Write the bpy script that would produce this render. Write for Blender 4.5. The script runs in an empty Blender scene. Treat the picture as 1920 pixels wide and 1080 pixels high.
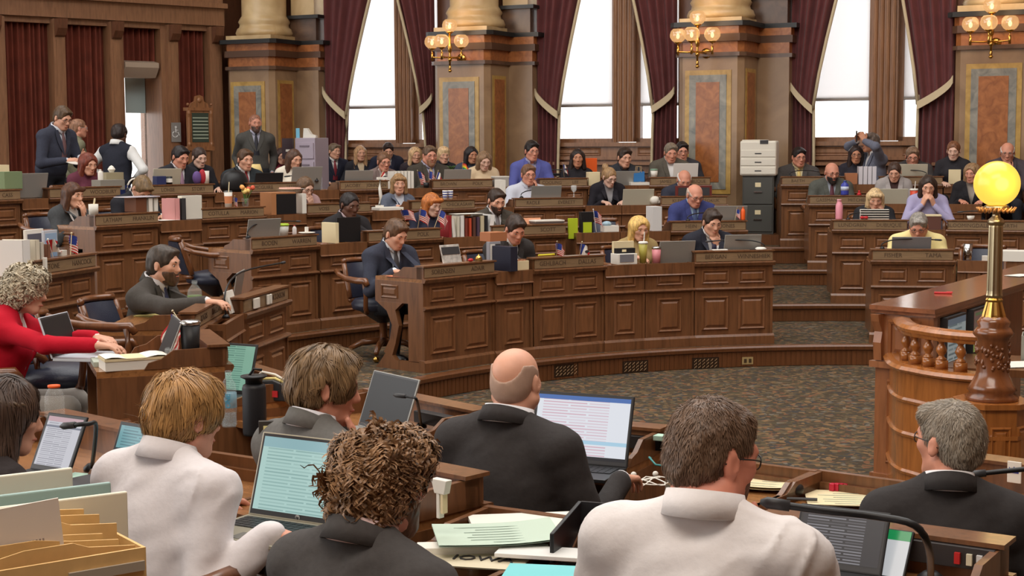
import bpy, bmesh, math, random
import numpy as np
from mathutils import Vector, Matrix
random.seed(7)
PI = math.pi
R_ = math.radians
SC = bpy.context.scene
COL = SC.collection
# ------------------------------------------------------------------ camera
FPX, CAMZ = 2900.0, 1.95
PITCH, ROLL = math.atan(270 / FPX), 0.0044
cam = bpy.data.cameras.new('camera'); camo = bpy.data.objects.new('camera', cam); COL.objects.link(camo)
cam.sensor_width = 36.0; cam.lens = 36.0 * FPX / 1920; cam.clip_end = 200
CR = Matrix.Rotation(PI / 2 - PITCH, 3, 'X') @ Matrix.Rotation(-ROLL, 3, 'Z')
camo.matrix_world = Matrix.Translation((0, 0, CAMZ)) @ CR.to_4x4()
SC.camera = camo
# ------------------------------------------------------------------ light and exposure
w = bpy.data.worlds.new('overcast_sky'); SC.world = w; w.use_nodes = True
w.node_tree.nodes['Background'].inputs[0].default_value = (1.0, 0.985, 0.97, 1)
w.node_tree.nodes['Background'].inputs[1].default_value = 2.6
SC.view_settings.view_transform = 'Standard'; SC.view_settings.look = 'None'
SC.view_settings.gamma = 1; SC.view_settings.use_curve_mapping = False
SC.view_settings.exposure = 0.04
SC.cycles.max_bounces = 6; SC.cycles.diffuse_bounces = 3; SC.cycles.glossy_bounces = 3
SC.cycles.transparent_max_bounces = 12
def area(name, loc, rot, sx, sy, power, col):
    l = bpy.data.lights.new(name, 'AREA'); l.shape = 'RECTANGLE'; l.size = sx; l.size_y = sy
    l.energy = power; l.color = col
    o = bpy.data.objects.new(name, l); o.location = loc; o.rotation_euler = rot; COL.objects.link(o)
area('ceiling_light', (0.5, 10.5, 9.5), (0, 0, 0), 9, 9, 300, (1.0, .92, .82))
area('fill_light', (-1.0, 1.0, 7.5), (R_(38), 0, 0), 7, 3, 380, (1.0, .90, .80))  # added soft front fill from above the camera, no fixture stands there
# ------------------------------------------------------------------ pixel helpers
def ray(px, py):
    return (CR @ Vector(((px - 960) / FPX, -(py - 540) / FPX, -1))).normalized()
def at(px, py, Y):
    d = ray(px, py); return Vector((0, 0, CAMZ)) + d * (Y / d.y)
def on(px, py, z):
    d = ray(px, py); return Vector((0, 0, CAMZ)) + d * ((z - CAMZ) / d.z)
def azi(px, py=400):
    d = ray(px, py); return d.x / d.y
# ------------------------------------------------------------------ object helpers
def link(name, me, mats=None, parent=None, loc=None, rotz=0):
    o = bpy.data.objects.new(name, me); COL.objects.link(o)
    if mats:
        for m in (mats if isinstance(mats, (list, tuple)) else [mats]): me.materials.append(m)
    if parent: o.parent = parent
    if loc is not None: o.location = loc
    if rotz: o.rotation_euler = (0, 0, rotz)
    return o
def tag(o, label=None, cat=None, group=None, kind=None):
    if label: o['label'] = label
    if cat: o['category'] = cat
    if group: o['group'] = group
    if kind: o['kind'] = kind
    return o
def thing(name, label, cat, loc=(0, 0, 0), rotz=0, group=None):
    o = bpy.data.objects.new(name, None); COL.objects.link(o); o.empty_display_size = .1
    o.location = loc; o.rotation_euler = (0, 0, rotz)
    return tag(o, label, cat, group)
def copy_tree(o, parent=None):
    c = o.copy(); COL.objects.link(c)
    if parent: c.parent = parent
    for ch in list(o.children): copy_tree(ch, c)
    return c
class MB:
    def __init__(s): s.v = []; s.f = []; s.m = []
    def add(s, vs, fs, mi=0, M=None):
        n = len(s.v)
        if M is not None: vs = [M @ Vector(p) for p in vs]
        s.v += [tuple(p) for p in vs]; s.f += [tuple(i + n for i in f) for f in fs]; s.m += [mi] * len(fs); return s
    def box(s, x0, x1, y0, y1, z0, z1, mi=0, M=None):
        return s.add([(x0, y0, z0), (x1, y0, z0), (x1, y1, z0), (x0, y1, z0), (x0, y0, z1), (x1, y0, z1), (x1, y1, z1), (x0, y1, z1)],
                     [(0, 3, 2, 1), (4, 5, 6, 7), (0, 1, 5, 4), (1, 2, 6, 5), (2, 3, 7, 6), (3, 0, 4, 7)], mi, M)
    def raised(s, cx, cz, wx, wz, y, fr=.022, up=.016, mi=0, M=None):
        """raised and fielded panel on a face looking to -y: moulding ring, sunk gutter, raised field"""
        def ring(a, b, yy): return [(cx - a, yy, cz - b), (cx + a, yy, cz - b), (cx + a, yy, cz + b), (cx - a, yy, cz + b)]
        a, b = wx / 2, wz / 2
        L = [ring(a + fr, b + fr, y), ring(a + fr * .55, b + fr * .55, y - up * .9), ring(a + fr * .1, b + fr * .1, y - up * .5), ring(a, b, y + .004),
             ring(a - fr * .9, b - fr * .9, y - up * .7)]
        vs = sum(L, []); fs = []
        for i in range(4):
            for j in range(4):
                k = (j + 1) % 4; fs.append((i * 4 + j, i * 4 + k, i * 4 + 4 + k, i * 4 + 4 + j))
        fs.append((16, 17, 18, 19))
        return s.add(vs, fs, mi, M)
    def prism(s, pts, a0, a1, axis='x', mi=0, M=None):
        """profile pts extruded along axis: axis x -> pts are (y,z); y -> (x,z); z -> (x,y)"""
        def mk(p, a): return {'x': (a, p[0], p[1]), 'y': (p[0], a, p[1]), 'z': (p[0], p[1], a)}[axis]
        n = len(pts)
        vs = [mk(p, a0) for p in pts] + [mk(p, a1) for p in pts]
        fs = [(i, (i + 1) % n, n + (i + 1) % n, n + i) for i in range(n)] + [tuple(range(n - 1, -1, -1)), tuple(range(n, 2 * n))]
        return s.add(vs, fs, mi, M)
    def lathe(s, prof, seg=16, c=(0, 0, 0), mi=0, M=None, a0=0, a1=2 * PI, flute=0):
        vs = []; fs = []; full = abs(a1 - a0 - 2 * PI) < 1e-6; n = seg if full else seg + 1
        for r, z in prof:
            for i in range(n):
                a = a0 + (a1 - a0) * i / seg; rr = r * (1 - flute * (i % 2))
                vs.append((c[0] + rr * math.cos(a), c[1] + rr * math.sin(a), c[2] + z))
        for j in range(len(prof) - 1):
            for i in range(seg):
                k = (i + 1) % n if full else i + 1
                fs.append((j * n + i, j * n + k, (j + 1) * n + k, (j + 1) * n + i))
        if full:
            if prof[0][0] > 1e-4: fs.append(tuple(range(n - 1, -1, -1)))
            if prof[-1][0] > 1e-4: fs.append(tuple((len(prof) - 1) * n + i for i in range(n)))
        return s.add(vs, fs, mi, M)
    def tube(s, pts, r, seg=6, mi=0, M=None, sx=1.0):
        pts = [Vector(p) for p in pts]; vs = []; fs = []; n = len(pts)
        rs = r if isinstance(r, (list, tuple)) else [r] * n
        up = Vector((0, 0, 1))
        for i, p in enumerate(pts):
            t = (pts[min(i + 1, n - 1)] - pts[max(i - 1, 0)]).normalized()
            a = t.cross(up)
            if a.length < .05: a = t.cross(Vector((1, 0, 0)))
            a.normalize(); b = a.cross(t).normalized()
            for k in range(seg):
                q = 2 * PI * k / seg; vs.append(p + a * (rs[i] * sx * math.cos(q)) + b * (rs[i] * math.sin(q)))
        for i in range(n - 1):
            for k in range(seg):
                l = (k + 1) % seg; fs.append((i * seg + k, i * seg + l, (i + 1) * seg + l, (i + 1) * seg + k))
        fs.append(tuple(range(seg - 1, -1, -1))); fs.append(tuple((n - 1) * seg + k for k in range(seg)))
        return s.add(vs, fs, mi, M)
    def ball(s, c, r, seg=12, rings=8, mi=0, M=None):
        rr = r if isinstance(r, (tuple, list)) else (r, r, r)
        vs = []; fs = []
        for j in range(rings + 1):
            t = PI * j / rings
            for i in range(seg):
                a = 2 * PI * i / seg
                vs.append((c[0] + rr[0] * math.sin(t) * math.cos(a), c[1] + rr[1] * math.sin(t) * math.sin(a), c[2] - rr[2] * math.cos(t)))
        for j in range(rings):
            for i in range(seg):
                k = (i + 1) % seg; fs.append((j * seg + i, j * seg + k, (j + 1) * seg + k, (j + 1) * seg + i))
        return s.add(vs, fs, mi, M)
    def grid(s, fn, nu, nv, mi=0, M=None):
        vs = [fn(i / nu, j / nv) for j in range(nv + 1) for i in range(nu + 1)]
        fs = [(j * (nu + 1) + i, j * (nu + 1) + i + 1, (j + 1) * (nu + 1) + i + 1, (j + 1) * (nu + 1) + i) for j in range(nv) for i in range(nu)]
        return s.add(vs, fs, mi, M)
    def mesh(s, name, smooth=False):
        me = bpy.data.meshes.new(name); me.from_pydata(s.v, [], s.f)
        if any(s.m): me.polygons.foreach_set('material_index', s.m)
        if smooth: me.polygons.foreach_set('use_smooth', [True] * len(s.f))
        me.update(); return me
    def ob(s, name, mats, parent=None, loc=None, rotz=0, smooth=False, bevel=0):
        o = link(name, s.mesh(name, smooth), mats, parent, loc, rotz)
        if bevel:
            b = o.modifiers.new('bevel', 'BEVEL'); b.width = bevel; b.segments = 2; b.limit_method = 'ANGLE'
        return o
# ------------------------------------------------------------------ materials
def lin(c):
    return tuple((x / 12.92 if x <= .04045 else ((x + .055) / 1.055) ** 2.4) for x in [v / 255 for v in c])
_M = {}
def newmat(name):
    m = bpy.data.materials.new(name); m.use_nodes = True; nt = m.node_tree
    return m, nt, nt.nodes['Principled BSDF']
def nd(nt, t, **kw):
    n = nt.nodes.new(t)
    for k, v in kw.items():
        if k in n.inputs.keys() if hasattr(n.inputs, 'keys') else False: n.inputs[k].default_value = v
        else: setattr(n, k, v)
    return n
def ramp(nt, fac, stops):
    r = nt.nodes.new('ShaderNodeValToRGB'); e = r.color_ramp.elements
    while len(e) < len(stops): e.new(.5)
    for i, (p, c) in enumerate(stops): e[i].position = p; e[i].color = (*c, 1)
    nt.links.new(fac, r.inputs[0]); return r.outputs[0]
def coords(nt, scale, kind='Object'):
    tc = nt.nodes.new('ShaderNodeTexCoord'); mp = nt.nodes.new('ShaderNodeMapping'); mp.inputs['Scale'].default_value = scale
    nt.links.new(tc.outputs[kind], mp.inputs[0]); return mp.outputs[0]
def flat(name, rgb, rough=.5, metal=0, spec=.4, var=.0, bump=0, bs=200, sheen=0):
    """rgb are 0..255 display values of the surface's own colour"""
    if name in _M: return _M[name]
    m, nt, b = newmat(name); c = lin(rgb)
    b.inputs['Base Color'].default_value = (*c, 1); b.inputs['Roughness'].default_value = rough
    b.inputs['Metallic'].default_value = metal; b.inputs['Specular IOR Level'].default_value = spec
    if sheen: b.inputs['Sheen Weight'].default_value = sheen
    if var or bump:
        n = nd(nt, 'ShaderNodeTexNoise'); n.inputs['Scale'].default_value = bs; n.inputs['Detail'].default_value = 4
        nt.links.new(coords(nt, (1, 1, 1)), n.inputs['Vector'])
        if var:
            o = ramp(nt, n.outputs[0], [(.3, tuple(x * (1 - var) for x in c)), (.7, tuple(min(1, x * (1 + var)) for x in c))])
            nt.links.new(o, b.inputs['Base Color'])
        if bump:
            bp = nd(nt, 'ShaderNodeBump'); bp.inputs['Strength'].default_value = bump; bp.inputs['Distance'].default_value = .01
            nt.links.new(n.outputs[0], bp.inputs['Height']); nt.links.new(bp.outputs[0], b.inputs['Normal'])
    _M[name] = m; return m
def wood(name, rgb, dark=.62, rough=.32, scale=(14, 14, 1.6), coat=.15):
    if name in _M: return _M[name]
    m, nt, b = newmat(name); c = lin(rgb)
    tc = nt.nodes.new('ShaderNodeTexCoord'); oi = nt.nodes.new('ShaderNodeObjectInfo')
    ad = nd(nt, 'ShaderNodeVectorMath'); ad.operation = 'ADD'
    mu = nd(nt, 'ShaderNodeMath'); mu.operation = 'MULTIPLY'; mu.inputs[1].default_value = 7.3
    nt.links.new(oi.outputs['Random'], mu.inputs[0]); nt.links.new(tc.outputs['Object'], ad.inputs[0]); nt.links.new(mu.outputs[0], ad.inputs[1])
    mp = nd(nt, 'ShaderNodeMapping'); mp.inputs['Scale'].default_value = scale; nt.links.new(ad.outputs[0], mp.inputs[0])
    n = nd(nt, 'ShaderNodeTexNoise'); n.inputs['Scale'].default_value = 2.2; n.inputs['Detail'].default_value = 6; n.inputs['Distortion'].default_value = .7
    nt.links.new(mp.outputs[0], n.inputs['Vector'])
    o = ramp(nt, n.outputs[0], [(.28, tuple(x * dark for x in c)), (.5, c), (.75, tuple(min(1, x * 1.22) for x in c))])
    nt.links.new(o, b.inputs['Base Color'])
    b.inputs['Roughness'].default_value = rough; b.inputs['Coat Weight'].default_value = coat; b.inputs['Coat Roughness'].default_value = .2
    bp = nd(nt, 'ShaderNodeBump'); bp.inputs['Strength'].default_value = .08; bp.inputs['Distance'].default_value = .005
    nt.links.new(n.outputs[0], bp.inputs['Height']); nt.links.new(bp.outputs[0], b.inputs['Normal'])
    _M[name] = m; return m
def stone(name, c1, c2, scale=2.5, rough=.25, vein=None):
    if name in _M: return _M[name]
    m, nt, b = newmat(name)
    n = nd(nt, 'ShaderNodeTexNoise'); n.inputs['Scale'].default_value = scale; n.inputs['Detail'].default_value = 8; n.inputs['Distortion'].default_value = 1.2
    nt.links.new(coords(nt, (1, 1, 1)), n.inputs['Vector'])
    st = [(.3, lin(c1)), (.68, lin(c2))]
    if vein: st.append((.8, lin(vein)))
    nt.links.new(ramp(nt, n.outputs[0], st), b.inputs['Base Color']); b.inputs['Roughness'].default_value = rough
    _M[name] = m; return m
def emit(name, rgb, strength=1.0, mix=None):
    if name in _M: return _M[name]
    m, nt, b = newmat(name)
    b.inputs['Base Color'].default_value = (*[x * .3 for x in lin(rgb)], 1); b.inputs['Roughness'].default_value = .25
    b.inputs['Emission Color'].default_value = (*lin(rgb), 1); b.inputs['Emission Strength'].default_value = strength
    _M[name] = m; return m
def screen(name, bg, ink, strength=.75, rows=16, accent=None):
    """a lit display: rows of text-like dashes on a plain page"""
    if name in _M: return _M[name]
    m, nt, b = newmat(name)
    tc = nt.nodes.new('ShaderNodeTexCoord'); sx = nd(nt, 'ShaderNodeSeparateXYZ'); nt.links.new(tc.outputs['UV'], sx.inputs[0])
    br = nd(nt, 'ShaderNodeTexBrick'); br.inputs['Scale'].default_value = 1; br.inputs['Brick Width'].default_value = .55
    br.inputs['Row Height'].default_value = 1 / rows; br.inputs['Mortar Size'].default_value = .3 / rows; br.inputs['Mortar Smooth'].default_value = .1; br.offset = .37
    br.inputs['Color1'].default_value = (*lin(ink), 1); br.inputs['Color2'].default_value = (*lin([(a * 2 + c) / 3 for a, c in zip(bg, ink)]), 1); br.inputs['Mortar'].default_value = (*lin(bg), 1)
    nt.links.new(tc.outputs['UV'], br.inputs['Vector'])
    col = br.outputs[0]
    def mixat(src, axis, lo, hi, c):
        g = nd(nt, 'ShaderNodeMath'); g.operation = 'COMPARE'; g.inputs[1].default_value = (lo + hi) / 2; g.inputs[2].default_value = (hi - lo) / 2
        nt.links.new(sx.outputs[axis], g.inputs[0])
        mx = nd(nt, 'ShaderNodeMix'); mx.data_type = 'RGBA'; nt.links.new(g.outputs[0], mx.inputs[0]); nt.links.new(src, mx.inputs[6]); mx.inputs[7].default_value = (*lin(c), 1)
        return mx.outputs[2]
    col = mixat(col, 0, -.1, .06, bg); col = mixat(col, 0, .78, 1.1, bg)
    for a in accent or []: col = mixat(col, *a)
    b.inputs['Base Color'].default_value = (.02, .02, .02, 1); b.inputs['Roughness'].default_value = .3
    nt.links.new(col, b.inputs['Emission Color']); b.inputs['Emission Strength'].default_value = strength
    _M[name] = m; return m
def see(name, rgb, alpha, rough=.08):
    """clear glass or plastic: mostly transparent with a glossy coat"""
    if name in _M: return _M[name]
    m, nt, b = newmat(name); b.inputs['Base Color'].default_value = (*lin(rgb), 1); b.inputs['Roughness'].default_value = rough
    b.inputs['Alpha'].default_value = alpha; b.inputs['Specular IOR Level'].default_value = .8
    _M[name] = m; return m

W_DESK = wood('desk_wood', (114, 75, 47))
W_DESK2 = wood('desk_panel_wood', (122, 80, 50), dark=.7)
W_TOP = wood('desk_top_wood', (152, 104, 62), rough=.25, scale=(1.6, 14, 14), coat=.4)
W_PLATE = wood('name_plate_wood', (134, 110, 82), dark=.88, rough=.4, scale=(3, 20, 20))
W_ORANGE = wood('honey_oak', (160, 98, 46), dark=.7, rough=.22, coat=.5)
W_CHAIR = wood('chair_wood', (110, 66, 36), rough=.3, coat=.4)
W_WALL = wood('wall_wood', (138, 98, 70), dark=.75, rough=.4)
W_WALLD = wood('wall_dark_wood', (104, 66, 46), dark=.75, rough=.4)
W_RISER = wood('riser_wood', (104, 64, 36), scale=(30, 30, 1.2), dark=.7)
LETTER = flat('letter_ink', (84, 66, 50), .6)
LEATHER = flat('navy_leather', (38, 42, 58), .38, bump=.15, bs=90)
BLACKL = flat('black_leather', (30, 30, 34), .4, bump=.15, bs=90)
BRASS = flat('brass', (205, 165, 90), .22, metal=1)
BRASSD = flat('aged_brass', (182, 168, 136), .3, metal=1)
STEEL = flat('steel', (190, 190, 190), .22, metal=1)
GREYM = flat('laptop_grey', (158, 156, 150), .4, metal=.35)
DGREY = flat('dark_grey_plastic', (58, 58, 60), .45)
BLACK = flat('black_plastic', (26, 26, 28), .45)
WHITE = flat('white_paper', (226, 222, 212), .7)
CREAM = flat('cream_paper', (224, 208, 168), .7)
MINT = flat('mint_paper', (176, 208, 190), .7)
TEAL = flat('teal_paper', (118, 200, 204), .7)
YELLOW = flat('yellow_paper', (222, 204, 130), .7)
MANILA = flat('manila_card', (228, 188, 126), .7, var=.06, bs=30)
PINKC = flat('pink_cover', (214, 150, 148), .55)
ORANGEP = flat('orange_plastic', (232, 96, 34), .45)
REDP = flat('red_plastic', (190, 40, 44), .45)
BLUEP = flat('blue_plastic', (44, 62, 140), .45)
LIME = flat('lime_cover', (178, 196, 40), .55)
TAN = flat('tan_leather', (172, 112, 76), .5)
CLEAR = see('clear_plastic', (225, 235, 235), .12)
WATER = see('bottle_water', (190, 215, 225), .15)
MARBLE = stone('brown_marble', (126, 99, 74), (158, 129, 98), 1.6, .3)
MARBLE_L = stone('cream_marble', (176, 146, 102), (204, 178, 134), 2.2, .3)
MARBLE_O = stone('orange_marble', (130, 76, 40), (170, 106, 60), 9, .28)
MARBLE_G = stone('grey_marble', (104, 104, 100), (150, 146, 134), 6, .3, (190, 170, 120))
MARBLE_Y = stone('yellow_marble', (156, 122, 60), (190, 154, 84), 6, .3)
MARBLE_D = stone('dark_marble', (70, 52, 42), (104, 78, 60), 3, .25)
CAPST = flat('dark_green_stone', (34, 34, 34), .3)
DRAPE = flat('maroon_velvet', (94, 44, 44), .8, sheen=.15, var=.15, bs=6)
DRAPE2 = flat('rust_curtain', (112, 50, 34), .8, var=.2, bs=5)
FRINGE = flat('cream_fringe', (196, 180, 148), .8)
def carpet():
    m, nt, b = newmat('patterned_carpet')
    c = coords(nt, (1, 1, 1)); nz = nd(nt, 'ShaderNodeTexNoise'); nz.inputs['Scale'].default_value = 5; nt.links.new(c, nz.inputs['Vector'])
    ad = nd(nt, 'ShaderNodeMix'); ad.data_type = 'RGBA'; ad.blend_type = 'ADD'; ad.inputs[0].default_value = .12
    nt.links.new(c, ad.inputs[6]); nt.links.new(nz.outputs[1], ad.inputs[7])
    v = nd(nt, 'ShaderNodeTexVoronoi'); v.inputs['Scale'].default_value = 30; nt.links.new(ad.outputs[2], v.inputs['Vector'])
    s = nd(nt, 'ShaderNodeSeparateColor'); nt.links.new(v.outputs['Color'], s.inputs[0])
    o = ramp(nt, s.outputs[0], [(0, lin((70, 60, 48))), (.35, lin((88, 76, 58))), (.55, lin((62, 60, 58))), (.68, lin((116, 92, 66))), (.8, lin((76, 68, 52))), (.88, lin((112, 78, 58))), (.95, lin((104, 96, 84)))])
    r = o.node.color_ramp; r.interpolation = 'CONSTANT'
    nt.links.new(o, b.inputs['Base Color']); b.inputs['Roughness'].default_value = .95; b.inputs['Specular IOR Level'].default_value = .1
    return m
CARPET = carpet()
def cloth(rgb, rough=.85, bump=.12, stripe=False):
    k = 'cloth_%02x%02x%02x%s' % (*rgb, 's' if stripe else '')
    if k in _M: return _M[k]
    return flat(k, rgb, rough, spec=.2, var=.08 if max(rgb) < 150 else .02, bump=bump, bs=60)
def skinmat(rgb):
    k = 'skin_%02x%02x%02x' % rgb
    if k in _M: return _M[k]
    m = flat(k, rgb, .5, spec=.35, var=.07, bs=18)
    m.node_tree.nodes['Principled BSDF'].inputs['Subsurface Weight'].default_value = 0
    return m
def hairmat(rgb):
    k = 'hair_%02x%02x%02x' % rgb
    if k in _M: return _M[k]
    m, nt, b = newmat(k); c = lin(rgb)
    n = nd(nt, 'ShaderNodeTexNoise'); n.inputs['Scale'].default_value = 60; n.inputs['Detail'].default_value = 3
    nt.links.new(coords(nt, (1, 1, .25)), n.inputs['Vector'])
    nt.links.new(ramp(nt, n.outputs[0], [(.3, tuple(x * .55 for x in c)), (.52, c), (.72, tuple(min(1, x * 1.5) for x in c))]), b.inputs['Base Color'])
    b.inputs['Roughness'].default_value = .45; b.inputs['Specular IOR Level'].default_value = .35
    bp = nd(nt, 'ShaderNodeBump'); bp.inputs['Strength'].default_value = .5; bp.inputs['Distance'].default_value = .006
    nt.links.new(n.outputs[0], bp.inputs['Height']); nt.links.new(bp.outputs[0], b.inputs['Normal'])
    _M[k] = m; return m
# ------------------------------------------------------------------ smooth figure kit: distance fields turned into one surface
_rs = np.random.RandomState(3); _LAT = _rs.rand(32, 32, 32).astype(np.float32)
def vnoise(x, y, z):
    xi = np.floor(x).astype(int); yi = np.floor(y).astype(int); zi = np.floor(z).astype(int)
    fx = x - xi; fy = y - yi; fz = z - zi
    fx = fx * fx * (3 - 2 * fx); fy = fy * fy * (3 - 2 * fy); fz = fz * fz * (3 - 2 * fz)
    r = 0
    for a in (0, 1):
        for b in (0, 1):
            for c in (0, 1):
                wgt = (fx if a else 1 - fx) * (fy if b else 1 - fy) * (fz if c else 1 - fz)
                r = r + wgt * _LAT[(xi + a) & 31, (yi + b) & 31, (zi + c) & 31]
    return r - .5
class Field:
    def __init__(s, lo, hi, h):
        lo = np.array(lo) - 3 * h; hi = np.array(hi) + 3 * h
        s.h = h; s.o = lo; s.ax = [np.arange(lo[i], hi[i], h, dtype=np.float32) for i in range(3)]
        s.D = np.full([len(a) for a in s.ax], .15, np.float32)
    def blk(s, lo, hi, m):
        return tuple(slice(max(0, int((lo[i] - m - s.o[i]) / s.h)), max(0, int((hi[i] + m - s.o[i]) / s.h) + 2)) for i in range(3))
    def xyz(s, b=None):
        if b is None: b = (slice(None),) * 3
        return s.ax[0][b[0]][:, None, None], s.ax[1][b[1]][None, :, None], s.ax[2][b[2]][None, None, :]
    def put(s, p):
        op, k = p[0], p[-1]
        if op in ('c', '-c'):
            a, b, ra, rb = np.array(p[1], np.float32), np.array(p[2], np.float32), p[3], p[4]; R = max(ra, rb)
            bl = s.blk(np.minimum(a, b) - R, np.maximum(a, b) + R, k + 4 * s.h)
            X, Y, Z = s.xyz(bl); d = b - a; L = float(d @ d) + 1e-9
            t = np.clip(((X - a[0]) * d[0] + (Y - a[1]) * d[1] + (Z - a[2]) * d[2]) / L, 0, 1)
            q = np.sqrt((X - a[0] - t * d[0]) ** 2 + (Y - a[1] - t * d[1]) ** 2 + (Z - a[2] - t * d[2]) ** 2) - (ra + (rb - ra) * t)
        else:
            c, r, M = np.array(p[1], np.float32), np.array(p[2], np.float32), p[3]; R = float(r.max())
            bl = s.blk(c - R, c + R, k + 4 * s.h)
            X, Y, Z = s.xyz(bl); X, Y, Z = X - c[0], Y - c[1], Z - c[2]
            if M is not None:
                m = np.array(M, np.float32)
                X, Y, Z = X * m[0, 0] + Y * m[1, 0] + Z * m[2, 0], X * m[0, 1] + Y * m[1, 1] + Z * m[2, 1], X * m[0, 2] + Y * m[1, 2] + Z * m[2, 2]
            k0 = np.sqrt((X / r[0]) ** 2 + (Y / r[1]) ** 2 + (Z / r[2]) ** 2); k1 = np.sqrt((X / r[0] ** 2) ** 2 + (Y / r[1] ** 2) ** 2 + (Z / r[2] ** 2) ** 2)
            q = np.where(k0 < 1e-4, -R * .5, k0 * (k0 - 1) / np.maximum(k1, 1e-6))
        A = s.D[bl]
        if A.size == 0: return
        if op[0] == '-':
            q = -q
            if k > 0: hh = np.maximum(k - np.abs(A - q), 0) / k; s.D[bl] = np.maximum(A, q) + hh * hh * k * .25
            else: s.D[bl] = np.maximum(A, q)
        else:
            if k > 0: hh = np.maximum(k - np.abs(A - q), 0) / k; s.D[bl] = np.minimum(A, q) - hh * hh * k * .25
            else: s.D[bl] = np.minimum(A, q)
    def sample(s, P):
        g = (P - s.o) / s.h; n = np.array(s.D.shape) - 2
        g = np.clip(g, 0, n - .001); i = g.astype(int); f = g - i; r = 0
        for a in (0, 1):
            for b in (0, 1):
                for c in (0, 1):
                    r = r + (f[:, 0] if a else 1 - f[:, 0]) * (f[:, 1] if b else 1 - f[:, 1]) * (f[:, 2] if c else 1 - f[:, 2]) * s.D[i[:, 0] + a, i[:, 1] + b, i[:, 2] + c]
        return r
    def normal(s, P):
        e = s.h; g = np.stack([s.sample(P + np.eye(3)[i] * e) - s.sample(P - np.eye(3)[i] * e) for i in range(3)], 1)
        return g / np.maximum(np.linalg.norm(g, axis=1, keepdims=True), 1e-6)
    def net(s):
        D = s.D; S = D < 0
        D[0], D[-1], D[:, 0], D[:, -1], D[:, :, 0], D[:, :, -1] = .15, .15, .15, .15, .15, .15; S = D < 0
        cnt = sum(S[a:S.shape[0] - 1 + a, b:S.shape[1] - 1 + b, c:S.shape[2] - 1 + c].astype(np.int8) for a in (0, 1) for b in (0, 1) for c in (0, 1))
        I = np.argwhere((cnt > 0) & (cnt < 8))
        if len(I) == 0: return np.zeros((0, 3)), np.zeros((0, 4), int)
        cor = [(a, b, c) for a in (0, 1) for b in (0, 1) for c in (0, 1)]
        V = np.stack([D[I[:, 0] + a, I[:, 1] + b, I[:, 2] + c] for a, b, c in cor], 1)
        acc = np.zeros((len(I), 3)); n = np.zeros(len(I))
        for i in range(8):
            for ax, j in ((0, i | 4), (1, i | 2), (2, i | 1)):
                if j == i: continue
                va, vb = V[:, i], V[:, j]; x = (va < 0) != (vb < 0)
                t = np.where(x, va / np.where(x, va - vb, 1), 0); p = np.array(cor[i], float)[None].repeat(len(I), 0); p[:, ax] = t
                acc[x] += p[x]; n += x
        P = (I + acc / n[:, None]) * s.h + s.o
        idx = np.full(np.array(D.shape) - 1, -1, int); idx[I[:, 0], I[:, 1], I[:, 2]] = np.arange(len(I))
        Q = []
        for ax in range(3):
            A = np.take(S, range(D.shape[ax] - 1), ax); B = np.take(S, range(1, D.shape[ax]), ax); E = np.argwhere(A != B)
            u, v = [(1, 2), (2, 0), (0, 1)][ax]
            E = E[(E[:, u] > 0) & (E[:, v] > 0) & (E[:, u] < D.shape[u] - 1) & (E[:, v] < D.shape[v] - 1)]
            du = np.eye(3, dtype=int)[u]; dv = np.eye(3, dtype=int)[v]
            q = np.stack([idx[tuple((E - du - dv).T)], idx[tuple((E - dv).T)], idx[tuple(E.T)], idx[tuple((E - du).T)]], 1)
            ins = A[tuple(E.T)]; q[~ins] = q[~ins][:, ::-1]; Q.append(q)
        return P, np.concatenate(Q)
def field(prims, h, post=None, extra=None):
    lo = np.full(3, 9.); hi = np.full(3, -9.)
    for p in prims + (extra or []):
        if p[0] == 'c':
            R = max(p[3], p[4])
            for q in (p[1], p[2]): lo = np.minimum(lo, np.array(q) - R); hi = np.maximum(hi, np.array(q) + R)
        elif p[0] == 'e':
            R = max(p[2]) if p[3] is not None else np.array(p[2]); lo = np.minimum(lo, np.array(p[1]) - R); hi = np.maximum(hi, np.array(p[1]) + R)
    F = Field(lo, hi, h)
    for p in prims: F.put(p)
    if post: post(F)
    for p in extra or []: F.put(p)
    return F
NT = [0]
def npmesh(name, V, Q, smooth=True):
    me = bpy.data.meshes.new(name); nv = len(V); V = np.asarray(V, np.float32)
    me.vertices.add(nv); me.vertices.foreach_set('co', V.ravel())
    k = Q.shape[1]; me.loops.add(Q.size); me.loops.foreach_set('vertex_index', Q.ravel().astype(np.int32))
    me.polygons.add(len(Q)); me.polygons.foreach_set('loop_start', np.arange(0, Q.size, k, dtype=np.int32)); me.polygons.foreach_set('loop_total', np.full(len(Q), k, np.int32))
    if smooth: me.polygons.foreach_set('use_smooth', np.ones(len(Q), bool))
    me.update(calc_edges=True); NT[0] += len(Q) * (k - 2); return me
def tf(M, V): M = np.array(M); return V @ M[:3, :3].T + M[:3, 3]

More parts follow.
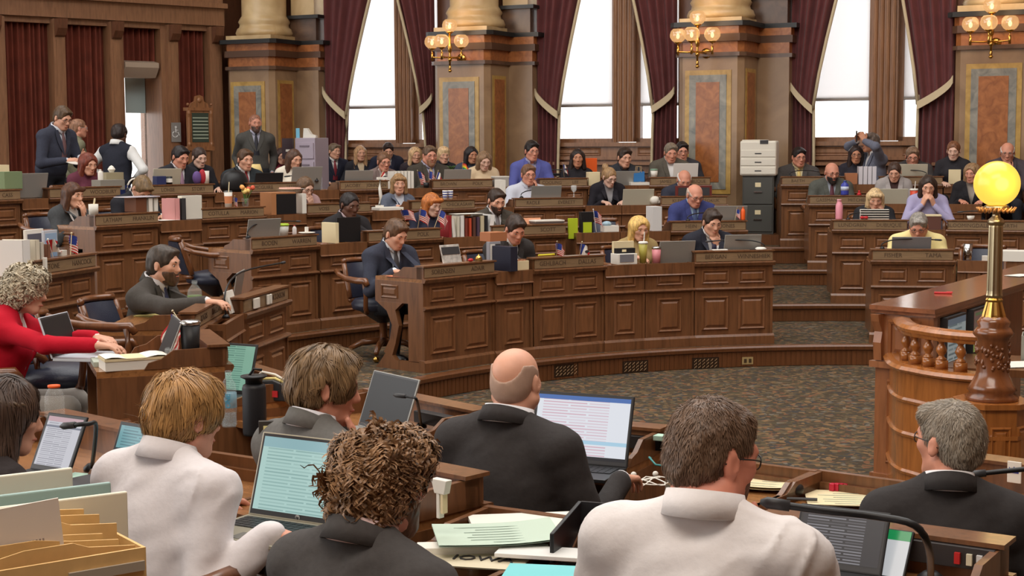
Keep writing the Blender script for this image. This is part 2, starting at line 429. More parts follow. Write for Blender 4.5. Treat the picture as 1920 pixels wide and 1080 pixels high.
def head_prims(M, female=False, fat=0, k=1, ears=True):
    """head about its own centre (crown +.113, chin -.113), face to -y, carried by matrix M"""
    R = M.to_3x3(); out = []
    def E(op, c, r, kk): out.append((op, M @ Vector(c), r, R, kk))
    def C(op, a, b, ra, rb, kk): out.append((op, M @ Vector(a), M @ Vector(b), ra, rb, kk))
    j = .9 if female else 1.0
    E('e', (0, .014, .030), (.076, .096, .083), 0)
    E('e', (0, -.028, -.034), ((.059 + fat * .010) * j, .060, .076), .035)
    E('e', (0, -.064, -.092), (.024 * j, .020, .019), .03)
    for sx in (-1, 1):
        C('c', (sx * (.052 + fat * .012) * j, .004, -.055), (sx * .022, -.058, -.094), .018 + fat * .008, .016, .025)
        E('e', (sx * .042, -.060, -.014), (.02, .018, .017), .025)
    C('c', (-.034, -.077, .024), (.034, -.077, .024), .013, .013, .02)
    for sx in (-1, 1): E('-e', (sx * .031, -.1005, .005), (.017, .018, .011), .012)
    C('c', (0, -.082, .014), (0, -.103, -.026), .008, .0118, .014)
    for sx in (-1, 1): E('e', (sx * .010, -.092, -.031), (.008, .011, .008), .008)
    E('e', (0, -.083, -.058), (.022, .012, .007), .01); E('e', (0, -.082, -.069), (.019, .012, .007), .008)
    E('-e', (0, -.099, -.0635), (.022, .012, .0022), .004)
    if ears:
        for sx in (-1, 1):
            out.append(('e', M @ Vector((sx * .080, .014, -.006)), (.009, .019, .031), R @ Matrix.Rotation(sx * R_(22), 3, 'Z') @ Matrix.Rotation(R_(-10), 3, 'X'), .008))
            out.append(('-e', M @ Vector((sx * .092, .010, -.002)), (.007, .010, .019), R, .004))
    return out
def ik(S, W, hint, l1=.29, l2=.265):
    d = W - S; L = d.length; mx = (l1 + l2) * .985
    if L > mx: W = S + d * (mx / L); d = W - S; L = mx
    L = max(L, .12); u = d.normalized(); a = (l1 * l1 - l2 * l2 + L * L) / (2 * L); hh = math.sqrt(max(l1 * l1 - a * a, 1e-6))
    p = hint - u * hint.dot(u)
    if p.length < 1e-3: p = Vector((0, 1, 0)) - u * u.y
    return S + u * a + p.normalized() * hh, W
def hand_prims(W, d, n, right, curl=.5, spread=1.0, thumb=.5):
    d = d.normalized(); n = (n - d * n.dot(d)).normalized(); s = d.cross(n)
    if not right: s = -s
    out = []; kn = []
    for q, (o, ln) in enumerate(((.030, .074), (.010, .082), (-.010, .076), (-.028, .060))):
        K = W + d * (.088 - abs(q - 1) * .004) + s * o; kn.append(K)
        out.append(('c', W + s * o * .55 + d * .01, K, .0155, .0115, .012))
        p = K; a = curl * .75 + .05 * q; dr0 = (d + s * o * 1.5 * spread).normalized()
        for f, rr in ((.44, .0095), (.31, .0085), (.25, .0075)):
            dr = (dr0 * math.cos(a) + n * math.sin(a)).normalized(); e = p + dr * ln * f
            out.append(('c', p, e, rr, rr * .92, .004)); p = e; a += curl
    p = W + d * .022 + s * .022; dr = (d * .75 + s * .62 + n * .25).normalized()
    for ln, rr, c in ((.042, .0135, 0), (.034, .0105, thumb), (.028, .009, thumb * 1.2)):
        dr = (dr * math.cos(c * .5) - s * math.sin(c * .5) + n * .15 * c).normalized(); e = p + dr * ln
        out.append(('c', p, e, rr, rr * .9, .008)); p = e
    return out

# ------------------------------------------------------------------ hair, in the head's own frame
def hair_field(style, h, vol=.006, top=.015, length=.25, rough=.004, freq=55):
    P = [('e', (0, .016, .034), (.077 + vol, .097 + vol, .080 + top), None, 0)]
    face = ((0, -.122, -.032), (.082, .080, .114)); zcut = True
    if style in ('short', 'crop', 'fringe', 'full'):
        P.append(('e', (0, .052, -.020), (.064 + vol * .7, .058 + vol, .060), None, .03))
    if style == 'short': P.append(('e', (.012, -.050, .074 + top * .35), (.058, .042, .026), None, .03))
    if style == 'full':
        P.append(('e', (.015, -.062, .075), (.060, .040, .030), None, .03)); face = ((0, -.128, -.040), (.080, .080, .108))
    tmp = [('-c', (-.044, -.132, .050), (.044, -.132, .050), .058, .058, .012)] if style in ('short', 'crop', 'full') else []
    if style == 'curly':
        P = [('e', (0, .014, .036), (.090, .106, .092), None, 0), ('e', (0, .045, -.035), (.084, .068, .074), None, .03), ('e', (0, -.05, .078), (.064, .05, .036), None, .03)]
        face = ((0, -.135, -.055), (.088, .085, .105))
    if style in ('long', 'bob'):
        ln = length; zcut = False; face = ((0, -.128, -.052), (.070, .088, .112)) if style == 'bob' else ((0, -.126, -.034), (.068, .088, .122))
        for sx in (-1, 1):
            P.append(('c', (sx * .066, .0, .03), (sx * (.080 if style == 'bob' else .088), .004, -ln), .034, .030, .03))
            P.append(('c', (sx * .050, .05, .02), (sx * .060, .050, -ln * 1.02), .045, .036, .03))
        P.append(('c', (0, .065, .02), (0, .068, -ln * 1.02), .05, .045, .03))
    if style == 'bob': P.append(('c', (-.045, -.080, .068), (.055, -.074, .070), .020, .022, .02))
    if style == 'tied':
        P.append(('e', (0, .052, -.020), (.062 + vol * .7, .055 + vol, .055), None, .03))
    if style == 'pony':
        P += [('e', (0, .052, -.020), (.062, .060, .055), None, .03), ('c', (0, .085, .075), (0, .150, .085), .024, .034, .02), ('c', (0, .150, .085), (0, .165, -.10), .036, .014, .03)]
    F = None
    def post(F):
        X, Y, Z = F.xyz()
        def cut(q): F.D[:] = np.maximum(F.D, q)
        if style != 'bob' or True: F.put(('-e', face[0], face[1], None, .01))
        for q in tmp: F.put(q)
        if style == 'fringe':
            F.put(('-e', (0, -.045, .105), (.088, .118, .085), None, .008)); F.put(('-e', (0, .085, .080), (.058, .085, .078), None, .006)); cut(Z - (.060 - .5 * np.clip(.02 - Y, 0, .1)) + 0 * X)
        if zcut and style != 'curly':
            cut(np.where(Y < .0, -.030, np.where(Y < .05, -.030 - (Y) * .9, -.075)) - Z + 0 * X)
            for sx in (-1, 1): F.put(('-e', (sx * .088, .010, -.010), (.024, .026, .036), None, .004))
        if style == 'curly': cut(-.115 - Z + 0 * X + 0 * Y)
        if rough:
            f = freq; st = .35 if style in ('long', 'bob', 'tied', 'pony', 'full') else .7
            nzz = vnoise(X * f + 9, Y * f + 5, Z * f * st + 3)
            if style == 'curly': nzz = nzz + .8 * vnoise(X * f * .55 + 3, Y * f * .55, Z * f * .55 + 8)
            F.D += rough * 2 * nzz
    return field(P, h, post)
def strands(F, V, n, length, width, curl=0, lift=.002, seed=1, steps=6, lock=14, spread=.005):
    rng = np.random.RandomState(seed); nl = max(40, n // lock); Vu = V[V[:, 2] > -.20]; lc = Vu[rng.randint(0, len(Vu), nl)].astype(float); lid = rng.randint(0, nl, n)
    p = lc[lid] + rng.randn(n, 3) * spread; N = F.normal(p); p = p - N * np.clip(F.sample(p), -.03, .03)[:, None]
    flow = p - np.array([.012, .045, .115]); flow[:, 2] -= .05; flow += (rng.randn(nl, 3) * .03)[lid] + rng.randn(n, 3) * .008
    T = flow - N * (flow * N).sum(1, keepdims=True); T /= np.maximum(np.linalg.norm(T, axis=1, keepdims=True), 1e-6)
    L = length * (.6 + .8 * rng.rand(nl, 1))[lid] * (.9 + .2 * rng.rand(n, 1)); ph = (rng.rand(nl, 1) * 6.28)[lid] + rng.randn(n, 1) * .25; off = lift * (.4 + 1.4 * rng.rand(n)); tone = (.62 + .6 * rng.rand(nl))[lid] + .25 * rng.rand(n)
    rings = []; om = ((.8 + rng.rand(nl, 1) * .5) * (1 if curl else 0))[lid]; sg = np.where(rng.rand(nl, 1) < .5, -1, 1)[lid]
    for k in range(steps + 1):
        t = k / steps; B = np.cross(N, T)
        wv = curl * (np.cos(ph + om * k * 1.25) * N * .7 + np.sin(ph + om * k * 1.25) * B * sg) if curl else 0
        wd = width * (1 - .75 * abs(2 * t - 1) ** 3)
        c = p + wv; rings.append((c - B * wd / 2, c + B * wd / 2))
        p = p + T * L / steps; d = F.sample(p); N = F.normal(p); p = p + N * (off * (1 + 1.5 * t) - np.clip(d, -.03, .03))[:, None]
        T = T + np.array([0, 0, -.12]); T = T - N * (T * N).sum(1, keepdims=True); T /= np.maximum(np.linalg.norm(T, axis=1, keepdims=True), 1e-6)
    VV = np.stack([x for r in rings for x in r], 1).reshape(-1, 3); m = 2 * (steps + 1)
    base = (np.arange(n) * m)[:, None, None]; q = np.array([[2 * k, 2 * k + 1, 2 * k + 3, 2 * k + 2] for k in range(steps)])[None]
    return VV, (base + q).reshape(-1, 4), np.repeat(tone, m)
def strandmat(rgb):
    k = 'strand_%02x%02x%02x' % rgb
    if k in _M: return _M[k]
    m, nt, b = newmat(k); at_ = nt.nodes.new('ShaderNodeAttribute'); at_.attribute_name = 'tone'
    mx = nd(nt, 'ShaderNodeVectorMath'); mx.operation = 'SCALE'; mx.inputs[0].default_value = lin(rgb); nt.links.new(at_.outputs['Fac'], mx.inputs['Scale'])
    nt.links.new(mx.outputs[0], b.inputs['Base Color']); b.inputs['Roughness'].default_value = .42; b.inputs['Specular IOR Level'].default_value = .35
    _M[k] = m; return m

# ------------------------------------------------------------------ a person
EYEW = flat('eye_white', (206, 196, 186), .25); IRIS = flat('eye_iris', (48, 36, 28), .2)
LIPS = {}
CEN = Vector((2.9, 9.1, 0))
def person(label, px, py, floor, depth, face=None, dyaw=0, lean=10, female=False, fat=0, sc=None, top='suit', jacket=(46, 48, 54), shirt=(214, 212, 210), tie=(70, 60, 90),
           skin=(206, 150, 122), hair='short', hcol=(70, 52, 40), hkw=None, hy=0, hp=8, hr=0, R='desk', L='desk', beard=None, glasses=None, stand=False,
           near=False, legs=True, trousers=(40, 42, 48), wt=None, collar=True, extra=None, lipcol=None, shoes=False, nk=None, hmat=None):
    if nk is None: nk = .116 - (0 if stand or near else .0032 * min(14, max(0, hp - 4)))
    """px, py: where the photograph has the head's centre; depth along the room"""
    sc = sc or (.93 if female else 1.0)
    hw = at(px, py, depth)
    if face is None:
        fd = (CEN - Vector((hw.x, hw.y, 0))).normalized()
    else: fd = Vector((face[0], face[1], 0)).normalized()
    yaw = math.atan2(fd.y, fd.x) + PI / 2 + R_(dyaw)
    lr = R_(lean); up = Vector((0, -math.sin(lr), math.cos(lr))); fw = Vector((0, -math.cos(lr), -math.sin(lr)))
    na = lr + R_(8); nup = Vector((0, -math.sin(na), math.cos(na)))
    def skel(hz):
        H = Vector((0, 0, hz)); N = H + up * .50; return H, N, N + nup * nk + Vector((0, -.014 - (.116 - nk) * .6, 0))
    hz0 = .92 if stand else .55
    _, _, HC = skel(hz0); hz = hz0 + ((hw.z - floor) / sc - HC.z); H, N, HC = skel(hz)
    MH = Matrix.Translation(HC) @ Matrix.Rotation(R_(hy), 4, 'Z') @ Matrix.Rotation(R_(hp), 4, 'X') @ Matrix.Rotation(R_(hr), 4, 'Y')
    MT = Matrix(((1, 0, 0), tuple(-fw), tuple(up))).transposed().to_4x4(); MT.translation = N   # torso frame: y back, z up
    RT = MT.to_3x3()
    rot = Matrix.Rotation(yaw, 3, 'Z'); rw = rot @ HC * sc
    root = thing('person', label, 'person', (hw.x - rw.x, hw.y - rw.y, floor), yaw, 'people in the chamber'); root.scale = (sc,) * 3
    inv = lambda P: rot.transposed() @ (Vector(P) - Vector(root.location)) / sc
    shw = (.164 if female else .193) + fat * .015
    T = lambda x, y, z: MT @ Vector((x, y, z))
    # arms
    arms = []
    dz = .755 / sc if not stand else hz + .05
    for right, spec in ((True, R), (False, L)):
        sx = -1 if right else 1
        S = T(sx * shw, .0, -.098); hint = Vector((sx * .55, .25, -1)); d, n, curl = Vector((0, -1, -.05)), Vector((0, 0, -1)), .35; W = None
        hd = lambda x, y, z: MH @ Vector((x, y, z))
        if isinstance(spec, tuple) and spec[0] == 'w':
            W = inv(spec[1]); d = (W - S); d.z *= .3; d.x += -sx * .1; hint = Vector((sx * .8, .1, -.6)); curl = spec[2] if len(spec) > 2 else .4; hint = spec[3] if len(spec) > 3 else hint
        elif spec == 'desk': W = Vector((sx * .13, -.32, dz)) + Vector((0, N.y * .4, 0)); d = Vector((-sx * .35, -1, -.05))
        elif spec == 'fold': W = Vector((sx * .09, -.33 + N.y * .5, dz)); d = Vector((-sx * 1, -.35, 0))
        elif spec == 'chin': W = hd(sx * .035, -.10, -.205); d = hd(-sx * .005, -.085, -.085) - W; n = (HC - W); n = Vector((-sx * .3, 1, .2)); curl = .75; hint = Vector((sx * .5, -.6, -1))
        elif spec == 'cheek': W = hd(sx * .085, -.06, -.185); d = hd(sx * .070, -.055, -.04) - W; n = Vector((-sx, .4, 0)); curl = .35; hint = Vector((sx * .7, -.5, -1))
        elif spec == 'mouth': W = hd(sx * .05, -.115, -.19); d = hd(-sx * .0, -.115, -.05) - W; n = Vector((-sx * .3, 1, 0)); curl = .3; hint = Vector((sx * .5, -.6, -1))
        elif spec == 'cup': W = hd(sx * .06, -.13, -.17); d = hd(sx * .02, -.125, -.055) - W; n = Vector((-sx, .6, 0)); curl = .6; hint = Vector((sx * .9, -.3, -1))
        elif spec == 'lap': W = Vector((sx * .12, -.25, hz + .12)); d = Vector((-sx * .4, -1, -.1))
        elif spec == 'side': W = Vector((sx * (shw + .015), -.02, hz - .03)); d = Vector((0, -.1, -1)); n = Vector((-sx, 0, 0)); hint = Vector((sx * .3, 1, 0))
        elif spec == 'hold': W = Vector((sx * .12, -.36, hz + .14)); d = Vector((-sx * .4, -1, .1)); n = Vector((-sx * .6, 0, -1)); curl = .5
        elif spec == 'paper': W = Vector((sx * .10, -.34, hz + .17)); d = Vector((-sx * .2, -1, .2)); n = Vector((-sx, 0, .3)); curl = .6
        elif spec == 'raise': W = Vector((sx * .10, -.22, HC.z + .02)); d = Vector((-sx * .5, -.3, 1)); n = Vector((-sx, .2, 0)); hint = Vector((sx, .1, -.3)); curl = .5
        elif spec == 'hips': W = Vector((sx * .20, -.14, hz + .10)); d = Vector((-sx * 1, -.5, -.2)); hint = Vector((sx, .6, 0)); curl = .6
        else: raise ValueError(spec)
        Ee, W = ik(S, W, hint); arms.append((right, S, Ee, W, d, n, curl))
    bz = [.86, 1.0][not female]
    def torso(g, lo=-.50):
        P = [('e', T(0, .005, -.46), (.165 + g + fat * .03, .115 + g + fat * .03, .11), RT, 0), ('e', T(0, -.01 - fat * .02, -.32), ((.145 if not female else .125) + g + fat * .035, .105 + g + fat * .04, .15), RT, .08),
             ('e', T(0, .0, -.19), ((.160 if not female else .140) + g + fat * .02, .108 + g + fat * .015, .15), RT, .08), ('c', T(-shw * .84, .01, -.090), T(shw * .84, .01, -.090), .056 + g, .056 + g, .06)]
        if female:
            for sx in (-1, 1): P.append(('e', T(sx * .065, -.085, -.20), (.062 + g, .055 + g, .062 + g), RT, .04))
        for sx in (-1, 1): P.append(('c', T(sx * .02, .016, .0), T(sx * shw * .88, .010, -.085), .040 + g, .040 + g, .05))
        return P
    def arm(g, cut=0, full=True):
        P = []
        for right, S, Ee, W, d, n, c in arms:
            We = W + (Ee - W).normalized() * cut
            P += [('c', S, Ee, (.047 if not female else .040) + g + fat * .008, (.041 if not female else .034) + g + fat * .005, .05), ('c', Ee, We, (.039 if not female else .034) + g, (.027 if not female else .023) + g * 1.1, .02)]
        return P
    nb = HC + (MH.to_3x3() @ Vector((0, .022, -.065)))
    neck = [('c', T(0, .002, -.012), nb, (.050 if not female else .042) + fat * .006, (.054 if not female else .045) + fat * .010, .035)]
    hb = .0062 if near else .0088
    BP = torso(-.012) + arm(-.002) + neck + head_prims(MH, female, fat)
    for right, S, Ee, W, d, n, c in arms: BP += hand_prims(W, d, n, right, c)
    V, Q = field(BP, hb).net(); body = link('body', npmesh('body', V, Q), skinmat(skin), root)
    hj = .008 if near else .0125
    wn = 40
    def wrinkle(F, amp=.0035, f=16):
        X, Y, Z = F.xyz(); F.D += amp * 2 * vnoise(X * f + 2, Y * f + 7, Z * f * 1.6 + X * 9 + 4)
    def tl(F):
        X, Y, Z = F.xyz(); m = np.array(MT.inverted())
        return [m[i, 0] * X + m[i, 1] * Y + m[i, 2] * Z + m[i, 3] for i in range(3)]
    def band(name, r, zf, zb, h, flare, th, mat, gap=0., point=0.):
        """collar: a folded band round the neck, higher at the back, open over `gap` radians at the throat"""
        n = 26; prof = [(r - th, -.004), (r - th, h), (r + flare * .3, h + .003), (r + flare, -.012), (r + flare - th, -.014)]
        vs = []; a0 = -PI / 2 + gap; a1 = 1.5 * PI - gap
        for i in range(n + 1):
            a = a0 + (a1 - a0) * i / n; sb = (math.sin(a) + 1) / 2; e = max(0, 1 - min(i, n - i) / 3.) if point else 0
            for j, (rr, z) in enumerate(prof):
                vs.append(T((rr + (.006 * sb if j > 2 else 0)) * math.cos(a), (rr + (.006 * sb if j > 2 else 0)) * 1.04 * math.sin(a) + .010, zf + (zb - zf) * sb + z - (point * e + .024 * sb if j > 2 else 0)))
        k = len(prof); fs = [(i * k + j, i * k + (j + 1) % k, i * k + k + (j + 1) % k, i * k + k + j) for i in range(n) for j in range(k)]
        fs += [tuple(range(k)), tuple(n * k + j for j in range(k - 1, -1, -1))]
        m_ = MB(); m_.add(vs, fs); m_.ob(name, mat, root, smooth=True)
    nr = (.066 if not female else .053) + fat * .013
    def hole(F, r=.0):
        F.put(('-c', T(0, .004, .058), nb + (nb - T(0, .008, -.03)) * .5, nr - .008 + r, nr - .004 + r, .01))
    front = None
    if top in ('suit', 'blazer', 'cardigan', 'vest'):
        vd = {'suit': .27, 'blazer': .30, 'cardigan': .42, 'vest': .12}[top]; vw_ = {'suit': .062, 'blazer': .07, 'cardigan': .05, 'vest': .045}[top]
        def postj(F):
            wrinkle(F, .004 if near else .003)
            x, y, z = tl(F)
            wv = np.clip(vw_ * (1 + z / vd), -1, .075) if top != 'cardigan' else np.clip(vw_ * (1 + z * .8 / vd), -1, .06)
            r = np.maximum(np.abs(x) - wv, y + .01); F.D[:] = np.maximum(F.D, -r); hole(F, .004)
            F.D[:] = np.maximum(F.D, (-.56 - z))
        JP = torso(.014) + (arm(.013, .02) if top != 'vest' else [])
        jm = cloth(jacket)
        if top in ('suit', 'blazer'): band('collar', nr + .009, -.030, .030, .014, .014, .006, jm, gap=.95)
        FJ = field(JP, hj, postj); V, Q = FJ.net(); jo = link('vest' if top == 'vest' else 'jacket', npmesh('jacket', V, Q), jm, root)
        front = V
        def posts(F):
            x, y, z = tl(F); F.D[:] = np.maximum(F.D, np.maximum(np.abs(x) - .115, -.40 - z)); hole(F)
            F.D[:] = np.maximum(F.D, y - .0)
        EX = []
        if collar: band('shirt_collar', nr + .001, .0, .026, .020, .012, .004, cloth(shirt), gap=.06 if tie else .35, point=.035)
        for right, S, Ee, W, d, n, c in arms:
            a = (Ee - W).normalized(); EX.append(('c', W + a * .045, W + a * .004, .033 if not female else .028, .033 if not female else .028, 0))
        SP = torso(.003)
        if top == 'vest': SP = SP + arm(.012, .0); FS = field(SP, hj, lambda F: hole(F), EX)
        else: FS = field(SP, hj * .85, posts, EX)
        V, Q = FS.net(); link('shirt', npmesh('shirt', V, Q), cloth(shirt), root)
        mi = np.linalg.inv(np.array(MT)); loc = tf(mi, V); fv = loc[(np.abs(loc[:, 0]) < .022) & (loc[:, 1] < -.03)]
        if tie and len(fv):
            MBt = MB(); zs = [-.015 - .032 * i for i in range(10)]; pr = []
            for z in zs:
                s_ = fv[np.abs(fv[:, 2] - z) < .02]; pr.append(s_[:, 1].min() if len(s_) else (pr[-1] if pr else -.06))
            vs = []
            for i, (z, y) in enumerate(zip(zs, pr)):
                wd = (.016 if i == 0 else .013 if i == 1 else .014 + .0028 * i); yy = y - (.016 if i == 0 else .008)
                for xx, oo in ((-wd, .004), (-wd, -.002), (0, -.006), (wd, -.002), (wd, .004)): vs.append(T(xx, yy + oo, z))
            fs = [(i * 5 + j, i * 5 + j + 1, i * 5 + 6 + j, i * 5 + 5 + j) for i in range(9) for j in range(4)]
            MBt.add(vs, fs); MBt.ob('necktie', cloth(tie, .5), root, smooth=True)
        if top in ('suit', 'blazer'):
            jl = tf(mi, front); jl = jl[jl[:, 1] < -.02]
            for sx in (-1, 1):
                rows = []
                for i in range(8):
                    t = i / 7; z = .0 - (vd - .02) * t; xw = max(vw_ * (1 + z / vd), .004); wl = .052 * math.sin(PI * min(1, t * .75 + .22)) + .004
                    for xx in (xw - .002, xw + wl):
                        s_ = jl[(np.abs(jl[:, 0] - sx * max(xx, xw + .016)) < .02) & (np.abs(jl[:, 2] - z) < .025)]
                        y = s_[:, 1].min() if len(s_) else -.05
                        rows.append(T(sx * xx, y - .005, z))
                m_ = MB(); m_.add(rows + [p + fw * -.006 for p in rows], [(2 * i, 2 * i + 1, 2 * i + 3, 2 * i + 2) for i in range(7)] + [(2 * i + 17, 2 * i + 19, 2 * i + 3, 2 * i + 1) for i in range(7)])
                m_.ob('lapel', jm, root, smooth=False)
    else:   # shirt, blouse, sweater worn alone
        nk = {'shirt': 0, 'blouse': .045, 'sweater': .0, 'scoop': .075}[top]
        def postj(F):
            wrinkle(F, .006 if near else .003, 13)
            if near:
                X, Y, Z = F.xyz(); F.D -= .011 * np.maximum(0, .16 - np.abs(vnoise(X * 15 + Z * 5 + 4, Y * 15 + 2, Z * 5 - X * 4 + 8))) / .16 * (.4 + vnoise(X * 4, Y * 4, Z * 4 + 3))
            hole(F, .002)
            if nk: F.put(('-e', T(0, -.115, .0), (.052 + nk * .35, .07, nk * 1.35), RT, .008))
            x, y, z = tl(F); F.D[:] = np.maximum(F.D, (-.56 - z))
        EX = []
        if top == 'shirt': band('shirt_collar', nr + .002, -.004, .016, .020, .013, .004, cloth(shirt), gap=.2, point=.035)
        if top == 'sweater': band('neckband', nr + .001, -.012, .016, .012, .006, .004, cloth(shirt))
        V, Q = field(torso(.008) + arm(.016 if top == 'shirt' else .009, .015), hj, postj, EX).net()
        link({'shirt': 'shirt', 'blouse': 'blouse', 'sweater': 'sweater', 'scoop': 'blouse'}[top], npmesh('top', V, Q), cloth(shirt), root)
    # legs
    if legs:
        LP = [('e', T(0, .0, -.50), (.165 + fat * .03, .125 + fat * .02, .10), RT, 0)]; feet = []
        for sx in (-1, 1):
            hip = H + Vector((sx * .085, 0, -.03))
            if stand: kn = Vector((sx * .09, -.02, hz * .52)); an = Vector((sx * .09, .03, .09))
            else: kn = Vector((sx * .12, -.40, max(hz - .02, .46))); an = Vector((sx * .13, -.36, .09))
            LP += [('c', hip, kn, .085, .062, .05), ('c', kn, an, .06, .045, .03)]; feet.append(an)
        V, Q = field(LP, .012 if near or shoes else .02).net(); link('trousers', npmesh('trousers', V, Q), cloth(trousers), root)
        for an in feet:
            m_ = MB(); m_.ball((an.x, an.y - .07, .045), (.045, .13, .045), 10, 6); m_.box(an.x - .04, an.x + .04, an.y - .18, an.y + .05, 0, .02); m_.ob('shoe', flat('shoe_black', (24, 22, 22), .3), root, smooth=True)
    # face
    for sx in (-1, 1):
        m_ = MB(); m_.ball((sx * .031, -.0745, .004), (.0135, .0115, .0072), 10, 8, 0)
        m_.ball((sx * .031, -.0815, .0035), (.0062, .0050, .0064), 8, 6, 1); m_.v = [tuple(MH @ Vector(q)) for q in m_.v]; m_.ob('eye', [EYEW, IRIS], root, smooth=True)
        m_ = MB(); m_.tube([MH @ Vector((sx * x, y, z)) for x, y, z in ((.014, -.091, .023), (.030, -.089, .029), (.047, -.076, .024))], [.0032, .0042, .0022], 6)
        m_.ob('eyebrow', hairmat(tuple(int(v * .8) for v in hcol)), root, smooth=True)
    lc = lipcol or tuple(int(a * b) for a, b in zip(skin, (.86, .70, .68)))
    m_ = MB(); pts = [MH @ Vector((x, y, z)) for x, y, z in ((-.023, -.0815, -.0635), (-.01, -.0935, -.0625), (0, -.0955, -.0635), (.01, -.0935, -.0625), (.023, -.0815, -.0635))]
    m_.tube(pts, [.002, .0048, .0052, .0048, .002], 6); m_.ob('lips', flat('lips_%02x%02x%02x' % lc, lc, .4), root, smooth=True)
    # hair
    if hair:
        kw = dict(hkw or {}); st = kw.pop('strands', None); hh = .0058 if near else .0095
        FH = hair_field(hair, hh, **kw); V, Q = FH.net(); VW = tf(MH, V)
        ho = link('hair', npmesh('hair', VW, Q), hmat or hairmat(hcol), root)
        if st:
            SV, SQ, tn = strands(FH, V, **st); me = npmesh('hair_strand', tf(MH, SV), SQ)
            a = me.attributes.new('tone', 'FLOAT', 'POINT'); a.data.foreach_set('value', tn.astype(np.float32))
            so = link('hair_strands', me, strandmat(hcol), root); so['kind'] = 'stuff'
    if beard:
        P = [('e', (0, -.028, -.040), (.066, .068, .082), None, 0), ('e', (0, -.064, -.098), (.036, .032, .032), None, .03)]
        def pb(F):
            X, Y, Z = F.xyz(); F.D[:] = np.maximum(F.D, Z - (-.030 - .05 * np.clip(-Y - .045, 0, .03)) + 0 * X); F.put(('-e', (0, -.100, -.030), (.030, .04, .020), None, .004)); F.put(('-e', (0, -.1, -.066), (.020, .02, .006), None, .003))
            F.put(('-e', (0, .055, -.04), (.09, .05, .1), None, .004)); F.D += .004 * vnoise(X * 90, Y * 90, Z * 90)
        V, Q = field(P, .006 if near else .008, pb).net(); link('beard', npmesh('beard', tf(MH, V), Q), hairmat(beard), root)
    if glasses:
        m_ = MB()
        for sx in (-1, 1):
            c = [MH @ Vector((sx * (.032 + .021 * math.cos(a)), -.094 + .006 * math.cos(a) ** 2, .003 + .016 * math.sin(a))) for a in [2 * PI * i / 14 for i in range(15)]]
            m_.tube(c, .0017, 5); m_.tube([MH @ Vector(q) for q in ((sx * .053, -.088, .008), (sx * .074, -.05, .010), (sx * .082, .01, .008), (sx * .080, .03, -.006))], .0017, 5)
        m_.tube([MH @ Vector(q) for q in ((-.011, -.096, .006), (0, -.099, .008), (.011, -.096, .006))], .0017, 5)
        m_.ob('eyeglasses', flat('frame_%02x%02x%02x' % glasses, glasses, .3), root, smooth=True)
    if extra: extra(root, MH, MT, T, arms)
    return root
# ------------------------------------------------------------------ wall frames: t along the wall, off into the room, z up
class Wall:
    def __init__(s, k, D):
        s.e = Vector((1, -k, 0)).normalized(); s.n = Vector((-k, -1, 0)).normalized(); s.o = Vector((0, D, 0))
    def p(s, t, off, z): return s.o + s.e * t + s.n * off + Vector((0, 0, z))
    def t(s, px, off=0, py=200):
        """along-wall place of what stands `off` in front of the wall at picture column px"""
        d = ray(px, py); d = Vector((d.x, d.y, 0)); b = s.o + s.n * off
        # b + e*t = d*u
        det = s.e.x * -d.y + d.x * s.e.y
        return (-b.x * -d.y + -d.x * b.y) / det
    def M(s): return Matrix((( s.e.x, -s.n.x, 0, s.o.x), (s.e.y, -s.n.y, 0, s.o.y), (0, 0, 1, 0), (0, 0, 0, 1)))
    def z(s, px, py, off=0):
        q = s.p(s.t(px, off, py), off, 0); d = ray(px, py); return CAMZ + d.z / d.y * q.y
BW = Wall(.488, 21.9); LW = Wall(-.87, 26.9)
MBW, MLW = BW.M(), LW.M()     # local frames: x along the wall, y away from the room, z up

# ------------------------------------------------------------------ desk rows read off the photograph (picture column span, picture row of the name board's top)
TIER = [0.18, 0.35, 0.525, 0.72]
ROWS = [
 [(365, 424, 575), (458, 543, 543), (797, 930, 495), (1003, 1135, 484), (1305, 1452, 471), (1636, 1790, 467)],
 [(70, 182, 482), (474, 597, 442), (692, 828, 433), (924, 1063, 422), (1260, 1400, 414), (1562, 1702, 412), (1776, 1925, 415)],
 [(182, 300, 401), (381, 498, 389), (578, 697, 380), (773, 892, 377), (967, 1095, 370), (1240, 1363, 367), (1517, 1640, 365)],
 [(-60, 43, 357), (96, 230, 351), (287, 404, 345), (467, 580, 341), (640, 730, 337), (813, 925, 334), (1012, 1102, 331), (1219, 1332, 328), (1465, 1582, 325), (1647, 1766, 324)],
]
FIT = []
for k, rw in enumerate(ROWS):
    th, rr = [], []
    for x0, x1, y in rw:
        p = on((x0 + x1) / 2, y, TIER[k] + .83); th.append(math.atan2(p.y - CEN.y, p.x - CEN.x)); rr.append(math.hypot(p.y - CEN.y, p.x - CEN.x))
    FIT.append((np.polyfit(th, rr, 2 if k < 3 else 2), min(th), max(th)))
def rfit(k, th):
    c, a, b = FIT[k]; return min(float(np.polyval(c, min(max(th, a - .1), b + .1))), (5.2, 6.6, 8.35, 9.25)[k])
def on_row(k, px, dr=0.0, py=420):
    """ground point on row k at picture column px, dr behind the desk fronts"""
    a = azi(px, py); Y = 13.0
    best = None
    for i in range(400):
        Y = 22 - i * .045; p = Vector((a * Y, Y, 0)); v = p - CEN; th = math.atan2(v.y, v.x)
        e = v.length - (rfit(k, th) + dr)
        if best is not None and (e <= 0) != (best <= 0):
            t = best / (best - e); Y = Y + .045 * (1 - t); p = Vector((a * Y, Y, 0)); break
        best = e
    v = p - CEN; return p, math.atan2(v.y, v.x)

